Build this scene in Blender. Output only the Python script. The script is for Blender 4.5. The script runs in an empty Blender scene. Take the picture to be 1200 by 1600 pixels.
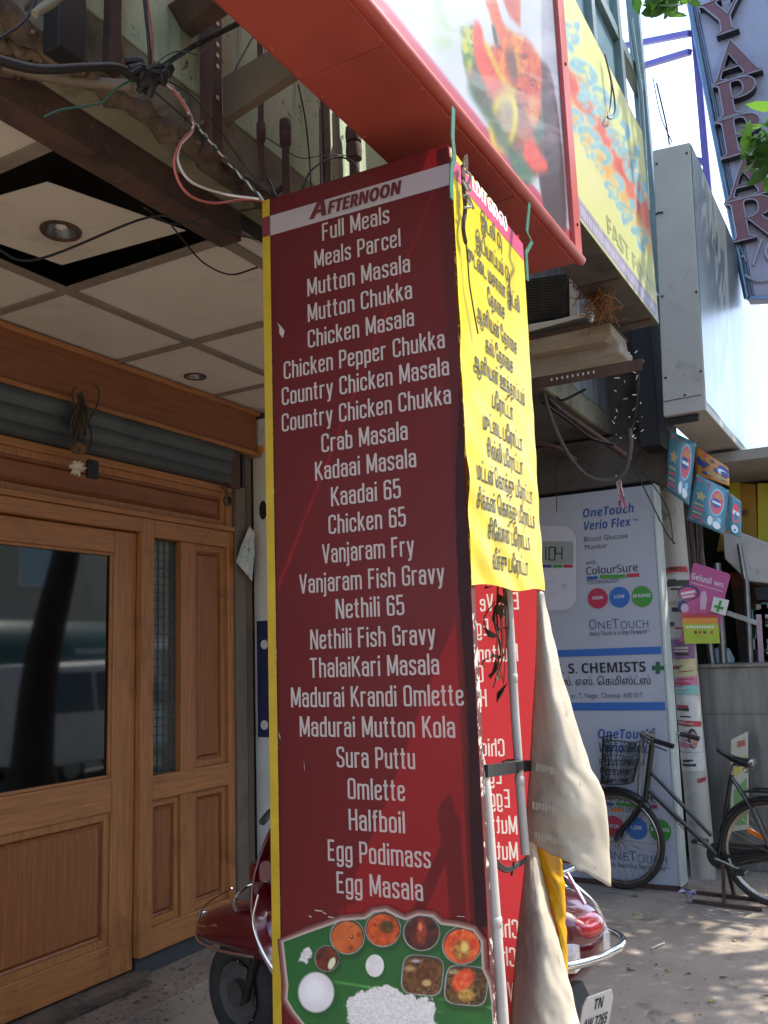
import bpy, bmesh, math, random
import numpy as np
from mathutils import Vector, Matrix
from mathutils.geometry import delaunay_2d_cdt
from mathutils import noise as mnoise
random.seed(7)
SC = bpy.context.scene
COL = SC.collection
R = math.radians
V = Vector

# ------------------------------------------------------------------ camera
F_PX, YAW, PITCH, ROLL, DP = 1404.71, .512228, .161829, -.0347898, .0514584
EYE = V((0, 0, 1.6))
_f = V((-math.sin(YAW)*math.cos(PITCH), math.cos(YAW)*math.cos(PITCH), math.sin(PITCH)))
_r0 = V((math.cos(YAW), math.sin(YAW), 0)); _u0 = _r0.cross(_f)
_r = math.cos(ROLL)*_r0 + math.sin(ROLL)*_u0
_u = -math.sin(ROLL)*_r0 + math.cos(ROLL)*_u0
cam = bpy.data.cameras.new('camera'); cam_o = bpy.data.objects.new('camera', cam); COL.objects.link(cam_o)
cam.sensor_fit = 'VERTICAL'; cam.sensor_height = 36; cam.lens = F_PX/1600*36
cam.clip_start = .05; cam.clip_end = 2000
cam_o.matrix_world = Matrix(((_r.x, _u.x, -_f.x, EYE.x), (_r.y, _u.y, -_f.y, EYE.y), (_r.z, _u.z, -_f.z, EYE.z), (0, 0, 0, 1)))
SC.camera = cam_o

# ------------------------------------------------------------------ sky, sun, exposure
SUN = V((.40, .40, .83)).normalized()          # towards the sun
wd = bpy.data.worlds.new('World'); SC.world = wd; wd.use_nodes = True
nt = wd.node_tree; sky = nt.nodes.new('ShaderNodeTexSky'); sky.sky_type = 'NISHITA'; sky.sun_disc = False
sky.sun_elevation = math.asin(SUN.z); sky.sun_rotation = math.atan2(SUN.x, SUN.y)
sky.dust_density = 1.6; sky.air_density = 1.0; sky.ozone_density = 1.0
bg = nt.nodes['Background']; nt.links.new(sky.outputs[0], bg.inputs[0]); bg.inputs[1].default_value = .15
sun = bpy.data.lights.new('sun', 'SUN'); sun.energy = 2.0; sun.angle = R(.5); sun.color = (1, .95, .86)
sun_o = bpy.data.objects.new('sun', sun); COL.objects.link(sun_o); sun_o.location = (3, 5, 12)
sun_o.rotation_euler = SUN.to_track_quat('Z', 'Y').to_euler()
SC.view_settings.view_transform = 'Standard'; SC.view_settings.look = 'None'
SC.view_settings.exposure = 2.15; SC.view_settings.gamma = 1
SC.render.engine = 'CYCLES'; SC.cycles.use_denoising = True
SC.cycles.max_bounces = 8; SC.cycles.sample_clamp_indirect = 6; SC.cycles.caustics_reflective = False; SC.cycles.caustics_refractive = False

# ------------------------------------------------------------------ where a line of sight meets a plane
def ray(x, y): return _f + _r*((x-600)/F_PX) - _u*((y-800)/F_PX)
def onx(x, y, X): d = ray(x, y); return EYE + d*(X/d.x)
def ony(x, y, Y): d = ray(x, y); return EYE + d*(Y/d.y)
def onz(x, y, Z): d = ray(x, y); return EYE + d*((Z-EYE.z)/d.z)
def onp(x, y, p, n): d = ray(x, y); n = V(n); return EYE + d*((V(p)-EYE).dot(n)/d.dot(n))

# ------------------------------------------------------------------ materials
def lin(c):
    if isinstance(c, str):
        c = [int(c[i:i+2], 16)/255 for i in (1, 3, 5)]
        c = [x/12.92 if x <= .04045 else ((x+.055)/1.055)**2.4 for x in c]
    return (c[0], c[1], c[2], 1)
_M = {}
def pmat(name, c1, c2=None, scale=6, rough=.6, metal=0, bump=0, bscale=60, stain=None, stretch=(1, 1, 1), spec=.5,
         trans=0, tcol=None, coat=0, dist=0, stain2=None, rvar=0, ior=1.45, bstretch=None):
    """principled surface: two-colour noise, optional stains (colour, scale, low, high), optional bump, optional translucency"""
    m = bpy.data.materials.new(name); m.use_nodes = True; t = m.node_tree; N = t.nodes; L = t.links
    b = N['Principled BSDF']; out = N['Material Output']
    b.inputs['Roughness'].default_value = rough; b.inputs['Metallic'].default_value = metal
    b.inputs['Specular IOR Level'].default_value = spec; b.inputs['Coat Weight'].default_value = coat; b.inputs['Coat Roughness'].default_value = .08
    tc = N.new('ShaderNodeTexCoord'); mp = N.new('ShaderNodeMapping'); mp.inputs['Scale'].default_value = stretch
    L.new(tc.outputs['Object'], mp.inputs[0])
    def noise(s, detail=7, vec=None, ds=0, ro=.6):
        n = N.new('ShaderNodeTexNoise'); n.inputs['Scale'].default_value = s; n.inputs['Detail'].default_value = detail
        n.inputs['Distortion'].default_value = ds; n.inputs['Roughness'].default_value = ro
        L.new(vec or mp.outputs[0], n.inputs['Vector']); return n.outputs[0]
    def remap(x, lo, hi):
        r = N.new('ShaderNodeMapRange'); r.inputs[1].default_value = lo; r.inputs[2].default_value = hi; L.new(x, r.inputs[0]); return r.outputs[0]
    def mix(fac, a, bb):
        x = N.new('ShaderNodeMix'); x.data_type = 'RGBA'; L.new(fac, x.inputs[0])
        for s, k in ((a, 6), (bb, 7)):
            if isinstance(s, tuple): x.inputs[k].default_value = s
            else: L.new(s, x.inputs[k])
        return x.outputs[2]
    col = lin(c1)
    if c2 is not None: col = mix(remap(noise(scale, ds=dist), .33, .67), lin(c1), lin(c2))
    for st in (stain, stain2):
        if st: col = mix(remap(noise(st[1], 9, tc.outputs['Object'] if len(st) < 5 else None, .4, .68), st[2], st[3]), col, lin(st[0]))
    if isinstance(col, tuple): b.inputs['Base Color'].default_value = col
    else: L.new(col, b.inputs['Base Color'])
    if rvar:
        L.new(remap2(N, L, noise(scale*2.3), max(.02, rough-rvar), min(1, rough+rvar)), b.inputs['Roughness'])
    if bump:
        bm = N.new('ShaderNodeBump'); bm.inputs['Strength'].default_value = bump; bm.inputs['Distance'].default_value = .01
        if bstretch:
            mp2 = N.new('ShaderNodeMapping'); mp2.inputs['Scale'].default_value = bstretch; L.new(tc.outputs['Object'], mp2.inputs[0])
            L.new(noise(bscale, 5, mp2.outputs[0]), bm.inputs['Height'])
        else: L.new(noise(bscale, 8), bm.inputs['Height'])
        L.new(bm.outputs[0], b.inputs['Normal'])
    if trans:
        tr = N.new('ShaderNodeBsdfTranslucent'); ms = N.new('ShaderNodeMixShader'); ms.inputs[0].default_value = trans
        if tcol is not None: tr.inputs[0].default_value = lin(tcol)
        elif isinstance(col, tuple): tr.inputs[0].default_value = col
        else: L.new(col, tr.inputs[0])
        L.new(b.outputs[0], ms.inputs[1]); L.new(tr.outputs[0], ms.inputs[2]); L.new(ms.outputs[0], out.inputs[0])
    _M[name] = m; return m
def remap2(N, L, x, lo, hi):
    r = N.new('ShaderNodeMapRange'); r.inputs[1].default_value = .3; r.inputs[2].default_value = .7
    r.inputs[3].default_value = lo; r.inputs[4].default_value = hi; L.new(x, r.inputs[0]); return r.outputs[0]
def flat(name, c, rough=.55, **k): return pmat(name, c, rough=rough, **k)
def ramp_mat(name, cols, scale=25, rough=.4, dist=1.2, bump=0, detail=6, stretch=(1, 1, 1), trans=0):
    """several colours spread by a noise: printed food, posters"""
    m = bpy.data.materials.new(name); m.use_nodes = True; t = m.node_tree; N = t.nodes; L = t.links; b = N['Principled BSDF']
    tc = N.new('ShaderNodeTexCoord'); mp = N.new('ShaderNodeMapping'); mp.inputs['Scale'].default_value = stretch; L.new(tc.outputs['Object'], mp.inputs[0])
    n = N.new('ShaderNodeTexNoise'); n.inputs['Scale'].default_value = scale; n.inputs['Detail'].default_value = detail; n.inputs['Distortion'].default_value = dist
    L.new(mp.outputs[0], n.inputs['Vector'])
    cr = N.new('ShaderNodeValToRGB'); els = cr.color_ramp.elements
    for i, c in enumerate(cols):
        p = .28 + .44*i/(len(cols)-1)
        e = els[i] if i < 2 else els.new(p)
        e.position = p; e.color = lin(c)
    L.new(n.outputs[0], cr.inputs[0]); L.new(cr.outputs[0], b.inputs['Base Color']); b.inputs['Roughness'].default_value = rough
    if trans:
        tr = N.new('ShaderNodeBsdfTranslucent'); ms = N.new('ShaderNodeMixShader'); ms.inputs[0].default_value = trans
        L.new(cr.outputs[0], tr.inputs[0]); L.new(b.outputs[0], ms.inputs[1]); L.new(tr.outputs[0], ms.inputs[2]); L.new(ms.outputs[0], N['Material Output'].inputs[0])
    return m
def glass_mat(name, tint, rough=.02):
    m = bpy.data.materials.new(name); m.use_nodes = True; t = m.node_tree; N = t.nodes; L = t.links
    N.remove(N['Principled BSDF'])
    tr = N.new('ShaderNodeBsdfTransparent'); tr.inputs[0].default_value = lin(tint)
    gl = N.new('ShaderNodeBsdfGlossy'); gl.inputs['Roughness'].default_value = rough
    fr = N.new('ShaderNodeFresnel'); fr.inputs[0].default_value = 1.9
    ms = N.new('ShaderNodeMixShader'); L.new(fr.outputs[0], ms.inputs[0]); L.new(tr.outputs[0], ms.inputs[1]); L.new(gl.outputs[0], ms.inputs[2])
    L.new(ms.outputs[0], N['Material Output'].inputs[0]); return m
def attr_mat(name, rough=.4, trans=0, coat=0, spec=.5):
    """print with colours stored on the mesh (soft printed gradients)"""
    m = bpy.data.materials.new(name); m.use_nodes = True; N = m.node_tree.nodes; L = m.node_tree.links
    a = N.new('ShaderNodeAttribute'); a.attribute_name = 'print'; b = N['Principled BSDF']; b.inputs['Roughness'].default_value = rough; b.inputs['Coat Weight'].default_value = coat; b.inputs['Specular IOR Level'].default_value = spec
    L.new(a.outputs[0], b.inputs[0])
    if trans:
        tr = N.new('ShaderNodeBsdfTranslucent'); ms = N.new('ShaderNodeMixShader'); ms.inputs[0].default_value = trans
        L.new(a.outputs[0], tr.inputs[0]); L.new(b.outputs[0], ms.inputs[1]); L.new(tr.outputs[0], ms.inputs[2]); L.new(ms.outputs[0], N['Material Output'].inputs[0])
    return m

# ------------------------------------------------------------------ mesh builder
class MB:
    def __init__(s): s.v = []; s.f = []; s.m = []; s.c = []
    def poly(s, pts, m=0, col=None):
        n = len(s.v); s.v += [V(p) for p in pts]; s.f.append(tuple(range(n, n+len(pts)))); s.m.append(m); s.c += [col]*len(pts); return s
    def mesh(s, vs, fs, m=0, cols=None):
        n = len(s.v); s.v += [V(p) for p in vs]; s.c += cols or [None]*len(vs)
        for f in fs: s.f.append(tuple(i+n for i in f)); s.m.append(m)
        return s
    def box(s, x0, x1, y0, y1, z0, z1, m=0):
        return s.hexa([(x0, y0, z0), (x1, y0, z0), (x1, y1, z0), (x0, y1, z0)], [(x0, y0, z1), (x1, y0, z1), (x1, y1, z1), (x0, y1, z1)], m)
    def hexa(s, a, b, m=0):
        k = len(a); n = list(range(k))
        fs = [tuple(reversed(n)), tuple(i+k for i in n)] + [(i, (i+1) % k, (i+1) % k+k, i+k) for i in n]
        return s.mesh(list(a)+list(b), fs, m)
    def prism(s, pts, vec, m=0): return s.hexa(pts, [V(p)+V(vec) for p in pts], m)
    def bar(s, a, b, w, h, m=0, up=(0, 0, 1)):
        a, b = V(a), V(b); d = (b-a).normalized(); up = V(up)
        if abs(d.dot(up)) > .98: up = V((0, 1, 0))
        x = d.cross(up).normalized()*(w/2); z = x.normalized().cross(d)*(h/2)
        return s.hexa([a-x-z, a+x-z, a+x+z, a-x+z], [b-x-z, b+x-z, b+x+z, b-x+z], m)
    def tube(s, pts, r, n=8, m=0, closed=False, flat=1.0):
        pts = [V(p) for p in pts]; k = len(pts); rs = r if isinstance(r, (list, tuple)) else [r]*k
        t0 = (pts[1]-pts[0]).normalized(); nrm = t0.orthogonal().normalized(); vs = []
        for i, p in enumerate(pts):
            a = pts[i-1] if (i > 0 or closed) else p; b = pts[(i+1) % k] if (i < k-1 or closed) else p
            t = (b-a).normalized() if (b-a).length > 1e-9 else t0
            nrm = (nrm - t*nrm.dot(t)); nrm = nrm.normalized() if nrm.length > 1e-6 else t.orthogonal().normalized()
            bn = t.cross(nrm)
            for j in range(n):
                an = 2*math.pi*j/n; vs.append(p + (nrm*math.cos(an)*flat + bn*math.sin(an))*rs[i])
        fs = []
        for i in range(k if closed else k-1):
            i2 = (i+1) % k
            for j in range(n): fs.append((i*n+j, i*n+(j+1) % n, i2*n+(j+1) % n, i2*n+j))
        if not closed: fs += [tuple(range(n-1, -1, -1)), tuple((k-1)*n+j for j in range(n))]
        return s.mesh(vs, fs, m)
    def lathe(s, prof, org, axis=(0, 0, 1), n=24, m=0, sx=1, ref=None, caps=False):
        ax = V(axis).normalized(); x = V(ref) if ref else ax.orthogonal().normalized(); y = ax.cross(x); org = V(org); vs = []
        for r, h in prof:
            for j in range(n):
                a = 2*math.pi*j/n; vs.append(org + ax*h + x*(r*sx*math.cos(a)) + y*(r*math.sin(a)))
        fs = [(i*n+j, i*n+(j+1) % n, (i+1)*n+(j+1) % n, (i+1)*n+j) for i in range(len(prof)-1) for j in range(n)]
        if caps: fs += [tuple(range(n-1, -1, -1)), tuple((len(prof)-1)*n+j for j in range(n))]
        return s.mesh(vs, fs, m)
    def loft(s, rings, m=0, caps=True, closed=True):
        n = len(rings[0]); vs = [p for r in rings for p in r]
        fs = [(i*n+j, i*n+(j+1) % n, (i+1)*n+(j+1) % n, (i+1)*n+j) for i in range(len(rings)-1) for j in range(n if closed else n-1)]
        if caps and closed: fs += [tuple(range(n-1, -1, -1)), tuple((len(rings)-1)*n+j for j in range(n))]
        return s.mesh(vs, fs, m)
    def grid(s, fn, nu, nv, m=0, colf=None):
        vs = [fn(i/nu, j/nv) for j in range(nv+1) for i in range(nu+1)]
        cols = [colf(i/nu, j/nv) for j in range(nv+1) for i in range(nu+1)] if colf else None
        w = nu+1
        return s.mesh(vs, [(j*w+i, j*w+i+1, (j+1)*w+i+1, (j+1)*w+i) for j in range(nv) for i in range(nu)], m, cols)
    def disc(s, c, r, nrm, n=24, m=0, sx=1, ref=None, a0=0, a1=2*math.pi):
        ax = V(nrm).normalized(); x = V(ref).normalized() if ref else ax.orthogonal().normalized(); y = ax.cross(x)
        full = a1-a0 > 6.28
        return s.poly([V(c)+x*(r*sx*math.cos(a0+(a1-a0)*j/(n if full else n-1)))+y*(r*math.sin(a0+(a1-a0)*j/(n if full else n-1))) for j in range(n)], m)
    def build(s, name, mats, parent=None, smooth=None, bevel=0, local=False, thick=0, fixn=True, sub=0, kind=None):
        me = bpy.data.meshes.new(name)
        off = V((0, 0, 0)) if (local or parent is None) else parent_loc(parent)
        me.from_pydata([tuple(p-off) for p in s.v], [], s.f)
        for mt in (mats if isinstance(mats, (list, tuple)) else [mats]): me.materials.append(mt)
        me.polygons.foreach_set('material_index', s.m)
        if any(c is not None for c in s.c):
            at = me.color_attributes.new('print', 'FLOAT_COLOR', 'POINT')
            for i, c in enumerate(s.c): at.data[i].color = lin(c or (1, 1, 1))
        bm = bmesh.new(); bm.from_mesh(me)
        if fixn: bmesh.ops.recalc_face_normals(bm, faces=bm.faces)
        if smooth is not None:
            for f in bm.faces: f.smooth = True
            for e in bm.edges:
                if len(e.link_faces) == 2 and e.calc_face_angle(0) > R(smooth): e.smooth = False
        bm.to_mesh(me); bm.free()
        o = bpy.data.objects.new(name, me); COL.objects.link(o)
        if parent is not None: o.parent = parent
        if thick:
            md = o.modifiers.new('thickness', 'SOLIDIFY'); md.thickness = thick; md.offset = 0
        if bevel:
            md = o.modifiers.new('bevel', 'BEVEL'); md.width = bevel; md.segments = 2; md.limit_method = 'ANGLE'; md.angle_limit = R(40)
        if sub:
            md = o.modifiers.new('sub', 'SUBSURF'); md.levels = sub; md.render_levels = sub
        if kind: o['kind'] = kind
        return o
def parent_loc(p):
    l = V(p.location)
    while p.parent: p = p.parent; l += p.location
    return l
def tag(o, label, cat, group=None):
    o['label'] = label; o['category'] = cat
    if group: o['group'] = group
    return o
def thing(name, label, cat, loc=(0, 0, 0), rz=0, group=None):
    o = bpy.data.objects.new(name, None); COL.objects.link(o); o.location = loc; o.rotation_euler.z = rz
    return tag(o, label, cat, group)
def copy_tree(o, parent=None):
    c = o.copy(); COL.objects.link(c)
    if parent is not None: c.parent = parent
    for ch in o.children: copy_tree(ch, c)
    return c
def bez(pts, n=8):
    """smooth curve through the points (Catmull-Rom)"""
    pts = [V(p) for p in pts]; P = [pts[0]*2-pts[1]]+pts+[pts[-1]*2-pts[-2]]; out = []
    for i in range(1, len(P)-2):
        a, b, c, d = P[i-1:i+3]
        for k in range(n):
            t = k/n; out.append(.5*((2*b)+(c-a)*t+(2*a-5*b+4*c-d)*t*t+(3*b-a-3*c+d)*t**3))
    return out+[pts[-1]]

# ------------------------------------------------------------------ lettering
def fill2d(contours):
    """union (non-zero winding) of closed outlines -> triangles"""
    pts = []; edges = []
    for c in contours:
        n = len(pts); k = len(c)
        pts += [V((p[0], p[1])) for p in c]; edges += [(n+i, n+(i+1) % k) for i in range(k)]
    vs, _, fs, *_r_ = delaunay_2d_cdt(pts, edges, [], 0, 1e-5)
    if not fs: return [], []
    va = np.array([(p.x, p.y) for p in vs]); fa = np.array([f[:3] for f in fs if len(f) == 3]); ce = va[fa].mean(1)
    w = np.zeros(len(fa))
    A = np.array([(p[0], p[1]) for c in contours for p in c]); B = np.array([(p[0], p[1]) for c in contours for p in list(c[1:])+[c[0]]])
    for i in range(0, len(ce), 400):
        q = ce[i:i+400]
        up = (A[None, :, 1] <= q[:, None, 1]) & (B[None, :, 1] > q[:, None, 1]); dn = (A[None, :, 1] > q[:, None, 1]) & (B[None, :, 1] <= q[:, None, 1])
        cr = (B[:, 0]-A[:, 0])[None]*(q[:, None, 1]-A[None, :, 1]) - (q[:, None, 0]-A[None, :, 0])*(B[:, 1]-A[:, 1])[None]
        w[i:i+400] = (up & (cr > 0)).sum(1) - (dn & (cr < 0)).sum(1)
    return [tuple(p) for p in va], [tuple(f) for f, x in zip(fa.tolist(), w) if x != 0]
_ff = {}; TXT = bpy.data.scenes.new('lettering')
def font_outline(s, res=3, bold=0):
    """outlines of a string in Blender's built-in font (it falls back to its own fonts for Tamil)"""
    key = (s, res, bold)
    if key in _ff: return _ff[key]
    c = bpy.data.curves.new('t', 'FONT'); c.body = s; c.size = 1; c.fill_mode = 'NONE'; c.resolution_u = res
    o = bpy.data.objects.new('t', c); TXT.collection.objects.link(o); vl = TXT.view_layers[0]; vl.update()
    me = bpy.data.meshes.new_from_object(o.evaluated_get(vl.depsgraph))
    nx = {}
    for e in me.edges: nx.setdefault(e.vertices[0], e.vertices[1])
    seen = set(); outl = []
    for st in sorted(nx):
        if st in seen: continue
        lp = []; i = st
        while i in nx and i not in seen: seen.add(i); lp.append((me.vertices[i].co.x, me.vertices[i].co.y)); i = nx[i]
        if len(lp) > 2: outl.append(lp)
    bpy.data.objects.remove(o); bpy.data.curves.remove(c); bpy.data.meshes.remove(me)
    if bold: outl = [[(x+d, y) for x, y in c] for c in outl for d in ((-bold, bold) if bold < .02 else (-bold, 0, bold))]
    _ff[key] = outl; return outl
def mathsans(s, style='bold'):
    """upright/bold/italic sans and bold serif alphabets that Unicode keeps among its mathematical letters"""
    U, l, d = {'bold': (0x1D5D4, 0x1D5EE, 0x1D7EC), 'bi': (0x1D63C, 0x1D656, 0), 'reg': (0x1D5A0, 0x1D5BA, 0x1D7E2), 'ital': (0x1D608, 0x1D622, 0), 'serif': (0x1D400, 0x1D41A, 0x1D7CE)}[style]
    return ''.join(chr(U+ord(c)-65) if 'A' <= c <= 'Z' else chr(l+ord(c)-97) if 'a' <= c <= 'z' else chr(d+ord(c)-48) if d and c.isdigit() else c for c in s)
# a narrow sans alphabet drawn as strokes: cap height 1, x height .74
T_, XH = .105, .74
def _fillet(pts, r, k=5):
    out = [pts[0]]
    for a, b, c in zip(pts, pts[1:], pts[2:]):
        a, b, c = (np.array(q, float) for q in (a, b, c)); u = a-b; w = c-b; lu, lw = np.hypot(*u), np.hypot(*w)
        rr = min(r, lu*.5, lw*.5); p, q = b+u/lu*rr, b+w/lw*rr
        out += [tuple(p*(1-t)**2+2*b*t*(1-t)+q*t*t) for t in [i/k for i in range(k+1)]]
    return out+[pts[-1]]
def _ribbon(pts, t, closed=False):
    P = np.array(pts, float)
    if closed: d = np.roll(P, -1, 0)-np.roll(P, 1, 0)
    else:
        d = np.empty_like(P); d[1:-1] = P[2:]-P[:-2]; d[0] = P[1]-P[0]; d[-1] = P[-1]-P[-2]
    d /= np.hypot(d[:, 0], d[:, 1])[:, None]+1e-12; n = np.stack([-d[:, 1], d[:, 0]], 1)*t/2
    if closed: return [[tuple(p) for p in P-n], [tuple(p) for p in (P+n)[::-1]]]
    return [[tuple(p) for p in P-n]+[tuple(p) for p in (P+n)[::-1]]]
def _glyphs():
    G = {}; w = .25; c = .30; x = XH-T_/2; b = T_/2; t = 1-T_/2; r = .16
    def S(*p): return ('s', p)                        # straight polyline
    def C(*p): return ('c', p)                        # polyline with rounded corners
    def O(x0, x1, y0, y1): return ('o', ((x0, y0), (x1, y0), (x1, y1), (x0, y1)))
    G['n'] = (w, [S((0, 0), (0, XH)), C((0, x-.16), (0, x), (w, x), (w, 0))]); G['h'] = (w, [S((0, 0), (0, 1)), C((0, x-.16), (0, x), (w, x), (w, 0))])
    G['m'] = (2*w-.02, [S((0, 0), (0, XH)), C((0, x-.16), (0, x), (w-.01, x), (w-.01, 0)), C((w-.01, x-.16), (w-.01, x), (2*w-.02, x), (2*w-.02, 0))])
    G['u'] = (w, [S((w, 0), (w, XH)), C((0, XH), (0, b), (w, b), (w, b+.16))]); G['r'] = (.17, [S((0, 0), (0, XH)), C((0, x-.2), (0, x), (.21, x))])
    G['o'] = (w, [O(0, w, b, x)]); G['c'] = (w, [C((w, x-.2), (w, x), (0, x), (0, b), (w, b), (w, b+.2))])
    G['e'] = (w, [C((0, .40), (w, .40), (w, x), (0, x), (0, b), (w, b), (w, b+.17))]); G['d'] = (w, [S((w, 0), (w, 1)), O(0, w, b, x)])
    G['b'] = (w, [S((0, 0), (0, 1)), O(0, w, b, x)]); G['p'] = (w, [S((0, -.24), (0, XH)), O(0, w, b, x)])
    G['g'] = (w, [O(0, w, b, x), C((w, XH), (w, -.2), (0, -.2), (0, -.06))]); G['a'] = (w, [C((0, x-.17), (0, x), (w, x), (w, 0)), C((w, .44), (0, .44), (0, b), (w, b), (w, .2))])
    G['s'] = (w-.02, [C((w-.02, x-.15), (w-.02, x), (0, x), (0, .43), (w-.02, .33), (w-.02, b), (0, b), (0, b+.16))])
    G['i'] = (0, [S((0, 0), (0, XH)), S((0, .86), (0, .99))]); G['l'] = (0, [S((0, 0), (0, 1))]); G['j'] = (0.02, [C((0, XH), (0, -.19), (-.1, -.19)), S((0, .86), (0, .99))])
    G['t'] = (.15, [C((.05, .95), (.05, b), (.17, b)), S((-.06, x), (.17, x))]); G['f'] = (.13, [C((.05, 0), (.05, t), (.19, t)), S((-.05, x), (.17, x))])
    G['k'] = (w, [S((0, 0), (0, 1)), S((w-.01, XH), (.02, .33)), S((.09, .44), (w+.01, 0))]); G['y'] = (w+.02, [S((0, XH), (.14, 0)), C((.27, XH), (.11, -.2), (.0, -.2))])
    G['v'] = (w, [S((0, XH), (.13, 0)), S((.26, XH), (.13, 0))])
    G['F'] = (.25, [S((0, 0), (0, 1)), S((0, t), (.27, t)), S((0, .52), (.24, .52))]); G['E'] = (.26, [S((0, 0), (0, 1)), S((0, t), (.28, t)), S((0, .52), (.25, .52)), S((0, b), (.28, b))])
    G['M'] = (.42, [S((0, 0), (0, 1)), S((.42, 0), (.42, 1)), S((.01, 1), (.21, .12)), S((.41, 1), (.21, .12))]); G['N'] = (.32, [S((0, 0), (0, 1)), S((.32, 0), (.32, 1)), S((.01, 1), (.31, 0))])
    G['C'] = (c, [C((c, t-.24), (c, t), (0, t), (0, b), (c, b), (c, b+.24))]); G['G'] = (c, [C((c, t-.24), (c, t), (0, t), (0, b), (c, b), (c, .47)), S((c+.04, .47), (.16, .47))])
    G['O'] = (c, [O(0, c, b, t)]); G['P'] = (.29, [S((0, 0), (0, 1)), C((0, t), (.29, t), (.29, .44), (0, .44))]); G['K'] = (.31, [S((0, 0), (0, 1)), S((.31, 1), (.02, .42)), S((.1, .58), (.33, 0))])
    G['V'] = (.33, [S((0, 1), (.165, 0)), S((.33, 1), (.165, 0))]); G['T'] = (.33, [S((.165, 0), (.165, 1)), S((-.01, t), (.34, t))]); G['H'] = (.31, [S((0, 0), (0, 1)), S((.31, 0), (.31, 1)), S((0, .52), (.31, .52))])
    G['S'] = (c, [C((c, t-.2), (c, t), (0, t), (0, .57), (c, .44), (c, b), (0, b), (0, b+.22))]); G['L'] = (.24, [S((0, 0), (0, 1)), S((0, b), (.27, b))])
    G['6'] = (.27, [O(0, .27, b, .58), C((0, .3), (0, t), (.27, t), (.27, t-.17))]); G['5'] = (.27, [S((.27, t), (.0, t)), S((.01, 1), (.01, .5)), C((0, .57), (.27, .62), (.27, b), (0, b), (0, b+.2))])
    G['8'] = (.27, [O(0, .27, b, .53), O(0, .27, .53, t)]); G[' '] = (.08, [])
    out = {}
    for ch, (wd_, st) in G.items():
        cs = []
        for kd, p in st:
            if kd == 's': cs += sum((_ribbon(q, T_) for q in zip(p, p[1:])), [])
            elif kd == 'c': cs += _ribbon(_fillet(list(p), r), T_)
            else:
                q = list(p); mid = ((q[0][0]+q[1][0])/2, q[0][1])
                cs += _ribbon(_fillet([mid]+q[1:]+[q[0], mid], r)[:-1], T_, True)
        out[ch] = (wd_, cs)
    return out
GLYPH = _glyphs(); _gt = {}
def menu_text(s, gap=.185):
    """triangles of a string in the narrow stroke alphabet"""
    vs = []; fs = []; x = T_/2
    for ch in s:
        wd_, cs = GLYPH[ch]
        if cs:
            if ch not in _gt: _gt[ch] = fill2d(cs)
            a, b = _gt[ch]; n = len(vs); vs += [(p[0]+x, p[1]) for p in a]; fs += [tuple(i+n for i in f) for f in b]
        x += wd_+gap
    return vs, fs, x-gap+T_/2
def put2d(mb, vs, fs, org, ux, uy, m=0):
    org, ux, uy = V(org), V(ux), V(uy)
    mb.mesh([org+ux*p[0]+uy*p[1] for p in vs], fs, m)
def font_fit(mb, s, p0, p1, capz, up=(0, 0, 1), m=0, bold=0, caps=.72, res=3, mirror=False, out=(0, 0, 0)):
    """a string in the built-in font stretched between two baseline points, capz = height of a capital"""
    cs = font_outline(s, res, bold); xs = [p[0] for c in cs for p in c]; x0, x1 = min(xs), max(xs)
    vs, fs = fill2d(cs); p0, p1 = V(p0)+V(out), V(p1)+V(out); ux = (p1-p0)/(x1-x0)
    put2d(mb, [(p[0]-x0, p[1]) for p in vs], fs, p0, ux, V(up)*(capz/caps), m)
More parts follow.
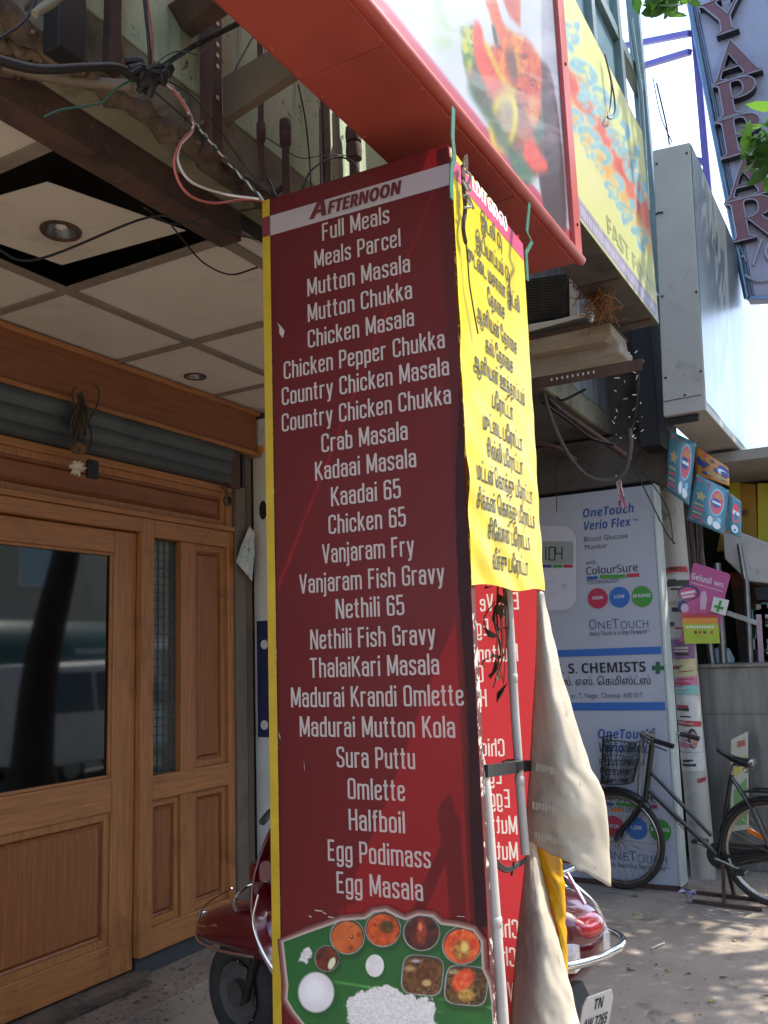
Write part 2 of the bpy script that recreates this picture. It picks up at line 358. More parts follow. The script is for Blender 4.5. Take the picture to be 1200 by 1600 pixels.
# ------------------------------------------------------------------ printed pictures: painted into a fine grid of mesh colours
class Paint:
    def __init__(s, x0, x1, y0, y1, nx, ny, base, seed=1):
        s.nx, s.ny = nx, ny; s.X, s.Y = np.meshgrid(np.linspace(x0, x1, nx), np.linspace(y0, y1, ny)); s.rng = np.random.default_rng(seed)
        s.px = (x1-x0)/nx; s.img = np.ones((ny, nx, 3))*np.array(s.c(base)); s.a = np.ones((ny, nx))
    def c(s, h): return np.array([int(h[i:i+2], 16)/255 for i in (1, 3, 5)])
    def noise(s, sx, sy=None, octv=4):
        sy = sy or sx; out = np.zeros((s.ny, s.nx)); amp = 1; tot = 0
        ang = s.rng.uniform(0, 3); cx, sn = math.cos(ang), math.sin(ang)
        for o in range(octv):
            g = s.rng.random((64, 64)); u = (s.X*cx+s.Y*sn)/(sx/2**o); v = (-s.X*sn+s.Y*cx)/(sy/2**o); iu, iv = np.floor(u).astype(int), np.floor(v).astype(int); fu_, fv_ = u-iu, v-iv
            fu_, fv_ = fu_*fu_*(3-2*fu_), fv_*fv_*(3-2*fv_); G = lambda a, b: g[a % 64, b % 64]
            out += amp*((G(iu, iv)*(1-fu_)+G(iu+1, iv)*fu_)*(1-fv_)+(G(iu, iv+1)*(1-fu_)+G(iu+1, iv+1)*fu_)*fv_); tot += amp; amp *= .55
        return out/tot
    def blur(s, m, r):
        k = max(1, int(round(r/s.px)))
        for _ in range(2):
            for ax_ in (0, 1):
                p = np.pad(m, [(k+1, k) if i == ax_ else (0, 0) for i in (0, 1)], mode='edge'); cs = np.cumsum(p, ax_)
                m = (np.take(cs, range(2*k+1, cs.shape[ax_]), ax_)-np.take(cs, range(0, cs.shape[ax_]-2*k-1), ax_))/(2*k+1)
        return m
    def mask(s, pts, curve=True):
        if curve: pts = [(p.x, p.y) for p in bez([(x, y, 0) for x, y in list(pts)+[pts[0]]], 6)[:-1]]
        m = np.zeros((s.ny, s.nx), bool)
        for (xa, ya), (xb_, yb) in zip(pts, list(pts[1:])+[pts[0]]):
            if ya == yb: continue
            m ^= ((ya > s.Y) != (yb > s.Y)) & (s.X < (xb_-xa)*(s.Y-ya)/(yb-ya)+xa)
        return m.astype(float)
    def lay(s, m, c1, c2=None, sc=30, op=1, con=2.2, c3=None, sy=None):
        c1 = s.c(c1); col = np.ones((s.ny, s.nx, 1))*c1
        if c2:
            t = np.clip((s.noise(sc, sy)-.5)*con+.5, 0, 1)[..., None]; col = c1*(1-t)+s.c(c2)*t
            if c3: t = np.clip((s.noise(sc*.6, sy)-.62)*con*3, 0, 1)[..., None]; col = col*(1-t)+s.c(c3)*t
        m = np.clip(m*op, 0, 1)[..., None]; s.img = s.img*(1-m)+col*m
    def poly(s, pts, *a, soft=0, curve=True, wob=0, **k):
        m = s.mask(pts, curve)
        if soft: m = s.blur(m, soft)
        if wob: m = np.clip((m-.5+(s.noise(wob*6)-.5)*1.2)*6+.5, 0, 1)*(m > .02)
        s.lay(m, *a, **k)
    def ell(s, cx, cy, rx, ry, *a, rot=0, soft=.06, p=2, **k):
        c_, n_ = math.cos(rot), math.sin(rot); u = (s.X-cx)*c_+(s.Y-cy)*n_; v = -(s.X-cx)*n_+(s.Y-cy)*c_
        d = (np.abs(u/rx)**p+np.abs(v/ry)**p)**(1/p); s.lay(np.clip((1-d)/soft+.5, 0, 1), *a, **k)
    def mesh(s, name, fn, mat, parent, clip=None):
        vs = [fn(x, y) for x, y in zip(s.X.ravel(), s.Y.ravel())]; off = parent_loc(parent); w = s.nx
        keep = clip(s.X, s.Y) if clip else np.ones((s.ny, s.nx), bool)
        fs = [(j*w+i, j*w+i+1, (j+1)*w+i+1, (j+1)*w+i) for j in range(s.ny-1) for i in range(w-1) if keep[j, i] and keep[j+1, i+1] and keep[j, i+1] and keep[j+1, i]]
        me = bpy.data.meshes.new(name); me.from_pydata([tuple(p-off) for p in vs], [], fs); me.materials.append(mat)
        at = me.color_attributes.new('print', 'FLOAT_COLOR', 'POINT'); c_ = np.clip(s.img.reshape(-1, 3), 0, 1); c_ = np.where(c_ <= .04045, c_/12.92, ((c_+.055)/1.055)**2.4)
        at.data.foreach_set('color', np.hstack([c_, np.ones((len(c_), 1))]).astype(np.float32).ravel())
        o = bpy.data.objects.new(name, me); COL.objects.link(o); o.parent = parent; return o
def fill_split(rect, contours):
    """triangles of a rectangle with lettering cut out of it, and of the lettering"""
    pts = list(rect); edges = [(0, 1), (1, 2), (2, 3), (3, 0)]
    for c in contours: n = len(pts); k = len(c); pts += list(c); edges += [(n+i, n+(i+1) % k) for i in range(k)]
    vs, _, fs, *_q = delaunay_2d_cdt([V((p[0], p[1])) for p in pts], edges, [], 0, 1e-5)
    va = np.array([(p.x, p.y) for p in vs]); fa = np.array([f[:3] for f in fs]); ce = va[fa].mean(1); w = np.zeros(len(fa))
    for c in contours:
        A = np.array(c); B = np.roll(A, -1, 0); idx = np.where((ce[:, 0] >= A[:, 0].min()) & (ce[:, 0] <= A[:, 0].max()) & (ce[:, 1] >= A[:, 1].min()) & (ce[:, 1] <= A[:, 1].max()))[0]
        if not len(idx): continue
        q = ce[idx]; up = (A[None, :, 1] <= q[:, None, 1]) & (B[None, :, 1] > q[:, None, 1]); dn = (A[None, :, 1] > q[:, None, 1]) & (B[None, :, 1] <= q[:, None, 1])
        cr = (B[:, 0]-A[:, 0])[None]*(q[:, None, 1]-A[None, :, 1])-(q[:, None, 0]-A[None, :, 0])*(B[:, 1]-A[:, 1])[None]
        w[idx] += (up & (cr > 0)).sum(1)-(dn & (cr < 0)).sum(1)
    fl = fa.tolist(); return [tuple(p) for p in va], [tuple(f) for f, x in zip(fl, w) if x == 0], [tuple(f) for f, x in zip(fl, w) if x != 0]
# ================================================================== materials
M = {}
M['ground'] = pmat('dusty_concrete', '#877a6b', '#9b8d7c', scale=2.2, rough=.9, bump=.35, bscale=45, stain=('#4b433b', 3.1, .56, .74), stain2=('#b9ae9f', 9, .58, .72))
M['road'] = pmat('dusty_asphalt', '#827d75', '#75716a', scale=12, rough=.9, bump=.5, bscale=200)
M['kerb'] = pmat('kerb_stone', '#8d887f', '#6f6a62', scale=6, rough=.9, bump=.3)
M['woodv'] = pmat('teak_upright', '#ac7242', '#8c582d', scale=3.2, rough=.42, stretch=(26, 26, 1.3), bump=.06, bscale=20, stain=('#5d3a20', 3.1, .54, .8))
M['woodh'] = pmat('teak_level', '#ae7443', '#8e5a2f', scale=3.2, rough=.42, stretch=(26, 1.3, 26), bump=.06, bscale=20, stain=('#5d3a20', 3.1, .54, .8))
M['woodp'] = pmat('teak_panel', '#985d33', '#7b4825', scale=3.0, rough=.45, stretch=(22, 22, 1.0), bump=.06, bscale=20, stain=('#4d2a18', 2.2, .58, .8))
M['woodf'] = pmat('teak_fascia', '#8c5330', '#764527', scale=2.6, rough=.5, stretch=(18, .9, 18), bump=.05, bscale=20, stain=('#5a2d14', 1.8, .55, .8))
M['shutter'] = pmat('blue_grey_steel', '#4b4f4f', '#3e4243', scale=4, rough=.5, bump=.05, stain=('#2b2f31', 3, .55, .75), stretch=(1, .3, 1))
M['black'] = pmat('black', '#121212', '#1b1a19', scale=12, rough=.6)
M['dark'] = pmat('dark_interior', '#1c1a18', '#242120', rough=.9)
M['tile'] = pmat('ceiling_board', '#d0c8bc', '#c2b8aa', scale=1.6, rough=.9, stain=('#857463', 2.2, .58, .85), bump=.08, bscale=120)
M['batten'] = pmat('ceiling_batten', '#8a7d71', '#796c61', scale=8, rough=.8, stain=('#4e443b', 5, .6, .8))
M['rust'] = pmat('rusted_steel', '#5a4136', '#46332b', scale=7, rough=.85, bump=.3, bscale=50, stain=('#2c211d', 4, .52, .7), stain2=('#7a5a45', 15, .6, .75))
M['rebar'] = pmat('rebar_concrete', '#6d5d4d', '#54463a', scale=9, rough=.95, bump=.9, bscale=35, stain=('#30271f', 8, .5, .66))
M['slab'] = pmat('stained_slab', '#8b8570', '#6e6a55', scale=3.2, rough=.95, bump=.5, bscale=22, stain=('#4b4a39', 5, .52, .68), stain2=('#3a332b', 9, .6, .75))
M['green'] = pmat('pale_green_plaster', '#b9cbab', '#a2b594', scale=1.5, rough=.9, bump=.35, bscale=30, stain=('#6a6c5c', 3.2, .52, .74, 1), stain2=('#3a3933', 26, .60, .68), stretch=(1, 3, .5))
M['greywall'] = pmat('streaked_grey_wall', '#84898b', '#6a6e70', scale=2.2, rough=.9, bump=.3, bscale=30, stretch=(4, 4, .4), stain=('#35363a', 1.8, .52, .7, 1))
M['conc'] = pmat('dark_concrete', '#5b554e', '#4a453f', scale=3, rough=.95, bump=.4, bscale=25, stain=('#2f2b28', 3, .52, .7))
M['pier'] = pmat('brown_pier', '#6f6152', '#625547', scale=3, rough=.7, stain=('#4a4038', 5, .55, .75))
M['steel'] = pmat('dull_steel', '#8e8f8d', '#777876', scale=14, rough=.38, metal=.9, stain=('#5a544e', 6, .58, .75))
M['chrome'] = flat('chrome', '#e6e6e6', rough=.08, metal=1)
M['redbox'] = pmat('red_sign_paint', '#a5483b', '#9a4034', scale=3, rough=.55, stain=('#7d3a31', 3.2, .52, .8), stain2=('#5a2b26', 16, .63, .76), bump=.5, bscale=2.2)
M['redtrim'] = pmat('red_trim', '#b04d40', '#a04035', scale=8, rough=.35, stain=('#d8877a', 18, .64, .74), stain2=('#54221c', 14, .66, .76))
M['white'] = pmat('white_paint', '#d5d2ca', '#c6c2b8', scale=4, rough=.5, stain=('#968f84', 6, .6, .8))
M['stone'] = pmat('beige_step_stone', '#8f8070', '#7c6d5e', scale=4, rough=.75, stain=('#3b322b', 14, .57, .66), bump=.1)
M['slate'] = pmat('dark_slate', '#3d3f42', '#34363a', scale=5, rough=.6)
M['wire'] = flat('black_cable', '#1f1c1a', rough=.6)
M['wirew'] = flat('white_cable', '#d8d0cc', rough=.5); M['wirer'] = flat('pink_cable', '#b9605a', rough=.5); M['wireg'] = flat('green_cable', '#2e5a48', rough=.5)
M['strap'] = pmat('green_strap', '#2f6b50', '#295d46', scale=20, rough=.4)
M['glassd'] = glass_mat('door_glass', '#5b625d', .035); M['leaf'] = pmat('leaf', '#4d7a2a', '#6d9a38', scale=2, rough=.5, trans=.4)
M['leafd'] = pmat('dark_leaf', '#2c4f1f', '#44702c', scale=2, rough=.55, trans=.35)
M['bark'] = pmat('bark', '#4a3f35', '#362d26', scale=6, rough=.95, bump=.9, bscale=18, stretch=(1, 1, .3))

# ================================================================== ground
WX = -3.47
MB().poly([(-400, -400, -.16), (400, -400, -.16), (400, 400, -.16), (-400, 400, -.16)]).build('ground', M['road'], kind='structure')
b = MB(); b.box(-12, 2.2, -14, 60, -.5, 0, 0); b.build('pavement', M['ground'], kind='structure')
b = MB()
for i in range(50): b.box(2.203, 2.35, -14+i*1.5, -14+i*1.5+1.49, -.4, .012)
b.build('kerb', M['kerb'], bevel=.02, kind='structure')
b = MB()
for i in range(12): b.box(6.6, 6.72, -12+i*6, -9+i*6, -.158, -.153)
b.build('road_marking', M['white'], kind='structure')

# ================================================================== the restaurant's porch
rest = thing('restaurant_building', 'old two storey restaurant front with stained pale green upper wall above the porch ceiling', 'building', (WX, 2, 0))
# back wall around the shop front (opening behind the door glass stays open to a dark room)
b = MB()
b.box(WX-.25, WX-.06, -2.2, 1.6, 0, 7.5); b.box(WX-.25, WX-.06, 3.9, 6.9, 0, 7.5); b.box(WX-.25, WX-.06, 1.6, 3.9, 2.35, 7.5); b.box(WX-.25, WX-.06, 1.6, 3.9, 0, .16)
b.box(WX-.06, -3.08, 4.47, 4.62, 0, 3.3)
b.build('wall', M['pier'], rest)
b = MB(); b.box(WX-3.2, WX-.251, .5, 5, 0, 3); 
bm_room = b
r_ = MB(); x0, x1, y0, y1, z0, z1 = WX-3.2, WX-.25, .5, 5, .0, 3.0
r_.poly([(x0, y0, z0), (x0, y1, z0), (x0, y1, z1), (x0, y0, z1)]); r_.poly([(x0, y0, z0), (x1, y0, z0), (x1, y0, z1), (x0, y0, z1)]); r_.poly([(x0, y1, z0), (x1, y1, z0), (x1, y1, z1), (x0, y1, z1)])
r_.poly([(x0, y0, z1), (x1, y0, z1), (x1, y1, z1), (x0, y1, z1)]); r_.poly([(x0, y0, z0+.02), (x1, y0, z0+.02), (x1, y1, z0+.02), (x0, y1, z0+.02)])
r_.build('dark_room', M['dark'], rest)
b = MB(); b.box(-1.90, -1.722, -2.2, 7.2, 3.2, 3.36); b.build('slab_edge', M['slab'], rest, bevel=.01)
b = MB(); GX = -1.72
b.box(GX-.16, GX, -2.2, 4.1, 3.361, 8); b.build('upper_wall', M['green'], rest)
b = MB(); b.box(GX-.16, GX-.002, 4.1, 7.6, 3.361, 4.4); b.build('recess_wall', M['greywall'], rest)
b = MB(); b.poly([(GX-1.8, 4.81, 3.195), (GX-.02, 4.81, 3.195), (GX-.02, 7.2, 3.195), (GX-1.8, 7.2, 3.195)]); b.build('porch_soffit', M['conc'], rest)
# ragged rebar lip where the slab was broken off
pts = []
for i in range(120):
    y = -1.0+i*.05; pts.append((GX-.03+random.uniform(-.012, .012), y, 3.19+random.uniform(-.012, .014)))
b = MB(); b.tube(pts, [.022+.012*(i % 2)+random.uniform(0, .01) for i in range(len(pts))], 8)
for i in range(70):
    y = random.uniform(-.8, 4.6); b.tube([(GX-.02, y, 3.2), (GX+random.uniform(.0, .04), y+random.uniform(-.05, .05), 3.2+random.uniform(-.05, .07))], .006, 5)
b.build('rebar_lip', M['rebar'], rest, smooth=60)
# step and threshold
b = MB(); b.box(WX-.02, -3.085, -2, 4.66, -.02, .1); b.build('doorstep', M['stone'], rest, bevel=.006)
b = MB(); b.box(WX+.0, WX+.045, 3.46, 4.2, .101, .20); b.build('skirting', M['slate'], rest, bevel=.003)
b = MB(); b.box(WX-.05, WX+.10, 1.5, 3.50, .101, .135); b.box(WX+.06, WX+.17, 2.0, 3.44, .101, .118); b.build('threshold', M['rebar'], rest, bevel=.006)
b = MB(); b.box(WX-.05, WX+.05, 4.225, 4.405, .0, 3.17); b.build('pier', M['pier'], rest, bevel=.006)

# ---- wooden shop front
front = thing('wooden_shopfront', 'brown teak shopfront with a half glazed door, sidelight and raised panels', 'door', (WX, 3.0, .1))
def Y_(px, py=1000, X=WX): return onx(px, py, X).y
yD = Y_(202)                      # right edge of the door leaf
def frame(b, x0, x1, y0, y1, z0, z1, m=0): b.box(x0, x1, y0, y1, z0, z1, m)
DX = WX+.045                       # front of the door leaf
gy1, gz0, gz1 = Y_(168), 1.07, 2.18
b = MB()
b.box(WX, DX, gy1, yD, .15, 2.295, 0); b.box(WX, DX, 1.62, 1.80, .15, 2.295, 0)
b.box(WX, DX-.001, 1.801, gy1-.001, gz1, 2.294, 1); b.box(WX, DX-.001, 1.801, gy1-.001, 1.0-.09, gz0, 1); b.box(WX, DX-.001, 1.801, gy1-.001, .15, .30, 1)
dr = b.build('door', [M['woodv'], M['woodh']], front, bevel=.004)
def panel(y0, y1, z0, z1, x, name='raised_panel', par=front, mat='woodp'):
    """bevelled raised panel with a moulding round it"""
    b = MB(); w = .035; e = .028
    for (ya, yb, za, zb) in ((y0, y1, z1-w, z1), (y0, y1, z0, z0+w), (y0, y0+w, z0+w+.0005, z1-w-.0005), (y1-w, y1, z0+w+.0005, z1-w-.0005)):
        b.box(x-.03, x-.012, ya, yb, za, zb, 1)
    a = [(x-.03, y0+w, z0+w), (x-.03, y1-w, z0+w), (x-.03, y1-w, z1-w), (x-.03, y0+w, z1-w)]
    i_ = [(x-.034, y0+w+.01, z0+w+.01), (x-.034, y1-w-.01, z0+w+.01), (x-.034, y1-w-.01, z1-w-.01), (x-.034, y0+w+.01, z1-w-.01)]
    c_ = [(x-.016, y0+w+e, z0+w+e), (x-.016, y1-w-e, z0+w+e), (x-.016, y1-w-e, z1-w-e), (x-.016, y0+w+e, z1-w-e)]
    for p, q in ((a, i_), (i_, c_)):
        for k in range(4): b.poly([p[k], p[(k+1) % 4], q[(k+1) % 4], q[k]], 0)
    b.poly(c_, 0)
    return b.build(name, [M[mat], M['woodv']], par, fixn=True)
o = panel(1.801, gy1-.002, .301, .909, DX, par=dr, name='door_panel')
b = MB(); b.box(WX+.012, WX+.018, 1.79, gy1+.01, gz0-.01, gz1+.01); b.build('door_glass', M['glassd'], dr)
b = MB()
for (ya, yb, za, zb) in ((1.80, gy1, gz1-.016, gz1), (1.80, gy1, gz0, gz0+.016)): b.box(WX+.020, WX+.035, ya, yb, za, zb)
for ya in (1.80, gy1-.016): b.box(WX+.020, WX+.035, ya, ya+.016, gz0+.0165, gz1-.0165)
b.build('glazing_bead', M['woodv'], dr, bevel=.003)
# fixed frame
FX = WX+.085
y1, y2, y3, y4, y5, y6 = Y_(211), Y_(222), Y_(268), Y_(288), Y_(340), Y_(349)
b = MB()
b.box(WX, FX, yD+.006, y2, .2, 2.375, 0)                       # post
b.box(WX, FX-.012, y3, y4, .2, 2.28, 0); b.box(WX, FX-.003, y5, y6, .2, 2.375, 0)
b.box(WX, FX-.001, y2+.0005, y5-.0005, 2.28, 2.374, 1); b.box(WX, FX-.004, y2+.0005, y5-.0005, .93, 1.05, 1); b.box(WX, FX-.003, y2+.0005, y5-.0005, .2, .32, 1)
b.box(WX, FX-.002, 1.5, yD+.0055, 2.30, 2.374, 1)              # door head
b.box(WX, FX+.012, 1.5, y6, 2.376, 2.405, 1); b.box(WX, FX-.01, 1.5, y6, 2.61, 2.65, 1); b.box(WX, FX-.012, y5, y6, 2.406, 2.609, 0)
b.build('door_frame', [M['woodv'], M['woodh']], front, bevel=.004)
panel(1.5, y5-.001, 2.406, 2.609, FX-.015, 'transom_panel', mat='woodf')
panel(y4+.001, y5-.001, 1.051, 2.279, FX-.018); panel(y4+.001, y5-.001, .321, .929, FX-.018); panel(y2+.001, y3-.001, .321, .929, FX-.018)
b = MB(); b.box(WX+.02, WX+.026, y2-.01, y3+.01, 1.04, 2.29); sg = b.build('sidelight_glass', pmat('pale_green_glass', '#454c45', '#393f3a', scale=3, rough=.06, spec=.7, stain=('#8d9a92', 4, .6, .8)), front)
b = MB()
n = 5
for i in range(n+1): y = y2+(y3-y2)*i/n; b.tube([(WX+.031, y, 1.05), (WX+.031, y, 2.28)], .0025, 5)
for i in range(28): z = 1.07+i*.044; b.tube([(WX+.029, y2, z), (WX+.029, y3, z)], .0025, 5)
b.build('wire_grille', M['conc'], sg)
# fascia above the shutter
b = MB(); b.box(WX-.05, FX+.012, -1.5, 4.40, 2.90, 3.163, 0); b.box(WX, FX+.035, -1.5, 4.42, 2.872, 2.899, 1); b.box(WX, FX+.03, -1.5, 4.42, 3.135, 3.1625, 1)
tag(b.build('wooden_fascia', [M['woodf'], M['woodh']], None, bevel=.004), 'long reddish wood fascia board under the porch ceiling', 'fascia')
# rolled shutter box
prof = [(.02, 2.655), (.10, 2.657), (.115, 2.665), (.118, 2.70), (.11, 2.712), (.118, 2.724), (.128, 2.74), (.130, 2.775), (.122, 2.787), (.126, 2.797), (.142, 2.815), (.146, 2.84), (.135, 2.862), (.10, 2.868), (.02, 2.868)]
shut = thing('rolling_shutter', 'rolled up blue grey steel shutter above the wooden door', 'shutter', (WX, 3, 2.65))
b = MB(); b.loft([[(WX+x, y, z) for x, z in prof] for y in (-1.5, 4.12)]); b.build('curtain', M['shutter'], shut, smooth=50)
b = MB(); b.box(WX, WX+.10, y6+.004, Y_(365), .1, 2.655); b.build('guide_rail', M['pier'], shut, bevel=.004)
b = MB(); b.box(WX, WX+.075, Y_(366), Y_(371), .1, 2.9); b.build('guide_channel', M['slate'], shut, bevel=.002)
b = MB(); b.box(WX, WX+.11, 4.125, 4.22, 2.64, 2.87); b.tube([(WX+.1, 4.05, 2.64), (WX+.13, 4.07, 2.60), (WX+.13, 4.07, 2.57)], .012, 8); b.lathe([(.02, 0), (.034, .006), (.034, .02), (.02, .026)], (WX+.12, 4.07, 2.545), (1, 0, 0), 14)
b.build('end_bracket', M['rust'], shut, bevel=.004)

# ---- suspended ceiling
ceil_ = thing('suspended_ceiling', 'beige suspended porch ceiling of square boards with one board slipped out', 'ceiling', (-2.7, 2.5, 3.17))
ZC = 3.17
ys = [-2.2, -1.4, -.62, .15, .92, 1.70, 2.47, 3.24, 4.0, 4.655]; xs = [WX-.06, -2.875, -2.045, -1.955]
DL1 = onz(305, 588, ZC+.002)
def holed(q, c, r, name):
    ux, uy = (q[1]-q[0]).normalized(), None; n_ = (q[1]-q[0]).cross(q[3]-q[0]).normalized(); uy = n_.cross(ux); P2 = [((p-q[0]).dot(ux), (p-q[0]).dot(uy)) for p in q]; cc = ((c-q[0]).dot(ux), (c-q[0]).dot(uy))
    circ_ = [(cc[0]+r*math.cos(k*math.pi/18), cc[1]+r*math.sin(k*math.pi/18)) for k in range(36)]; vs, out, ins = fill_split(P2, [circ_])
    b = MB(); b.mesh([q[0]+ux*x+uy*y for x, y in vs], out); return b.build(name, M['tile'], ceil_, thick=.002)
for i in range(3):
    for j in range(len(ys)-1):
        if i == 1 and j == 5: continue                       # the gap
        if i == 0 and xs[0] < DL1.x < xs[1] and ys[j] < DL1.y < ys[j+1]: holed([V((xs[i], ys[j], ZC+.004)), V((xs[i+1], ys[j], ZC+.004)), V((xs[i+1], ys[j+1], ZC+.004)), V((xs[i], ys[j+1], ZC+.004))], DL1, .05, 'ceiling_tile'); continue
        b = MB(); b.box(xs[i]+.002, xs[i+1]-.002, ys[j]+.002, ys[j+1]-.002, ZC+.004, ZC+.016); b.build('ceiling_tile', M['tile'], ceil_)
b = MB()
for i in (1, 2): b.box(xs[i]-.026, xs[i]+.026, -2.2, 4.65, ZC-.008, ZC+.002)
for j in range(1, len(ys)-1):
    b.box(xs[0], xs[1]-.0265, ys[j]-.022, ys[j]+.022, ZC-.006, ZC+.002); b.box(xs[1]+.0265, xs[2]-.0265, ys[j]-.026, ys[j]+.026, ZC-.006, ZC+.002); b.box(xs[2]+.0265, xs[3]+.02, ys[j]-.02, ys[j]+.02, ZC-.006, ZC+.002)
b.build('batten', M['batten'], ceil_, bevel=.002)
tc_ = [onz(x, y, z) for x, y, z in ((74, 284, 3.22), (290, 360, 3.20), (97, 415, 3.19), (-120, 340, 3.215))]
tn = (tc_[1]-tc_[0]).cross(tc_[3]-tc_[0]); tn = tn if tn.z < 0 else -tn
dl0 = onp(95, 361, tc_[0], tn); tile_o = holed(tc_, dl0, .06, 'loose_tile'); tile_o['label'] = 'slipped beige board hanging askew in its opening'
b = MB()
x0, x1, y0, y1 = -3.4, -2.0, .5, 3.6
b.poly([(x0, y0, 3.55), (x1, y0, 3.55), (x1, y1, 3.55), (x0, y1, 3.55)]); b.box(x0, x1, y0-.01, y0, 3.19, 3.55); b.box(x0, x1, y1, y1+.01, 3.19, 3.55); b.box(x0-.01, x0, y0, y1, 3.19, 3.55); b.box(x1, x1+.01, y0, y1, 3.19, 3.55)
b.build('plenum', pmat('plenum_grey', '#4a453f', '#3b3732', scale=3, rough=.9), ceil_)
b = MB(); b.tube(bez([(-2.9, 1.0, 3.4), (-2.75, 1.45, 3.27), (-2.82, 1.7, 3.24), (-2.6, 2.0, 3.45)]), .012, 8); b.build('hidden_duct', M['pier'], ceil_, smooth=60)
def downlight(px, py, zz, nrm, rad, label):
    c = onz(px, py, zz); d = thing('downlight', label, 'downlight', c, group='round recessed downlights in the porch ceiling')
    n = V(nrm).normalized()
    b = MB(); b.lathe([(rad*.80, -.004), (rad*.84, .006), (rad*.97, .006), (rad, -.002)], c, n, 32); b.build('trim_ring', M['rust'], d, smooth=40)
    b = MB(); b.lathe([(rad*.80, -.002), (rad*.72, -.03), (rad*.45, -.055)], c, n, 28); b.lathe([(rad*.45, -.054), (.001, -.05)], c, n, 28); b.build('reflector', M['steel'], d, smooth=50)
    b = MB(); b.lathe([(.012, -.04), (.02, -.03), (.022, -.015), (.001, -.006)], c, n, 16); b.build('bulb', M['white'], d, smooth=60)
downlight(95, 361, dl0.z-.003, tn, .075, 'larger recessed downlight in the slipped ceiling board'); downlight(305, 588, ZC+.002, (0, 0, -1), .062, 'small recessed downlight just above the wooden fascia')

# ---- steel and pipework under and on the slab
b = MB()
b.box(-2.0, -1.905, -2, 2.41, 3.10, 3.112); b.box(-2.0, -1.988, -2, 2.41, 3.112, 3.24); b.box(-1.917, -1.905, -2, 2.41, 3.112, 3.24)
tag(b.build('steel_channel', M['rust'], None, bevel=.002), 'rusted brown steel channel along the outer edge of the porch ceiling', 'steel beam')
def onwall(px, py, off=0): return onx(px, py, GX+off)
def vert(px, w, py0, py1, off, name, mat, label, cat, tube=False, group=None, sl=0, d=None):
    a = onwall(px, py1, off); c = onwall(px, py0, off); c.y = a.y + sl
    b = MB()
    if tube: b.tube([a, c], w/2, 12)
    else: b.box(GX-.001, GX+(d or off), a.y-w/2, a.y+w/2, a.z, max(c.z, a.z+.05))
    return tag(b.build(name, mat, None, smooth=40 if tube else None, bevel=0 if tube else .004), label, cat, group)
vert(113, .085, -300, 85, .06, 'steel_post', M['black'], 'wide black steel post standing on the broken slab edge', 'post')
vert(181, .04, -300, 112, .03, 'steel_strip', M['rust'], 'narrow brown steel strip on the green wall beside the black post', 'post')
b = MB(); a = onwall(340, 243, .05); b.box(GX, GX+.05, a.y-.024, a.y+.024, a.z, a.z+2.5); ang = tag(b.build('angle_iron', M['rust'], None, bevel=.002), 'upright slotted angle iron fixed on the green wall', 'angle iron')
for py in (37, 70, 87, 104, 153): q = onwall(341, py, .0525); b = MB(); b.box(q.x-.001, q.x+.001, q.y-.008, q.y+.004, q.z-.006, q.z+.006); b.build('slot', M['white'], ang)
def downpipe(px, py0, py1, r, label, col=(207,)):
    a = onwall(px, py1, .05); c = onwall(px, py0, .05); c.y = a.y; t = thing('wall_pipe', label, 'pipe', a, group='rusty pipes on the green wall')
    b = MB(); b.tube([a, c], r, 14); b.build('pipe', M['rust'], t, smooth=40)
    for py in col: q = onwall(px, py, .05); q.y = a.y; b = MB(); b.lathe([(r, -.035), (r*1.5, -.03), (r*1.6, 0), (r*1.5, .03), (r, .035)], q, (0, 0, 1), 14); b.build('collar', M['rust'], t, smooth=50)
downpipe(409, -40, 281, .010, 'rusty wall pipe with a collar behind the menu pillar top'); downpipe(448, 200, 330, .013, 'dark rusty pipe stub capped beside the collared pipe', (203, 215)); downpipe(556, 150, 330, .021, 'thick black pipe half hidden under the red sign', (215, 240))
vert(515, .05, 150, 320, .012, 'steel_strip', M['rust'], 'stained flat steel strip on the green wall left of the thick black pipe', 'post')
b = MB(); p = [onwall(348, 122, .06), onwall(349, 187, .06)]; q = [onx(465, 52, -1.19), onx(470, 106, -1.19)]
b.hexa([p[0], p[1], q[1], q[0]], [v+V((0, .03, 0)) for v in (p[0], p[1], q[1], q[0])]); tag(b.build('steel_bracket', M['pier'], None), 'grey flat steel bracket tying the slotted angle iron to the red sign', 'bracket')
b = MB(); p = [onwall(262, 8, .0), onwall(283, 45, .0)]; q = [onx(330, -40, -1.19), onx(345, -5, -1.19)]
b.hexa([p[0], p[1], q[1], q[0]], [v+V((0, .05, 0)) for v in (p[0], p[1], q[1], q[0])]); tag(b.build('steel_bracket', M['rust'], None), 'thick rusty bracket at the top of the green wall behind the red sign', 'bracket')
b = MB(); b.tube(bez([onz(5, 103, 3.16), onz(60, 116, 3.15), onz(130, 128, 3.15), onz(205, 134, 3.15)]), .016, 10); tag(b.build('conduit', M['pier'], None, smooth=60), 'thin brown conduit lying along the broken slab edge', 'conduit')
b = MB()
for k in range(3):
    pp = bez([onz(-5, 70+18*k, 3.17), onz(60, 88+14*k, 3.18), onz(110, 98+8*k, 3.17), onz(150, 108+5*k, 3.17)], 10)
    b.tube([v+V((random.uniform(-.008, .008), 0, random.uniform(-.008, .008))) for v in pp], [.014+.006*(i % 2) for i in range(len(pp))], 7)
tag(b.build('rebar_bundle', M['rebar'], None, smooth=60), 'bundle of rusty ribbed rebar along the slab edge at upper left', 'rebar')
b = MB(); b.tube([onwall(54, 22, .10), onwall(78, 6, .10), onwall(104, -14, .10)], [.010, .013, .011], 7); tag(b.build('broken_stick', M['slab'], None, smooth=60), 'short pale broken stick jutting out left of the black steel post', 'stick')

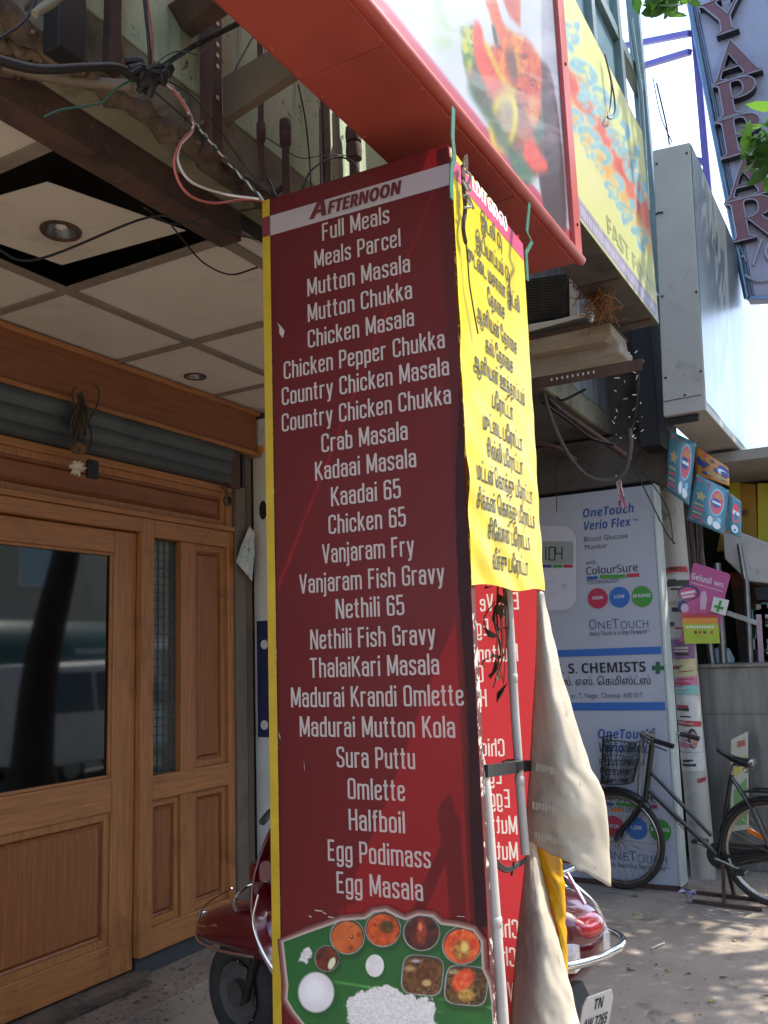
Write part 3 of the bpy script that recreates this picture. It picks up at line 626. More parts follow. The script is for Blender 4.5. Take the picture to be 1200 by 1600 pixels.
# ---- wires
def wire(pts, r, mat, label, cat='wire', n=8, twist=None):
    b = MB(); c = bez(pts, n)
    if twist:
        for s in (0, 1):
            b.tube([p+V((0, math.cos(i*1.1+s*math.pi), math.sin(i*1.1+s*math.pi)))*twist for i, p in enumerate(c)], r, 6, s)
    else: b.tube(c, r, 6)
    return tag(b.build('wire', mat, None, smooth=70), label, cat, None)
JX = -1.60
def wx(px, py, X=JX): return onx(px, py, X)
wire([wx(-10, 92), wx(60, 108), wx(140, 105), wx(185, 106), wx(212, 122), wx(236, 118)], .012, M['wire'], 'thick dark cable running along the slab into the tangled knot')
wire([wx(236, 118), wx(262, 98), wx(310, 68), wx(365, 40, -1.4), wx(420, 10, -1.25)], .008, M['wire'], 'grey cable rising from the tangled knot to the red sign')
wire([wx(236, 118), wx(232, 60), wx(226, 0), wx(224, -60)], .005, M['wire'], 'dark wire climbing straight up the green wall from the knot')
wire([wx(237, 118), wx(238, 60), wx(230, -5), wx(229, -60)], .003, M['wirer'], 'thin reddish wire climbing beside the dark wire from the knot')
wire([wx(238, 108), wx(255, 90), wx(280, 80), wx(308, 86)], .002, M['wireg'], 'short thin green wire end curling right of the knot')
wire([wx(245, 122), wx(272, 142), wx(298, 180), wx(300, 205), wx(281, 228), wx(279, 255), wx(300, 285), wx(350, 303), wx(405, 311, -1.5)], .004, M['wirew'], 'white wire drooping in a loop from the knot to the pillar corner')
wire([wx(245, 121), wx(270, 140), wx(294, 175), wx(302, 200), wx(283, 222), wx(272, 258), wx(290, 300), wx(330, 317), wx(380, 312), wx(408, 313, -1.5)], .004, M['wirer'], 'pink wire drooping in the lowest loop from the knot to the pillar corner')
wire([wx(243, 118), wx(262, 128), wx(285, 155), wx(300, 185), wx(330, 222), wx(370, 268), wx(412, 312, -1.5)], .003, [M['wirew'], M['wireg']], 'twisted white and green wire pair running down to the pillar corner', n=14, twist=.0035)
wire([wx(236, 138), wx(300, 195), wx(360, 255), wx(425, 305, -1.5)], .0025, M['wire'], 'thin black wire slanting behind the twisted pair')
wire([wx(205, 125), wx(180, 140), wx(160, 160), wx(130, 166), wx(95, 172), wx(70, 182)], .003, M['wireg'], 'loose thin wire hanging from the conduit over the rusty channel')
wire([wx(-10, 387, -2.0), wx(60, 405, -2.0), wx(230, 340, -1.9), wx(300, 348, -1.8), wx(402, 374, -1.55)], .004, M['wire'], 'black cable sagging under the ceiling to the pillar side')
wire([wx(225, 325, -1.9), wx(270, 350, -1.9), wx(330, 338, -1.8), wx(402, 325, -1.52)], .003, M['wire'], 'black wire crossing just under the end of the rusty channel')
wire([wx(268, 352, -2), wx(290, 380, -2), wx(320, 412, -1.9), wx(360, 429, -1.8), wx(402, 418, -1.6)], .003, M['wire'], 'slack black wire looping below the ceiling batten')
wire([wx(473, 295, -1.4), wx(485, 268, -1.4), wx(510, 250, -1.4), wx(535, 246, -1.4), wx(555, 256, -1.35), wx(560, 270, -1.3)], .003, M['wire'], 'wire arching over the top of the menu pillar')
wire([wx(466, 132, GX+.03), wx(476, 180, GX+.03), wx(483, 240, GX+.03), wx(486, 300, GX+.03)], .003, M['wire'], 'black wire hanging down the green wall behind the pillar top')
wire([wx(416, 215, GX+.03), wx(440, 230, GX+.03), wx(470, 247, GX+.03), wx(505, 243, GX+.03), wx(545, 243, GX+.03)], .002, M['wire'], 'thin black wire strung between the pipes on the green wall')
b = MB()
for k in range(26):
    p = wx(232+random.uniform(-16, 14), 122+random.uniform(-9, 12)); q = p+V((random.uniform(-.02, .02), random.uniform(-.06, .06), random.uniform(-.04, .03)))
    b.tube(bez([p, (p+q)/2+V((.02, .01, .02)), q], 4), random.uniform(.006, .014), 6)
tag(b.build('wire_knot', M['wire'], None, smooth=70), 'dark taped knot of tangled wires at the slab edge', 'wire knot')

# ---- lucky charm over the door
ch = thing('hanging_charm', 'dried leaf charm with white spiky shell and black pouch hung over the door', 'charm', onx(118, 690, WX+.2))
CX = WX+.17
b = MB()
for k in range(40):
    p = onx(125+random.uniform(-4, 4), random.uniform(612, 640), CX); q = onx(122+random.uniform(-12, 14), random.uniform(650, 708), CX+random.uniform(-.02, .04)); b.tube(bez([p, (p+q)/2+V((random.uniform(-.01, .03), random.uniform(-.015, .015), 0)), q], 4), random.uniform(.002, .006), 5)
for arc in ([(128, 668), (140, 655), (152, 632), (155, 612), (149, 602)], [(118, 640), (113, 620), (115, 606), (120, 604)], [(138, 660), (143, 680), (140, 700), (130, 706)]):
    b.tube(bez([onx(x, y, CX) for x, y in arc], 6), .004, 6)
b.build('twine', pmat('dry_twine', '#4d4030', '#2f271e', scale=30, rough=.95), ch, smooth=60)
b = MB(); c = onx(123, 701, CX+.01); b.lathe([(.005, -.028), (.028, -.022), (.036, -.002), (.03, .02), (.016, .03)], c, (0, 0, 1), 16); b.build('coconut', pmat('husk', '#7a5533', '#5a3d25', scale=40, rough=.9, bump=.4), ch, smooth=60)
c = onx(121, 731, CX+.01); b = MB()
for k in range(34):
    d = V((random.gauss(0, 1), random.gauss(0, 1), random.gauss(0, 1))).normalized(); b.lathe([(.016, .0), (.010, .02), (.001, random.uniform(.036, .05))], c, d, 6)
b.build('spiky_shell', pmat('shell', '#d9d0bd', '#b7a88e', scale=50, rough=.6), ch, smooth=50)
b = MB(); p = onx(144, 733, CX-.005); b.box(p.x-.012, p.x+.012, p.y-.035, p.y+.036, p.z-.048, p.z+.045); b.build('black_pouch', M['black'], ch, bevel=.01)

# ---- torn sticker and the white board beside the pier
tq = [onx(x, y, WX+.135) for x, y in ((390, 822), (398, 832), (396, 880), (394, 908), (369, 878), (378, 850))]
b = MB(); b.poly(tq); b.poly([p+V((.004, 0, 0)) for p in [onx(x, y, WX+.135) for x, y in ((378, 852), (396, 842), (397, 872), (372, 884))]], 1)
tag(b.build('torn_sticker', [pmat('sticker_paper', '#c9c3b8', '#9fb0ac', scale=28, rough=.6, stain=('#6b3d6f', 22, .58, .66)), pmat('sticker_print', '#7fa39b', '#d2cbbd', scale=45, rough=.6, stain=('#2b3a52', 35, .58, .62))], None, thick=.001), 'torn colourful paper sticker peeling off the brown pier', 'sticker')
wb = thing('white_poster_board', 'narrow visible edge of a white and navy poster board behind the pillar', 'poster', (-3.3, 4.44, 0))
zt, zb_ = ony(405, 655, 4.43).z, .25; xl = ony(398, 1000, 4.43).x
b = MB(); b.box(xl, -3.1, 4.43, 4.455, zb_, zt); b.build('board', M['white'], wb, bevel=.002)
b = MB(); z1_, z2_ = ony(410, 970, 4.42).z, ony(410, 1152, 4.42).z; b.box(xl+.02, -3.11, 4.4255, 4.429, z2_, z1_); b.build('navy_block', flat('navy_print', '#25264a'), wb)
for c, r_, m_, sx_q in ((ony(407, 703, 4.427), .03, flat('orange_print', '#d98a3a'), 1), (ony(411, 797, 4.427), .06, flat('dark_print', '#23202a'), .5), (ony(413, 1007, 4.423), .028, M['white'], 1), (ony(413, 1133, 4.423), .028, M['white'], 1)):
    b = MB(); b.disc(c, r_, (0, -1, 0), 20, 0, sx=sx_q, ref=(1, 0, 0)); b.build('printed_dot', m_, wb)

wire([wx(0, 60, GX+.04), wx(40, 30, GX+.04), wx(60, -10, GX+.04)], .004, M['wire'], 'thin dark wire at the far upper left corner of the wall')
wire([wx(250, 120), wx(300, 150), wx(340, 200), wx(385, 262, -1.62), wx(418, 300, -1.5)], .0022, M['wire'], 'fine black wire stretched above the twisted pair')
wire([wx(405, 40, GX+.03), wx(380, 85, GX+.03), wx(368, 108, GX+.03), wx(366, 122, GX+.03)], .003, M['wire'], 'short wire snagged on the grey flat bracket')
wire([wx(418, 278, -1.66), wx(424, 288, -1.6), wx(428, 300, -1.55), wx(432, 308, -1.5)], .005, M['wire'], 'short kinked dark cable at the foot of the collared pipe')
wire([wx(500, 170, GX+.03), wx(500, 230, GX+.03), wx(501, 290, GX+.03)], .0025, M['wire'], 'thin upright wire beside the stained flat steel strip')
# ================================================================== the menu pillar
K = V((-.908, 2.04, 0)); E_ = V((math.cos(DP), math.sin(DP), 0)); N_ = V((-math.sin(DP), math.cos(DP), 0)); UP = V((0, 0, 1))
PW, PD, PT, PB = .60, .61, 2.955, .16
def fpt(px, py, off=0): return onp(px, py, K-N_*off, N_)              # on the front sheet
def spt(px, py): return onp(px, py, K, E_)                            # on the side sheet
def fu(u, z, off=0): return K+E_*u-N_*off+UP*z
flexr = pmat('dark_red_flex', '#561a1a', '#4c1516', scale=1.5, spec=.22, rough=.45, trans=.10, tcol='#e0202a', stain=('#4a0f16', 2.2, .62, .8), rvar=.1)
flexw = flat('menu_lettering_white', '#c2b1a9', rough=.5, trans=.25); flexy = pmat('yellow_edge', '#b5930f', '#a3830c', scale=9, rough=.45, stain=('#6b5710', 16, .62, .75))
band = pmat('lilac_band', '#b9a9a9', '#ab9a9b', scale=3, rough=.45, trans=.25); dkred = flat('dark_red_print', '#5e1219', trans=.2); edge_shade = pmat('painted_edge_shade', '#35191b', '#2a1416', scale=6, rough=.5, spec=.15)
pil = thing('menu_pillar', 'tall boxed menu stand with a dark red flex front listing dishes and a torn yellow Tamil side', 'menu board', (K.x-.3, K.y+.3, 0))
# front sheet
b = MB()
b.grid(lambda s, t: fu(-PW+.026+(PW-.026)*s, PB+(PT-PB)*t, .0007*math.sin(9*t+4*s)), 6, 24, 0)
b.build('front_panel', flexr, pil, smooth=180)
zb0, zb1 = (fpt(407, 372).z+fpt(703, 290).z)/2, (fpt(407, 345).z+fpt(703, 252).z)/2
b = MB(); b.poly([fu(-PW, PB, .0025), fu(-PW+.0265, PB, .0025), fu(-PW+.0265, PT, .0025), fu(-PW, PT, .0025)]); b.poly([fu(-PW, PB, .0), fu(-PW, PT, .0), fu(-PW, PT, -.03), fu(-PW, PB, -.03)])
b.poly([fu(-PW, zb0, .0035), fu(-PW+.0262, zb0, .0035), fu(-PW+.0262, zb1, .0035), fu(-PW, zb1, .0035)], 1)
b.build('edge_strip', [flexy, flat('edge_red', '#6a1a22')], pil, fixn=False)
b = MB(); b.poly([fu(-PW+.027, zb0, .0015), fu(-.001, zb0, .0015), fu(-.001, zb1, .0015), fu(-PW+.027, zb1, .0015)]); b.build('heading_band', band, pil)
# frame's shadow painted as a dark strip down the right edge
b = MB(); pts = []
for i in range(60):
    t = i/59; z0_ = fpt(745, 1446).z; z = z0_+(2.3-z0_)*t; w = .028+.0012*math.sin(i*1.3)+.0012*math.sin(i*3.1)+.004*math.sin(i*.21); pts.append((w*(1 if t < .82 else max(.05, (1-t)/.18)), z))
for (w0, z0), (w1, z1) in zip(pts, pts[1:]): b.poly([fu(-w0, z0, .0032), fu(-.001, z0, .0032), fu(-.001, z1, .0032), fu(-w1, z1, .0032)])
b.build('shade_strip', edge_shade, pil)
LINES = [('Full Meals', 504, 376, 609, 347.5), ('Meals Parcel', 492, 420, 626.5, 383.5), ('Mutton Masala', 481, 464.5, 641.5, 424), ('Mutton Chukka', 481.6, 504, 644.5, 466), ('Chicken Masala', 481.6, 545.5, 647.5, 508),
 ('Chicken Pepper Chukka', 444, 595, 695.5, 542.5), ('Country Chicken Masala', 441, 635.5, 702.4, 584.5), ('Country Chicken Chukka', 441, 676.6, 705.4, 629.5), ('Crab Masala', 503, 708.5, 637.6, 686.6), ('Kadaai Masala', 493, 752, 651, 729.5),
 ('Kaadai 65', 518, 791, 627, 779), ('Chicken 65', 514, 834.5, 635, 823), ('Vanjaram Fry', 504, 879.5, 648, 870), ('Vanjaram Fish Gravy', 468.4, 926, 695.5, 914), ('Nethili 65', 525.4, 966.5, 632.5, 961), ('Nethili Fish Gravy', 485.5, 1013, 681.4, 1008.5),
 ('ThalaiKari Masala', 484, 1057, 687, 1055), ('Madurai Krandi Omlette', 455.4, 1103, 725.5, 1104), ('Madurai Mutton Kola', 469, 1149, 712, 1153.6), ('Sura Puttu', 526.7, 1197, 649.5, 1202.7), ('Omlette', 544, 1247, 633.7, 1252.7),
 ('Halfboil', 545.7, 1296, 633.7, 1302.5), ('Egg Podimass', 513, 1343, 674, 1359), ('Egg Masala', 526.7, 1393.7, 662, 1410)]
b = MB(); CAPH = (fpt(461, 1070).z-fpt(461, 1101).z)
zs = []
for s, xa, ya, xb, yb in LINES:
    p, q = fpt(xa, ya), fpt(xb, yb); zs.append((p.z+q.z)/2)
cf = np.polyfit(range(len(zs)), zs, 1)
for i, (s, xa, ya, xb, yb) in enumerate(LINES):
    p, q = fpt(xa, ya), fpt(xb, yb); z = .3*np.polyval(cf, i)+.7*zs[i]; ua, ub = (p-K).dot(E_), (q-K).dot(E_)
    vs, fs, wd_ = menu_text(s); sx = (ub-ua)/wd_
    put2d(b, vs, fs, fu(ua, z, .0016), E_*sx, UP*CAPH)
b.build('dish_lettering', flexw, pil, fixn=False)
b = MB(); zt_ = zb0+.014
p, q = fpt(484, 343), fpt(512, 335); ua = (fpt(484, 343)-K).dot(E_); ub = (fpt(511, 337)-K).dot(E_); uc = (fpt(629, 304)-K).dot(E_); hh = zb1-zb0
font_fit(b, mathsans('A', 'bi'), fu(ua, zt_, .0042), fu(ub, zt_, .0042), hh*.86, bold=.02); font_fit(b, mathsans('FTERNOON', 'bi'), fu(ub+.004, zt_, .0042), fu(uc, zt_, .0042), hh*.62, bold=.03)
b.build('heading_lettering', dkred, pil, fixn=False)
# printed food on its banana leaf
def z7(x, y, off): return fpt(400+x/3, 1380+y/3, off)
leaf_o = [(120, 272), (240, 225), (345, 188), (400, 168), (470, 162), (510, 160), (550, 130), (610, 122), (665, 150), (700, 165), (760, 142), (830, 150), (870, 186), (950, 196), (1020, 215), (1062, 270), (1068, 400), (1096, 460), (1112, 560), (1120, 700), (1122, 1300), (330, 1300), (250, 700), (170, 600), (138, 545), (143, 480)]
ce = (620, 640)
def grow(o_, d):
    out = []; n = len(o_)
    for i in range(n):
        a, c = o_[i-1], o_[(i+1) % n]; tx, ty = c[0]-a[0], c[1]-a[1]; l = math.hypot(tx, ty); out.append((o_[i][0]+ty/l*d, o_[i][1]-tx/l*d))
    return out
gl = MB(); rings = [(-9, '#bfa89b'), (-2, '#b59c90'), (6, '#8a5550'), (22, '#521818')]
for (d0, c0), (d1, c1) in zip(rings, rings[1:]):
    A, B = grow(leaf_o, d0), grow(leaf_o, d1)
    for i in range(len(A)):
        j = (i+1) % len(A)
        if A[i][1] > 900 and A[j][1] > 900: continue
        q = [A[i], A[j], B[j], B[i]]
        if max(p[0] for p in q) > 1125: continue
        n0 = len(gl.v); gl.v += [z7(x, y, .0035) for x, y in q]; gl.c += [c0, c0, c1, c1]; gl.f.append((n0, n0+1, n0+2, n0+3)); gl.m.append(0)
gl.build('printed_glow', attr_mat('printed_glow', trans=.1), pil, fixn=False)
P = Paint(96, 1124, 96, 900, 330, 250, '#1a5a24', 4)
P.lay(np.clip((P.Y-420)/500, 0, 1), '#2b7d33', '#175020', 60); P.lay(np.clip((330-P.Y)/260, 0, 1), '#0f4419', '#16521f', 90)
for k in range(46): x = 120+k*24; P.poly([(x, 100), (x+7, 100), (x+47, 900), (x+40, 900)], '#1d6a2a', soft=3, curve=False, op=.35)
P.poly([(330, 452), (700, 508), (1124, 580), (1124, 594), (700, 520), (330, 460)], '#5f9f4a', soft=4, curve=False)
def bowl(cx, cy, rx, ry, c1, c2, c3, p=2, rot=0, sc=26):
    P.ell(cx+8, cy+16, rx*1.1, ry*1.08, '#0e3d16', op=.75, soft=.25, p=p, rot=rot); P.ell(cx, cy, rx, ry, '#b9b4ad', '#8d8880', 60, p=p, rot=rot, soft=.03); P.ell(cx+1, cy-1, rx*.95, ry*.95, '#3c332e', p=p, rot=rot, soft=.04)
    P.ell(cx, cy+4, rx*.90, ry*.89, c1, c2, sc, c3=c3, p=p, rot=rot, soft=.05, con=3); P.ell(cx-rx*.3, cy+ry*.25, rx*.45, ry*.4, c2, op=.25, soft=.9, p=p)
bowl(428, 250, 82, 84, '#b0491b', '#c9622a', '#8a3512', sc=60); P.ell(448, 252, 9, 9, '#5a2410'); P.ell(447, 250, 4, 4, '#e0b08a')
bowl(595, 215, 85, 84, '#b43a14', '#d2571e', '#7a260e'); P.ell(612, 205, 34, 28, '#6d4a1c', '#3d2a12', 14, soft=.5)
bowl(776, 232, 87, 86, '#3a0f0d', '#5d1a12', '#200808'); P.ell(775, 228, 24, 55, '#b5452a', '#7a2016', 12, soft=.6); P.ell(770, 205, 10, 20, '#d8764a', soft=.6)
bowl(965, 292, 93, 90, '#d2341a', '#ea6228', '#f0a04a'); P.ell(965, 315, 42, 50, '#c9913a', '#8a4a1c', 14, soft=.6); P.ell(978, 300, 18, 26, '#e8c06a', soft=.8)
bowl(332, 353, 58, 62, '#4a1a12', '#7a2c1a', '#2a0e0a'); P.ell(355, 376, 15, 30, '#d8d5b0', soft=.3, rot=.4)
bowl(780, 432, 98, 95, '#4d2c14', '#7f5228', '#2a180c', p=4, rot=.1, sc=20); P.ell(800, 430, 46, 62, '#7a3f1e', '#4a2410', 16, soft=.4, rot=.5); P.ell(800, 468, 22, 16, '#c9a06a', soft=.6); P.ell(720, 400, 26, 12, '#b08a5a', soft=.7); P.ell(750, 365, 22, 8, '#a5a5a0', soft=.8)
bowl(985, 480, 101, 94, '#3a2412', '#6d4420', '#8a6a3a', p=4, rot=.1, sc=18); P.ell(970, 455, 44, 62, '#d23018', '#ee6a3a', 22, soft=.25, rot=.7); P.ell(985, 525, 38, 30, '#d8ab58', '#a06a2a', 10, soft=.5); P.ell(925, 415, 24, 12, '#c9b58a', '#7a5a2a', 8, soft=.7)
P.ell(290, 524, 94, 106, '#0f4a1a', soft=.25, op=.8); P.ell(282, 512, 86, 96, '#a5a29c', soft=.04); P.ell(282, 512, 81, 91, '#e2d9d6', '#d8cecb', 60, soft=.04); P.ell(275, 495, 50, 60, '#f0e9e6', soft=.9)
P.ell(564, 398, 47, 57, '#0f4a1a', soft=.25, op=.8); P.ell(557, 387, 43, 53, '#e8dfda', '#d8ccc6', 40, soft=.06)
random.seed(3)
rice_o = [(430, 980), (440, 700), (432, 610), (430, 560), (460, 520), (560, 492), (622, 480), (665, 505), (760, 535), (848, 572), (838, 660), (850, 980)]
P.poly([(x+8, y+14) for x, y in rice_o], '#145a20', soft=12, op=.7); P.poly(rice_o, '#ece4df', '#d3c8c2', 7, soft=14, wob=3, con=3)
for k in range(150): x, y = random.uniform(425, 860), random.uniform(480, 880); P.ell(x, y, 9, 2.6, random.choice(['#f6f1ec', '#c9beb8', '#e6ddd8']), rot=random.uniform(0, 3), soft=.5, op=.7*(1 if abs(x-640) < 190 and y > 530 else .4))
P.poly([(196, 372), (212, 335), (225, 308), (252, 300), (264, 342), (244, 356), (238, 378), (212, 366)], '#e2dad4', '#b9b0a8', 8, soft=4, wob=2); P.ell(795, 542, 14, 7, '#e8e0d8', soft=.5)
lm = P.mask(leaf_o, False) > .5
lo_ = np.array([(max(97, min(1123, x)), max(97, min(899, y))) for x, y in leaf_o])
P.mesh('printed_food', lambda x, y: z7(x, y, .0030), attr_mat('food_print', .4, trans=.1), pil, clip=lambda X, Y: P.blur(lm.astype(float), 1) > .5)
# scuffs on the front
b = MB()
for (x, y, w, h) in ((440, 518, 9, 14), (437, 510, 6, 8), (498, 1423, 12, 2), (506, 1427, 6, 2), (484, 1432, 7, 3), (516, 1433, 10, 2), (477, 1198, 1.5, 12), (437, 1150, 1.5, 9), (720, 1432, 14, 1.2)):
    b.poly([fpt(x+random.uniform(-2, 2)+dx*w/2, y+dy*h/2+dx*h*.3, .0045) for dx, dy in ((-1, -1), (1, -.7), (.8, 1), (-.7, .8))])
b.build('scuff_mark', flat('scuffed_vinyl', '#a89a90'), pil, fixn=False)

# yellow side banner, rippled
def side_disp(v, z):
    k = max(0, min(1, (2.75-z)/1.0)); return .006+.004*k*math.sin(13*z+3*v)*(1-.7*v)+.0035*k*math.sin(31*z-9*v+1)*max(0, 1-v*1.4)+.010*math.sin(2.2*v*3.14/2)*k*.6+.002*math.sin(47*z+17*v)*k
def sp(v, z, off=0): return K+N_*(v*PD)+E_*(side_disp(v, z)+off)+UP*z
ZY = (spt(738, 915).z+spt(846, 924).z)/2
def yz(s, t):
    zt = PT-.01-.03*s; zb = spt(738, 915).z+(spt(846, 924).z-spt(738, 915).z)*s+.006*math.sin(9*s); return sp(-.004+1.004*s, zb+(zt-zb)*t)
ymat = pmat('yellow_flex', '#e6cf1c', '#dcc318', scale=1.6, rough=.38, trans=.22, stain=('#a8901c', 3, .66, .85), stain2=('#f2e886', 7, .64, .8), rvar=.1)
b = MB(); b.grid(yz, 60, 180); b.build('side_banner', ymat, pil, smooth=180)
def zband(pxs): return sum(spt(x, y).z for x, y in pxs)/len(pxs)
zh1, zh0 = zband([(719, 274), (819, 380)]), zband([(721.6, 303.5), (819.5, 406)])
b = MB(); b.grid(lambda s, t: sp(.015+.98*s, zh0+(zh1-zh0)*t, .0008), 60, 8); b.build('heading_band', pmat('pink_band', '#c2456b', '#b83a60', scale=3, rough=.4), pil, smooth=180)
TL = [('மாைல', 736, 319, 790, 371, 1), ('இட்லி (2)', 748.6, 360, 782, 400, 0), ('இடியாப்பம் (2)', 741, 398, 793.6, 445, 0), ('முட்ைட மசாலா இட்லி', 726.6, 425, 809, 488, 0), ('ேதாைச', 759, 486, 786, 506, 0), ('ஆனியன் ேதாைச', 741, 513, 805, 558, 0),
      ('கல் ேதாைச', 755, 562.6, 798, 588.7, 0), ('ஆனியன் ஊத்தாப்பம்', 737, 590, 816.6, 637, 0), ('பேராட்டா', 765.5, 647, 798, 663.5, 0), ('முட்ைட பேராட்டா', 752, 682.5, 813.5, 710, 0), ('சில்லி பேராட்டா', 757, 725, 813.5, 748, 0),
      ('மட்டன் ெகாத்து பேராட்டா', 740, 762, 830, 792, 0), ('சிக்கன் ெகாத்து பேராட்டா', 741, 805, 833, 831, 0), ('சிேலான் பேராட்டா', 757, 851, 824, 868, 0), ('வீச்சு பேராட்டா', 766, 898.6, 821, 907, 0)]
b = MB()
for s, xa, ya, xb, yb, m in TL:
    p, q = spt(xa, ya), spt(xb, yb); va, vb = (p-K).dot(N_)/PD, (q-K).dot(N_)/PD; z0 = (p.z+q.z)/2+.014; h = .043 if not m else .050
    cs = font_outline(s, 2, .018 if not m else .03); x0 = min(c[0] for k in cs for c in k); x1 = max(c[0] for k in cs for c in k); vs, fs = fill2d(cs)
    if m: z0 = zh0+.028
    b.mesh([sp(va+(vb-va)*(x-x0)/(x1-x0), z0+y*h/.62, .0016) for x, y in vs], fs, m)
b.build('tamil_lettering', [flat('dark_grey_print', '#2b2a22'), flat('white_print', '#efe6e2')], pil, fixn=False)

# the sheet at the back, seen from inside: lettering reads mirrored
backr = pmat('back_red_flex', '#a5242a', '#982026', scale=1.8, rough=.5, trans=.5, tcol='#d8454a', stain=('#3b1414', 26, .68, .74))
BL = [('Egg Ve', 811, 952, 927), ('Egg Masala', 764, 993, 967), ('Mutton Masala', 810, 1033, 1008), ('Omlette', 756, 1066, 1039), ('Halfboil', 761, 1104, 1078), ('Chicken Fry', 789, 1182, 1155), ('Egg Podimass', 784, 1225, 1199), ('Egg Masala', 797, 1262, 1235), ('Mutton Chukka', 809, 1304, 1276), ('Mutton Masala', 810, 1345, 1317), ('Chicken Masala', 811, 1467, 1440), ('Chicken 65', 807, 1511, 1483), ('Vanjaram Fry', 805, 1566, 1538)]
cts = []
for s, px, yb, yt in BL:
    p = onp(px, yb, K+N_*(PD-.01), N_); h = CAPH*1.02; u = (p-K).dot(E_); x = T_/2
    for ch in s:
        wd_, cs = GLYPH[ch]; cts += [[(u-(q[0]+x)*h*.98, p.z+q[1]*h) for q in c] for c in cs]; x += wd_+.185
bvs, bout, bins = fill_split([(-PW-.002, PB), (-.002, PB), (-.002, PT), (-PW-.002, PT)], cts)
b = MB(); bpt = [K+E_*x+UP*y+N_*(PD-.01) for x, y in bvs]; b.mesh(bpt, bout); b.build('back_panel', backr, pil, fixn=False)
b = MB(); b.mesh(bpt, bins); b.build('mirrored_lettering', flat('back_lettering', '#e3d8cf', trans=.6), pil, fixn=False)
b = MB(); b.grid(lambda s, t: K+N_*(PD*s)+E_*(-PW+.002)+UP*(PB+(PT-PB)*t), 3, 8); b.build('far_panel', flexr, pil)
# frame
fr = pmat('peeling_frame_paint', '#5a2a26', '#43211e', scale=18, rough=.7, stain=('#c9c2b6', 26, .54, .58), bump=.3)
def post(u, v, sx=1, name='frame_post', mat=fr):
    b = MB(); p = K+E_*u+N_*v
    b.prism([p, p+E_*.03*sx, p+E_*.03*sx+N_*.003, p+N_*.003], UP*PT); b.prism([p+N_*.0035, p+E_*.003*sx+N_*.0035, p+E_*.003*sx+N_*.033, p+N_*.033], UP*PT)
    b.build(name, mat, pil)
post(-.003, .0015, -1); post(-PW+.004, .0015, 1); post(-PW+.004, PD-.05, 1)
b = MB()
for z in (PT-.02, .30):
    b.bar(K+E_*-.02+N_*.04+UP*z, K+E_*-.02+N_*(PD-.04)+UP*z, .025, .025); b.bar(K+E_*-(PW-.02)+N_*.04+UP*z, K+E_*-(PW-.02)+N_*(PD-.04)+UP*z, .025, .025)
b.build('frame_rail', M['rust'], pil)
b = MB(); b.grid(lambda s, t: K+E_*(-PW+.01+(PW-.02)*s)+N_*(.01+(PD-.02)*t)+UP*(PT-.04), 2, 2); b.build('sun_lid', M['rust'], pil)  # lid added inside the top to keep sun streaks off the front sheet
pv = pmat('grey_pvc', '#b9b2aa', '#a39b92', scale=5, rough=.5, stain=('#6b6259', 9, .6, .74))
def pp(px, py, v, u=None): return onp(px, py, K+N_*v, N_)
for pts, r, nm in (([(793, 880, .40), (793, 917, .40), (805, 1122, .40), (815, 1262, .40), (821, 1335, .40)], .0125, 'inner_conduit'), ([(744, 1170, .06), (758, 1230, .06), (781, 1533, .06), (790, 1660, .06)], .0145, 'outer_conduit')):
    b = MB(); q = [pp(*p) for p in pts]; b.tube(q, r, 14)
    for k in (1, 2, 3): a = q[k-1]+(q[k]-q[k-1])*.7; d = (q[k]-q[k-1]).normalized(); b.lathe([(r, -.012), (r*1.12, -.010), (r*1.12, .010), (r, .012)], a, d, 14)
    b.build(nm, pv, pil, smooth=50)
b = MB(); p, q = pp(757, 1205, .05), pp(828, 1196, .58); b.bar(p, q, .018, .03); b.lathe([(.02, -.015), (.03, -.012), (.03, .012), (.02, .015)], pp(801, 1196, .38), (0, 0, 1), 14); b.build('clamp_bracket', M['black'], pil, smooth=40)
b = MB()
for k in range(3): b.tube(bez([pp(772, 1340+4*k, .1), pp(792, 1356+3*k, .25), pp(822, 1342+2*k, .42)], 6), .0035, 6)
b.tube(bez([pp(803, 1346, .3), pp(799, 1368, .3)], 4), .003, 5); b.build('tie_wire', M['wire'], pil, smooth=60)
b = MB(); random.seed(11)
for k in range(9):
    a = pp(783+random.uniform(-10, 8), random.uniform(905, 970), .33); d = pp(775+random.uniform(-9, 12), random.uniform(975, 1085), .33+random.uniform(-.05, .05)); b.tube(bez([a, (a+d)/2+V((random.uniform(-.03, .03), 0, 0)), d], 5), random.uniform(.001, .003), 5)
for k in range(16):
    c = pp(778+random.uniform(-14, 10), random.uniform(915, 1085), .32); d = [V((random.uniform(-.02, .02), random.uniform(-.015, .015), random.uniform(-.03, .03))) for _ in range(4)]; b.poly([c+x for x in d])
b.build('dry_creeper', pmat('dry_leaves', '#5b4c35', '#352b1f', scale=30, rough=.95), pil, smooth=60)
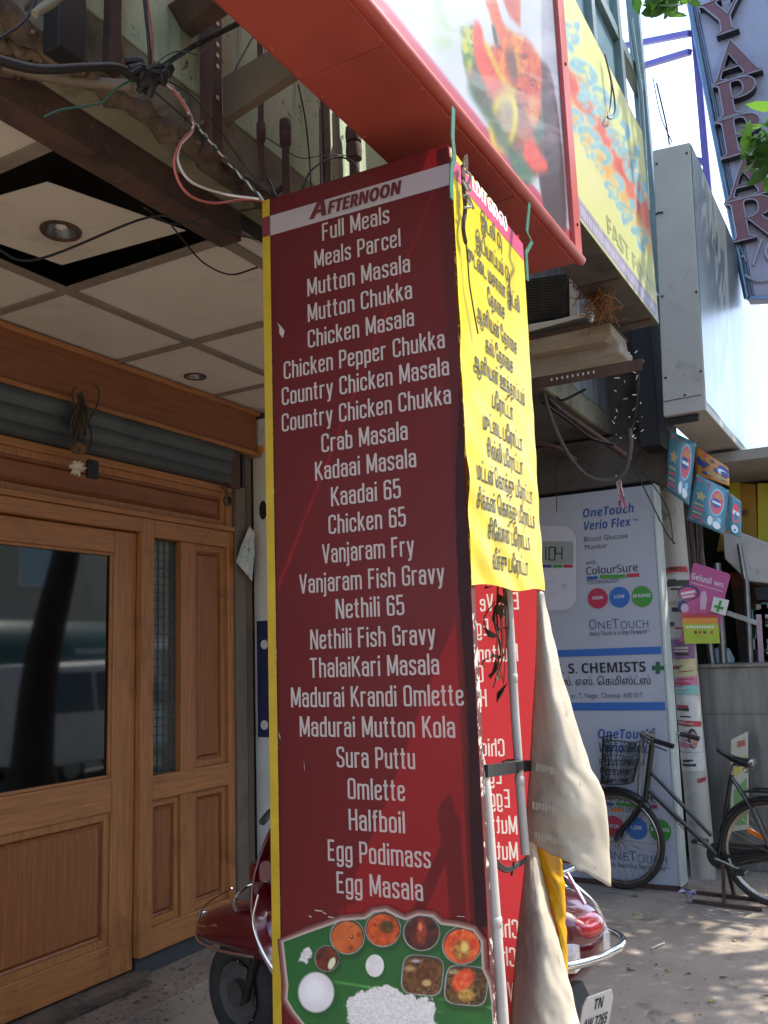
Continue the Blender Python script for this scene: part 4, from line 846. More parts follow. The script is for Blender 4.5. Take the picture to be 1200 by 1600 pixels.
# torn white-backed flex hanging off the back corner
flexb = pmat('flex_backing', '#cbc1ad', '#b3a893', scale=2.4, rough=.6, trans=.18, stain=('#8d8674', 4, .5, .74), stain2=('#5f5a50', 17, .62, .76), bump=.07, bscale=9)
BC = K+N_*(PD-.035)
def flap(L, Rr, depth, bulge, name, mat, rows=70, cols=26, tk=.0015, ripple=.006):
    """sheet between a left and a right outline given in the picture, hung at the back corner, bulging out"""
    l = bez([(x, y, 0) for x, y in L], 10); r = bez([(x, y, 0) for x, y in Rr], 10)
    def at(c, t): i = t*(len(c)-1); k = min(int(i), len(c)-2); return c[k]+(c[k+1]-c[k])*(i-k)
    def fn(s, t):
        a, c = at(l, t), at(r, t); p = a+(c-a)*s; w = min(1, t*3); sd = len(name)
        if t > .9: p = p+V((0, (t-.9)*60*mnoise.noise(V((s*9, sd, 0))), 0))
        if s > .92: p = p+V(((s-.92)*40*mnoise.noise(V((t*14, sd, 3))), 0, 0))
        cr = .011*mnoise.noise(V((s*2.2+t*2, t*5-s*2, sd)))+.006*(.5-abs(mnoise.noise(V((s*3+t*5, t*7-s*5, sd+7)))))+.0018*mnoise.noise(V((s*9, t*16, sd)))
        return onp(p.x, p.y, BC-N_*(depth*t+bulge*w*math.sin(s*math.pi)**.8+ripple*math.sin(9*t+5*s)*w+cr*w), N_)
    b = MB(); b.grid(fn, cols, rows); return b.build(name, mat, pil, smooth=180, thick=tk)
flap([(839, 921), (838, 1010), (832, 1120), (826, 1220), (821, 1285), (822, 1312)], [(850, 926), (866, 1005), (893, 1105), (920, 1190), (943, 1240), (951, 1300), (955, 1386)], .03, .09, 'torn_flap', flexb)
flap([(822, 1306), (818, 1370), (809, 1450), (802, 1530), (797, 1610), (795, 1700)], [(841, 1322), (853, 1385), (868, 1450), (886, 1520), (905, 1598), (925, 1680)], .10, .07, 'lower_flap', flexb)
flap([(838, 1308), (846, 1365), (866, 1440), (884, 1522)], [(876, 1322), (882, 1385), (885, 1455), (888, 1534)], .03, .02, 'yellow_fold', pmat('yellow_fold', '#d9a50c', '#c8950a', scale=3, rough=.35, trans=.15), cols=8)
# faint reversed ghost of print on the flap back
b = MB()
for px, py, w in ((838, 1192, 38), (832, 1252, 44), (836, 1300, 44)):
    for k in range(9):
        x = px+k*w/9; h = random.uniform(9, 14); b.poly([onp(x+random.uniform(-1, 1), py+k*1.1, BC-N_*.155, N_), onp(x+w/14, py+k*1.1+1, BC-N_*.155, N_), onp(x+w/14, py+k*1.1+h, BC-N_*.155, N_), onp(x, py+k*1.1+h-1, BC-N_*.155, N_)])
b.build('ghost_print', flat('ghost_print', '#9a917f'), pil, fixn=False)
# string and straps tying the stand to the red sign
b = MB(); st = [spt(712, 262), spt(714, 300), spt(716, 330), spt(713, 360), spt(719, 395), spt(722, 440), spt(728, 480), spt(736, 524)]
st = [p+E_*.02 for p in st]
b.tube(bez(st, 8), [.006 if i < 30 else .0022 for i in range(len(bez(st, 8)))], 6)
for k in range(10):
    p = st[0]+V((0, random.uniform(-.012, .02), random.uniform(-.12, .02))); b.tube(bez([p, p+V((random.uniform(0, .02), random.uniform(-.02, .02), random.uniform(-.03, .03))), p+V((random.uniform(-.005, .01), random.uniform(-.02, .03), random.uniform(-.05, .0)))], 5), .0035, 5, 1)
tag(b.build('jute_string', [pmat('jute', '#4d3d2b', '#33281d', scale=60, rough=.95), pmat('pale_rope', '#a39a92', '#7d746c', scale=60, rough=.9)], None, smooth=60), 'frayed jute string knotted at the top corner of the menu pillar', 'string')
def strap(pts, label, w=.022):
    b = MB(); p = [V(q) for q in pts]; n = len(p); vs = []
    for q in p: vs += [q+N_*(-w/2), q+N_*(w/2)]
    b.mesh(vs, [(2*i, 2*i+1, 2*i+3, 2*i+2) for i in range(n-1)]); return tag(b.build('strap', M['strap'], None, thick=.003), label, 'strap', 'green packing straps tying the menu pillar to the red sign')
sx_ = lambda x, y, o=.02: onx(x, y, -.90+o)
strap([sx_(708, 168), sx_(707, 215), sx_(710, 245), sx_(706, 262), sx_(705, 290), sx_(706, 312)], 'green strap knotted with rope at the near top corner of the menu pillar')
strap([sx_(827, 318), sx_(823, 362), sx_(831, 378), sx_(822, 395), sx_(823, 415), sx_(824, 438)], 'green strap with a kink at the far top corner of the yellow banner')

# ================================================================== red sign box
SX, ZS = -.915, 3.08
rs = thing('sign_box', 'big red framed sign box with a printed picture of spiced food', 'sign', (SX-.14, 2, ZS))
b = MB(); b.box(-1.195, SX-.012, 1.12, 3.235, ZS, 4.93); b.build('box', M['redbox'], rs, bevel=.008)
b = MB()
for y in (1.75, 2.62): b.box(-1.19, SX-.02, y, y+.022, ZS-.0018, ZS-.0004)
b.build('seam', M['redbox'], rs, smooth=50)
for k in range(18): b = MB(); b.lathe([(.006, 0), (.005, .003), (.001, .004)], (-1.18+.24*(k % 2), .0+1.18+.11*k, ZS), (0, 0, -1), 8); b.build('rivet', M['redbox'], rs, smooth=60)
b = MB(); b.tube([(SX-.004, 1.1, ZS+.018), (SX-.004, 3.262, ZS+.018)], .021, 12); b.build('bottom_tube', M['redtrim'], rs, smooth=50)
b = MB(); b.box(SX-.011, SX+.010, 3.163, 3.245, ZS+.034, 4.93); 
b.build('side_trim', M['redtrim'], rs, bevel=.003)
for z in (3.22, 3.9): b = MB(); b.lathe([(.008, 0), (.006, .004), (.001, .005)], (SX+.010, 3.20, z), (1, 0, 0), 10); b.build('rivet', M['rust'], rs, smooth=60)
PX = SX-.008
def rp(x, y, off): return onx(560+x*.28333, y*.28333, PX+off)
zpk = rp(560, 520, 0).z
b = MB(); b.poly([(PX-.001, 1.12, ZS+.036), (PX-.001, 3.162, ZS+.036), (PX-.001, 3.162, 4.925), (PX-.001, 1.12, 4.925)], 0); b.build('flex_ground', pmat('pale_blue_flex', '#b5bac6', '#c3c6ce', scale=1.2, rough=.3, coat=.4), rs, fixn=False)
Q = Paint(0, 1, 0, 1, 420, 250, '#c4cad6', 9)
yq = np.linspace(1.35, 3.161, 420); zq = np.linspace(ZS+.037, 4.49, 250); Q.X, Q.Y = np.meshgrid(yq, zq)
def w2p(y_, z_):
    d = np.stack([np.full_like(y_, PX), y_, z_-EYE.z], -1); f_, r_, u_ = (np.array(v) for v in (_f, _r, _u)); dd = d@f_
    return (600+F_PX*(d@r_)/dd-560)/.28333, (800-F_PX*(d@u_)/dd)/.28333
WY, WZ = Q.X.copy(), Q.Y.copy(); Q.X, Q.Y = w2p(WY, WZ); Q.px = 3.2
Q.lay(np.ones_like(Q.X), '#bcc4d3', '#d3d6dd', 380); Q.lay(Q.blur((WZ < zpk).astype(float), 3), '#c65a76', '#bb4a68', 200)
Q.poly([(1005, -400), (1010, 300), (1040, 1225), (1400, 1260), (1400, -400)], '#9fa1b0', '#a9abb8', 200, soft=5, curve=False, op=.8)
Q.poly([(1000, 330), (1055, 390), (1085, 520), (1130, 900), (1140, 1290), (1040, 1200), (985, 900), (960, 600)], '#4a2730', '#5a3038', 60, soft=6)
Q.poly([(585, 400), (640, 520), (760, 780), (850, 900), (990, 1010), (930, 985), (830, 870), (700, 660)], '#a5b59a', soft=5)
Q.poly([(575, 280), (640, 300), (800, 480), (1000, 540), (1020, 900), (930, 985), (830, 850), (720, 665), (610, 465)], '#7a5548', '#4f6d5c', 60, soft=6, c3='#9a5a4a', con=4)
Q.poly([(566, 150), (634, 156), (642, 250), (618, 400), (590, 390), (572, 270)], '#c5c24a', '#6f9348', 40, soft=5, c3='#3f6d3a', con=3)
Q.poly([(680, -60), (738, -60), (800, 130), (862, 200), (800, 245), (752, 160)], '#c4573a', '#d8793f', 40, soft=5); Q.poly([(775, -60), (892, -60), (892, 148), (830, 80)], '#b8503c', '#cc6a3e', 30, soft=5, curve=False)
Q.poly([(715, 290), (765, 238), (835, 202), (910, 202), (970, 262), (1008, 345), (1008, 540), (975, 700), (920, 640), (880, 520), (830, 510), (775, 420)], '#c24a2c', '#e0913c', 70, soft=7, c3='#8a3a2a', con=3.4, sy=30)
Q.poly([(628, 165), (656, 125), (684, 170), (700, 250), (785, 390), (830, 520), (780, 560), (715, 500), (648, 350)], '#cf3e2f', '#dd6248', 60, soft=6, c3='#a52a2a')
Q.poly([(690, 255), (716, 250), (800, 410), (868, 490), (858, 530), (785, 450)], '#dcbf3a', '#c9a030', 30, soft=6); Q.poly([(850, 220), (880, 215), (900, 400), (870, 440)], '#dcae44', soft=14, op=.7)
Q.poly([(815, 285), (850, 275), (878, 400), (862, 450), (826, 390)], '#6a4a50', '#8a5a4a', 30, soft=9); Q.poly([(740, 480), (900, 560), (970, 800), (905, 900), (840, 700)], '#8a5a50', '#b0603a', 50, soft=16, c3='#5f6d5f', op=.85)
Q.poly([(905, 940), (915, 790), (958, 758), (1000, 830), (1045, 905), (1025, 955)], '#d34a34', '#dd6a48', 50, soft=6); Q.poly([(930, 520), (1000, 540), (1000, 640), (950, 640)], '#d86a3f', '#c9a048', 30, soft=10)
ring = [(800+76*math.cos(a)-28*math.sin(a), 672+170*math.sin(a)+25*math.cos(a)) for a in [k*2*math.pi/28 for k in range(28)]]; ring2 = [(800+48*math.cos(a)-24*math.sin(a), 678+132*math.sin(a)+20*math.cos(a)) for a in [k*2*math.pi/28 for k in range(28)]]
Q.poly(ring, '#d6c633', '#c9b52c', 50, soft=5); Q.poly(ring2, '#8f7458', '#a89468', 40, soft=6)
for k in range(6): a = k*1.05; Q.poly([(800, 678), (800+44*math.cos(a)-20*math.sin(a), 678+120*math.sin(a)), (800+44*math.cos(a+.25)-20*math.sin(a+.25), 678+120*math.sin(a+.25))], '#b5a878', soft=6, curve=False, op=.5)
Q.poly([(590, 480), (650, 470), (760, 640), (860, 840), (930, 990), (870, 930), (730, 700)], '#3f5f52', '#5d7a60', 40, soft=10, op=.8); Q.poly([(830, 850), (900, 870), (960, 960), (930, 1010), (860, 950)], '#46705a', '#6d8a5f', 30, soft=8)
Q.poly([(734, 142), (752, 150), (772, 238), (752, 238)], '#3d5a4a', soft=4)
Q.poly([(330, -100), (525, -100), (545, 90), (518, 230), (462, 270), (400, 232), (345, 100)], '#b3c2b4', '#c9d0cc', 60, soft=8); Q.poly([(380, 150), (520, 120), (505, 230), (462, 262), (415, 225)], '#a9c2a0', soft=20, op=.7)
Q.lay(np.clip((Q.noise(260, 90)-.55)*3, 0, .4), '#d0d3dc'); Q.img = np.clip(Q.img, 0, 1)**1.35*.84
Q.X, Q.Y = WY, WZ; Q.mesh('printed_panel', lambda y_, z_: V((PX, y_, z_)), attr_mat('sign_print', .42, coat=.06), rs)

# ================================================================== yellow sign box
ysn = thing('sign_box', 'pale yellow sign box with red swoosh and pale blue lettering next to the red sign', 'sign', (-1.03, 3.9, 3.27))
yp = lambda x, y, off=0: onx(860+x*.28333, y*.28333, SX+off)
ye = 4.625
b = MB(); b.box(-1.125, SX-.003, 3.262, ye, 3.27, 4.37); b.build('box', M['conc'], ysn, bevel=.004)
for y in (4.5, 3.9): b = MB(); b.box(-1.125, -.93, y, y+.026, 3.262, 3.269); b.build('base_rail', M['rust'], ysn)
Q = Paint(0, 1, 0, 1, 300, 230, '#d3d79a', 12)
WY, WZ = np.meshgrid(np.linspace(3.263, ye-.003, 300), np.linspace(3.274, 4.366, 230)); Q.X, Q.Y = w2p(WY, WZ); Q.X -= 300/.28333; Q.px = 1.6   # this picture starts at pixel 860
Q.lay(np.ones_like(Q.X), '#d5d78f', '#dcd8a5', 260)
Q.poly([(40, 330), (180, 480), (300, 680), (430, 890), (540, 1150), (560, 1340), (470, 1190), (340, 940), (250, 790), (150, 640), (50, 460)], '#cf5a4e', '#d98a72', 120, soft=12)
Q.poly([(50, 440), (150, 620), (250, 790), (340, 945), (470, 1190), (560, 1340), (560, 1410), (440, 1220), (320, 1030), (220, 860), (50, 580)], '#dba85c', '#e0c078', 120, soft=12)
def squig(cx, cy, s, seed):
    rnd = random.Random(seed); pts = [(cx+s*.42*math.cos(a*1.9+seed)*(.6+.4*math.sin(a)), cy+s*(a/6-.5)*.9+s*.25*math.sin(a*2.3+seed)) for a in [k*.5 for k in range(13)]]
    cv = [(p.x, p.y) for p in bez([(x, y, 0) for x, y in pts], 4)]; Q.poly(_ribbon(cv, s*.40)[0], '#d3dcc8', soft=2, curve=False, op=.5); Q.poly(_ribbon(cv, s*.22)[0], '#8fb8c0', '#a5c4c6', 40, soft=2, curve=False)
for i, (x, y, s) in enumerate(((100, 190, 150), (180, 420, 170), (205, 600, 140), (262, 560, 120), (300, 640, 140), (370, 770, 140), (430, 880, 140), (485, 1020, 130), (125, 660, 110), (195, 790, 140), (262, 890, 130), (340, 1050, 120), (410, 1170, 120), (490, 1310, 110))): squig(x, y, s, i)
Q.lay(Q.blur(((WZ > 3.285) & (WZ < 3.37)).astype(float), 2), '#a196ab', '#b0a6b5', 40)
for k in range(46): y = 3.30+k*.0285; Q.lay(((WY > y) & (WY < y+.016+.006*math.sin(k*2.1)) & (WZ > 3.306) & (WZ < 3.347)).astype(float), '#cdc9d3', op=.8)
Q.img = np.clip(Q.img, 0, 1)**1.35*.84
Q.X, Q.Y = WY, WZ; Q.mesh('printed_face', lambda y_, z_: V((SX, y_, z_)), attr_mat('yellow_sign_print', .5, spec=.3), ysn)
b = MB(); font_fit(b, mathsans('FAST FOOD', 'bold'), (SX+.0016, 3.70, 3.40), (SX+.0016, 4.58, 3.40), .085, m=0); b.build('lettering', flat('olive_print', '#8f9048', rough=.3), ysn, fixn=False)
wire([onx(945, 85, SX+.02), onx(955, 130, SX+.03), onx(953, 170, SX+.02), onx(949, 183, SX+.02), onx(957, 184, SX+.02), onx(961, 165, SX+.03), onx(955, 125, SX+.03), onx(948, 95, SX+.02)], .004, M['wire'], 'loop of fairy light cable hanging over the yellow sign edge')

# glazed upper storey behind the signs
gz = thing('glazed_facade', 'green framed glazed upper storey rising behind the yellow sign', 'window', (-1.45, 5.5, 4.4))
GLX = -1.42
frm = pmat('grey_green_aluminium', '#6f807b', '#5f706b', scale=6, rough=.35, metal=.3)
b = MB(); yA = [3.4, 4.15, 4.9, 5.65, 6.45, 7.25]
for y in yA: b.box(GLX-.05, GLX+.05, y-.045, y+.045, 3.9, 9.5)
for z in (4.35, 6.3, 8.6): b.box(GLX-.04, GLX+.04, 3.4, 7.25, z-.05, z+.05)
b.build('frame', frm, gz, bevel=.004)
gl_m = flat('tinted_window_glass', '#7d949b', rough=.06, spec=.8)
for y0, y1 in zip(yA, yA[1:-1]): b = MB(); b.box(GLX-.012, GLX-.004, y0+.046, y1-.046, 4.0, 9.4); b.build('pane', gl_m, gz)
b = MB()
for k in range(18): b.poly([(GLX+.052, 6.4+random.uniform(-.02, .05), 4.5+.2*k), (GLX+.056, 6.44, 4.52+.2*k), (GLX+.052, 6.43, 4.56+.2*k)])
b = MB(); b.tube([onx(985, 30, GLX+.06), onx(1002, 150, GLX+.06), onx(1012, 330, GLX+.06)], .02, 8); tag(b.build('drain_pipe', frm, None, smooth=60), 'thin grey green pipe at the corner of the glazed upper storey', 'pipe')
# ================================================================== under the yellow sign: recess with odds and ends
YR = 4.3
def q4(b, pts, Y, d, m=0): b.prism([ony(x, y, Y) for x, y in pts], (0, d, 0), m)
ac = thing('air_conditioner', 'dusty air conditioner with a dark grille wedged under the signs', 'air conditioner', ony(860, 470, YR))
b = MB(); q4(b, [(800, 510), (893, 492), (893, 425), (800, 440)], YR+.03, .35); b.build('casing', M['black'], ac, bevel=.006)
b = MB()
for k in range(15): y = 433+k*4.2; b.tube([ony(812, y+8, YR+.02), ony(886, y, YR+.02)], .003, 5)
for k in range(12): b.tube([ony(845+k*3.6, 434, YR+.015), ony(845+k*3.6, 490, YR+.015)], .002, 5)
b.build('grille', M['conc'], ac)
b = MB(); q4(b, [(890, 494), (901, 492), (900, 436), (889, 431)], YR+.005, .05); b.build('white_side_rail', M['white'], ac, bevel=.003)
b = MB(); q4(b, [(820, 520), (915, 494), (911, 489), (866, 500), (820, 508)], YR-.02, .3); tag(b.build('sheet_offcut', M['white'], None), 'curved white sheet offcut under the air conditioner', 'board')
b = MB(); q4(b, [(815, 533), (955, 503), (951, 498), (815, 526)], YR-.05, .35, 0); q4(b, [(815, 556), (945, 533), (956, 523), (953, 504), (815, 534)], YR-.04, .3, 1)
tag(b.build('wooden_board', [M['rust'], pmat('grey_board', '#a3957f', '#857763', scale=6, rough=.9, stretch=(1, 6, 6), stain=('#5a4f42', 7, .58, .75))], None, bevel=.003), 'upper splintered grey board in the stack of boards under the yellow sign', 'board')
b = MB(); q4(b, [(815, 588), (968, 549), (970, 536), (960, 531), (815, 560)], YR+.05, .25); tag(b.build('wooden_board', pmat('pale_board', '#a89f90', '#8d8577', scale=4, rough=.9, stain=('#5f564b', 6, .58, .75)), None, bevel=.012), 'lower pale rounded board in the stack of boards under the yellow sign', 'board')
sa = thing('perforated_angle', 'brown perforated steel angle spanning below the stack of boards', 'angle iron', ony(900, 580, YR+.3))
b = MB(); q4(b, [(815, 612), (1003, 578), (1003, 562), (815, 596)], YR-.03, .004); q4(b, [(815, 596), (1003, 562), (1003, 560), (815, 594)], YR-.026, .055); b.build('angle', M['rust'], sa)
b = MB()
for k in range(9): x = 862+k*8.2; y = 604-(x-840)*.18; c = ony(x, y-7, YR-.033); b.disc(c, .008, (0, -1, 0), 10, sx=.6, ref=(1, 0, 0))
b.build('hole_row', pmat('daylit_holes', '#c9ccd0', rough=.8), sa)
b = MB(); b.box(-1.75, -1.42, 6.62, 6.95, 2.78, 4.6); tag(b.build('concrete_column', M['conc'], None, bevel=.01), 'dark concrete column stub above the corner of the chemist panel', 'column')
b = MB(); b.box(-3.4, -1.52, 6.63, 6.75, 0, 2.79); b.box(-3.4, -1.30, 6.5, 6.95, 2.80, 3.17); tag(b.build('chemist_wall', M['conc'], None, bevel=.01), 'dark concrete wall and beam behind the chemist panel', 'wall')
def w2(pts, Y, r, mat, label): return wire([ony(x, y, Y) for x, y in pts], r, mat, label)
w2([(846, 600), (860, 650), (885, 705), (915, 742), (950, 752), (975, 738), (985, 700), (984, 670)], 5.2, .014, M['conc'], 'thick grey cable hanging in a deep loop above the chemist panel')
w2([(846, 615), (880, 645), (930, 680), (985, 718)], 5.3, .02, M['rust'], 'rusty strut slanting down to the right over the recess')
w2([(846, 628), (885, 655), (925, 685), (960, 695)], 5.25, .01, M['wire'], 'dark cable bundle sagging beside the rusty strut')
w2([(840, 692), (870, 700), (900, 720)], 5.4, .016, M['rust'], 'short rusty rod under the loop of grey cable')
w2([(1000, 560), (996, 620), (990, 660), (975, 690)], 5.2, .006, M['wire'], 'thin dark cable dropping beside the concrete column')
w2([(868, 700), (869, 770), (870, 800)], 6.2, .003, M['wire'], 'thin string hanging in front of the chemist panel')
w2([(990, 730), (1010, 770), (1040, 830), (1055, 850)], 6.3, .005, M['wire'], 'black wire slanting across the top corner of the chemist panel')
w2([(1000, 735), (1022, 760), (1045, 800), (1052, 850)], 6.35, .004, M['wire'], 'second thinner black wire near the top corner of the chemist panel')
w2([(870, 620), (880, 625), (915, 608)], 5.1, .008, M['wire'], 'stub of black cable sticking out over the recess')
random.seed(21)
b = MB()
for k in range(34):
    x, y = 985+random.uniform(-28, 18), random.uniform(540, 690); p = ony(x, y, 5.1+random.uniform(-.2, .2)); d = V((random.uniform(-.03, .03), random.uniform(-.03, .03), random.uniform(-.02, .02))); b.tube([p, p+d], .003, 4)
tag(b.build('wire_clippings', M['wirew'], None), 'pale wire ends scattered on the dark pipes beside the column', 'wire ends')
b = MB()
for k in range(300):
    t = random.random(); cx, cy = 905+t*40+random.gauss(0, 9), 408+t*80+random.gauss(0, 10); p = ony(cx, cy, 4.05+random.uniform(-.12, .12)); d = V((random.gauss(0, .03), random.gauss(0, .03), random.gauss(0, .04))); b.tube(bez([p-d, p+V((random.gauss(0, .012),)*3), p+d], 3), .0022, 4)
tag(b.build('coir_tuft', pmat('coir', '#8d6238', '#6d4725', scale=40, rough=1), None), 'brown tuft of coir fibre hanging from the corner of the red sign', 'fibre tuft')
b = MB()
for k in range(16): p = ony(966+random.uniform(-4, 4), 742+random.uniform(0, 8), 6.2); q = ony(972+random.uniform(-5, 6), 775+random.uniform(0, 22), 6.2); b.tube(bez([p, (p+q)/2+V((random.uniform(-.01, .01), 0, 0)), q], 4), .006, 5, k % 3)
tag(b.build('hanging_ribbon', [flat('ribbon_pink', '#b5506a'), flat('ribbon_white', '#c9c0bc'), flat('ribbon_dark', '#6a3a4a')], None, smooth=60), 'faded pink and white ribbon hanging at the top of the chemist panel', 'ribbon')

# ================================================================== chemist's light box panel
YO = 6.455
lb = thing('chemist_signboard', 'tall white chemist light box panel with blue bands, a glucose meter and coloured circles', 'sign', (-1.85, YO, 0))
ot = lambda x, y, o=.004: ony(x, y, YO-o)
xt, xb = ot(1018, 757, 0), ot(1062, 1386, 0)
b = MB(); b.hexa([(-2.4, YO, .03), (xb.x, YO, .03), (xb.x, YO+.16, .03), (-2.4, YO+.16, .03)], [(-2.4, YO, xt.z), (xt.x, YO, xt.z), (xt.x, YO+.16, xt.z), (-2.4, YO+.16, xt.z)])
b.build('panel', pmat('white_flex', '#aeb0b8', '#a3a5ae', scale=1.2, rough=.45, stain=('#83848c', 2, .58, .85), stain2=('#7d766c', 24, .68, .76)), lb, bevel=.004)
b = MB(); b.hexa([(xb.x+.002, YO-.008, .03), (xb.x+.022, YO-.008, .03), (xb.x+.022, YO+.165, .03), (xb.x+.002, YO+.165, .03)], [(xt.x+.002, YO-.008, xt.z+.006), (xt.x+.022, YO-.008, xt.z+.006), (xt.x+.022, YO+.165, xt.z+.006), (xt.x+.002, YO+.165, xt.z+.006)]); b.box(-2.4, xb.x, YO-.01, YO+.16, 0, .028, 1)
b.build('edge_frame', [pmat('pale_green_frame', '#c3cbc3', '#b3bcb3', scale=6, rough=.5, stain=('#6d7d78', 10, .62, .75)), M['rust']], lb, bevel=.003)
pm = [flat('blue_print', '#2b4f8c'), flat('band_blue', '#2d62a8'), flat('black_print', '#222228'), flat('crimson_print', '#b02a48'), flat('green_print', '#3f8a33'), flat('meter_print', '#c3bfc4'), flat('lcd_print', '#8f978d'), flat('white_lettering', '#cfd0d6'), flat('slate_blue_print', '#4b5f80'), flat('grey_lettering', '#4b4b52'), flat('dark_green_cross', '#1f5a3a'), flat('violet_print', '#4a3f8a'), flat('meter_shade', '#a9a5ac')]
b = MB(); o4 = V((0, 0, 0))
refp = ot(911, 808)
def block(shift, full):
    def P(x, y, o=.004): p = ot(x, y, o); return V((p.x+shift.x, p.y, p.z+shift.z))
    def txt(s, xa, ya, xb_, yb, cap, m, bold=0): 
        p, q = P(xa, ya), P(xb_, yb); z = (p.z+q.z)/2; p.z = q.z = z; font_fit(b, s, p, q, cap*6.45/1405*1.08, m=m, bold=bold)
    txt(mathsans('OneTouch', 'bi'), 911, 808, 991, 801, 13, 0); txt(mathsans('Verio Flex', 'bi'), 913, 828, 986.5, 822, 13, 0); txt('™', 988, 817, 997, 816, 6, 0)
    txt('Blood Glucose', 913, 846, 981, 841, 8, 9); txt('Monitor', 914, 859, 949, 856, 8, 9); txt('with', 915.6, 882.5, 931, 881, 7, 9)
    txt(mathsans('ColourSure', 'reg'), 916, 897.5, 997, 892.5, 11, 2, .008); txt('TECHNOLOGY', 917, 913, 968, 910, 6, 2)
    for xa, xb2, ya, yb2, m in ((917, 934, 901, 905, 0), (937, 977, 898.5, 903, 4), (979, 999, 896.5, 901, 3)): b.poly([P(xa, yb2+1), P(xb2, yb2), P(xb2, ya-1), P(xa, ya)], m)
    for cx, cy, m, s, wd_ in ((934, 935, 3, 'HIGH', 8), (968, 933, 1, 'LOW', 8), (1003, 932, 4, 'IN RANGE', 14)):
        c = P(cx, cy); b.disc(c, .0745, (0, -1, 0), 32, m); txt2 = (P(cx-wd_, cy+2, .007), P(cx+wd_, cy+1.5, .007)); txt2[1].z = txt2[0].z; font_fit(b, mathsans(s, 'bold'), txt2[0], txt2[1], .024, m=7)
    txt(mathsans('O', 'reg'), 921, 983, 932.5, 983, 14, 8); txt(mathsans('NE', 'reg'), 935, 983, 956, 982, 11, 8); txt(mathsans('T', 'reg'), 957, 982, 968, 982, 14, 8); txt(mathsans('OUCH', 'reg'), 970, 982, 1013.6, 981, 11, 8)
    txt(mathsans('Every Touch is a Step Forward', 'ital'), 922, 993.6, 1011, 990, 6, 2, .006); txt('™', 1012, 988, 1016, 988, 3, 2)
block(V((0, 0, 0)), True)
sh = ot(932, 1152.5)-refp; block(V((sh.x+.012, 0, sh.z)), False)
for ya, yb, yc, yd in ((1010, 1021.5, 1008, 1020.5), (1097, 1110, 1095.5, 1109)):
    p, q = ot(1033, ya), ot(1033, yb); b.poly([(-2.39, p.y, q.z), (xt.x+(xb.x-xt.x)*(.6 if ya < 1050 else .75)-.004, p.y, q.z), (xt.x+(xb.x-xt.x)*(.6 if ya < 1050 else .75)-.004, p.y, p.z), (-2.39, p.y, p.z)], 1)
def txt(s, xa, ya, xb_, yb, cap, m, bold=0):
    p, q = ot(xa, ya), ot(xb_, yb); p.z = q.z = (p.z+q.z)/2; font_fit(b, s, p, q, cap*6.45/1405*1.08, m=m, bold=bold)
txt(mathsans('S. S. CHEMISTS', 'bold'), 868, 1051.5, 1009.5, 1051, 14.5, 2, .006)
for dx, dy in ((9.5, 3.4), (3.4, 9.5)): b.poly([ot(1028-dx, 1043.5+dy, .004+.001*(dx > 5)), ot(1028+dx, 1043.5+dy, .004+.001*(dx > 5)), ot(1028+dx, 1043.5-dy, .004+.001*(dx > 5)), ot(1028-dx, 1043.5-dy, .004+.001*(dx > 5))], 10)
txt('எஸ். எஸ். ெகமிஸ்ட்ஸ்', 866, 1071, 1017, 1069.5, 11, 2, .01); txt('ar, T. Nagar, Chennai -600 017.', 893, 1091, 1006, 1090, 7.5, 9)
def rr(x0, y0, x1, y1, r, m, o):
    pts = []
    for cx, cy, a0 in ((x1-r, y1-r, 0), (x0+r, y1-r, 90), (x0+r, y0+r, 180), (x1-r, y0+r, 270)):
        for k in range(7): a = R(a0+15*k); pts.append(ot(cx+r*math.cos(a), cy+r*math.sin(a), o))
    b.poly(pts, m)
rr(822, 824, 904, 958, 22, 12, .003); rr(820, 822, 900, 953, 22, 5, .004); rr(835, 846, 896, 881, 3, 6, .005)
for s, x0, x1 in (('1', 846, 853), ('0', 858, 867), ('4', 868, 878)):
    segs = {'1': [((1, 0), (1, 1))], '0': [((0, 0), (0, 1)), ((1, 0), (1, 1)), ((0, 0), (1, 0)), ((0, 1), (1, 1))], '4': [((0, .5), (0, 1)), ((1, 0), (1, 1)), ((0, .5), (1, .5))]}[s]
    for (xa, ya), (xb_, yb) in segs:
        p, q = ot(x0+(x1-x0)*xa, 875-20*ya, .0065), ot(x0+(x1-x0)*xb_, 875-20*yb, .0065); b.bar(p, q, .009, .001, 2, (0, 1, 0))
for xa, xb_, m in ((845, 862, 11), (863.5, 879, 4), (880.5, 895, 3)): b.poly([ot(xa, 887, .006), ot(xb_, 887, .006), ot(xb_, 882, .006), ot(xa, 882, .006)], m)
for cx, cy, r_ in ((862, 905, .022), (862, 927, .022), (881, 915, .026)): b.disc(ot(cx, cy, .005), r_, (0, -1, 0), 20, 12); b.disc(ot(cx-.4, cy-.6, .006), r_*.88, (0, -1, 0), 20, 5)
p, q = ot(878, 916.5, .008), ot(884.5, 916.5, .008); q.z = p.z; font_fit(b, 'OK', p, q, .014, m=9)
b.build('printed_face', pm, lb, fixn=False)

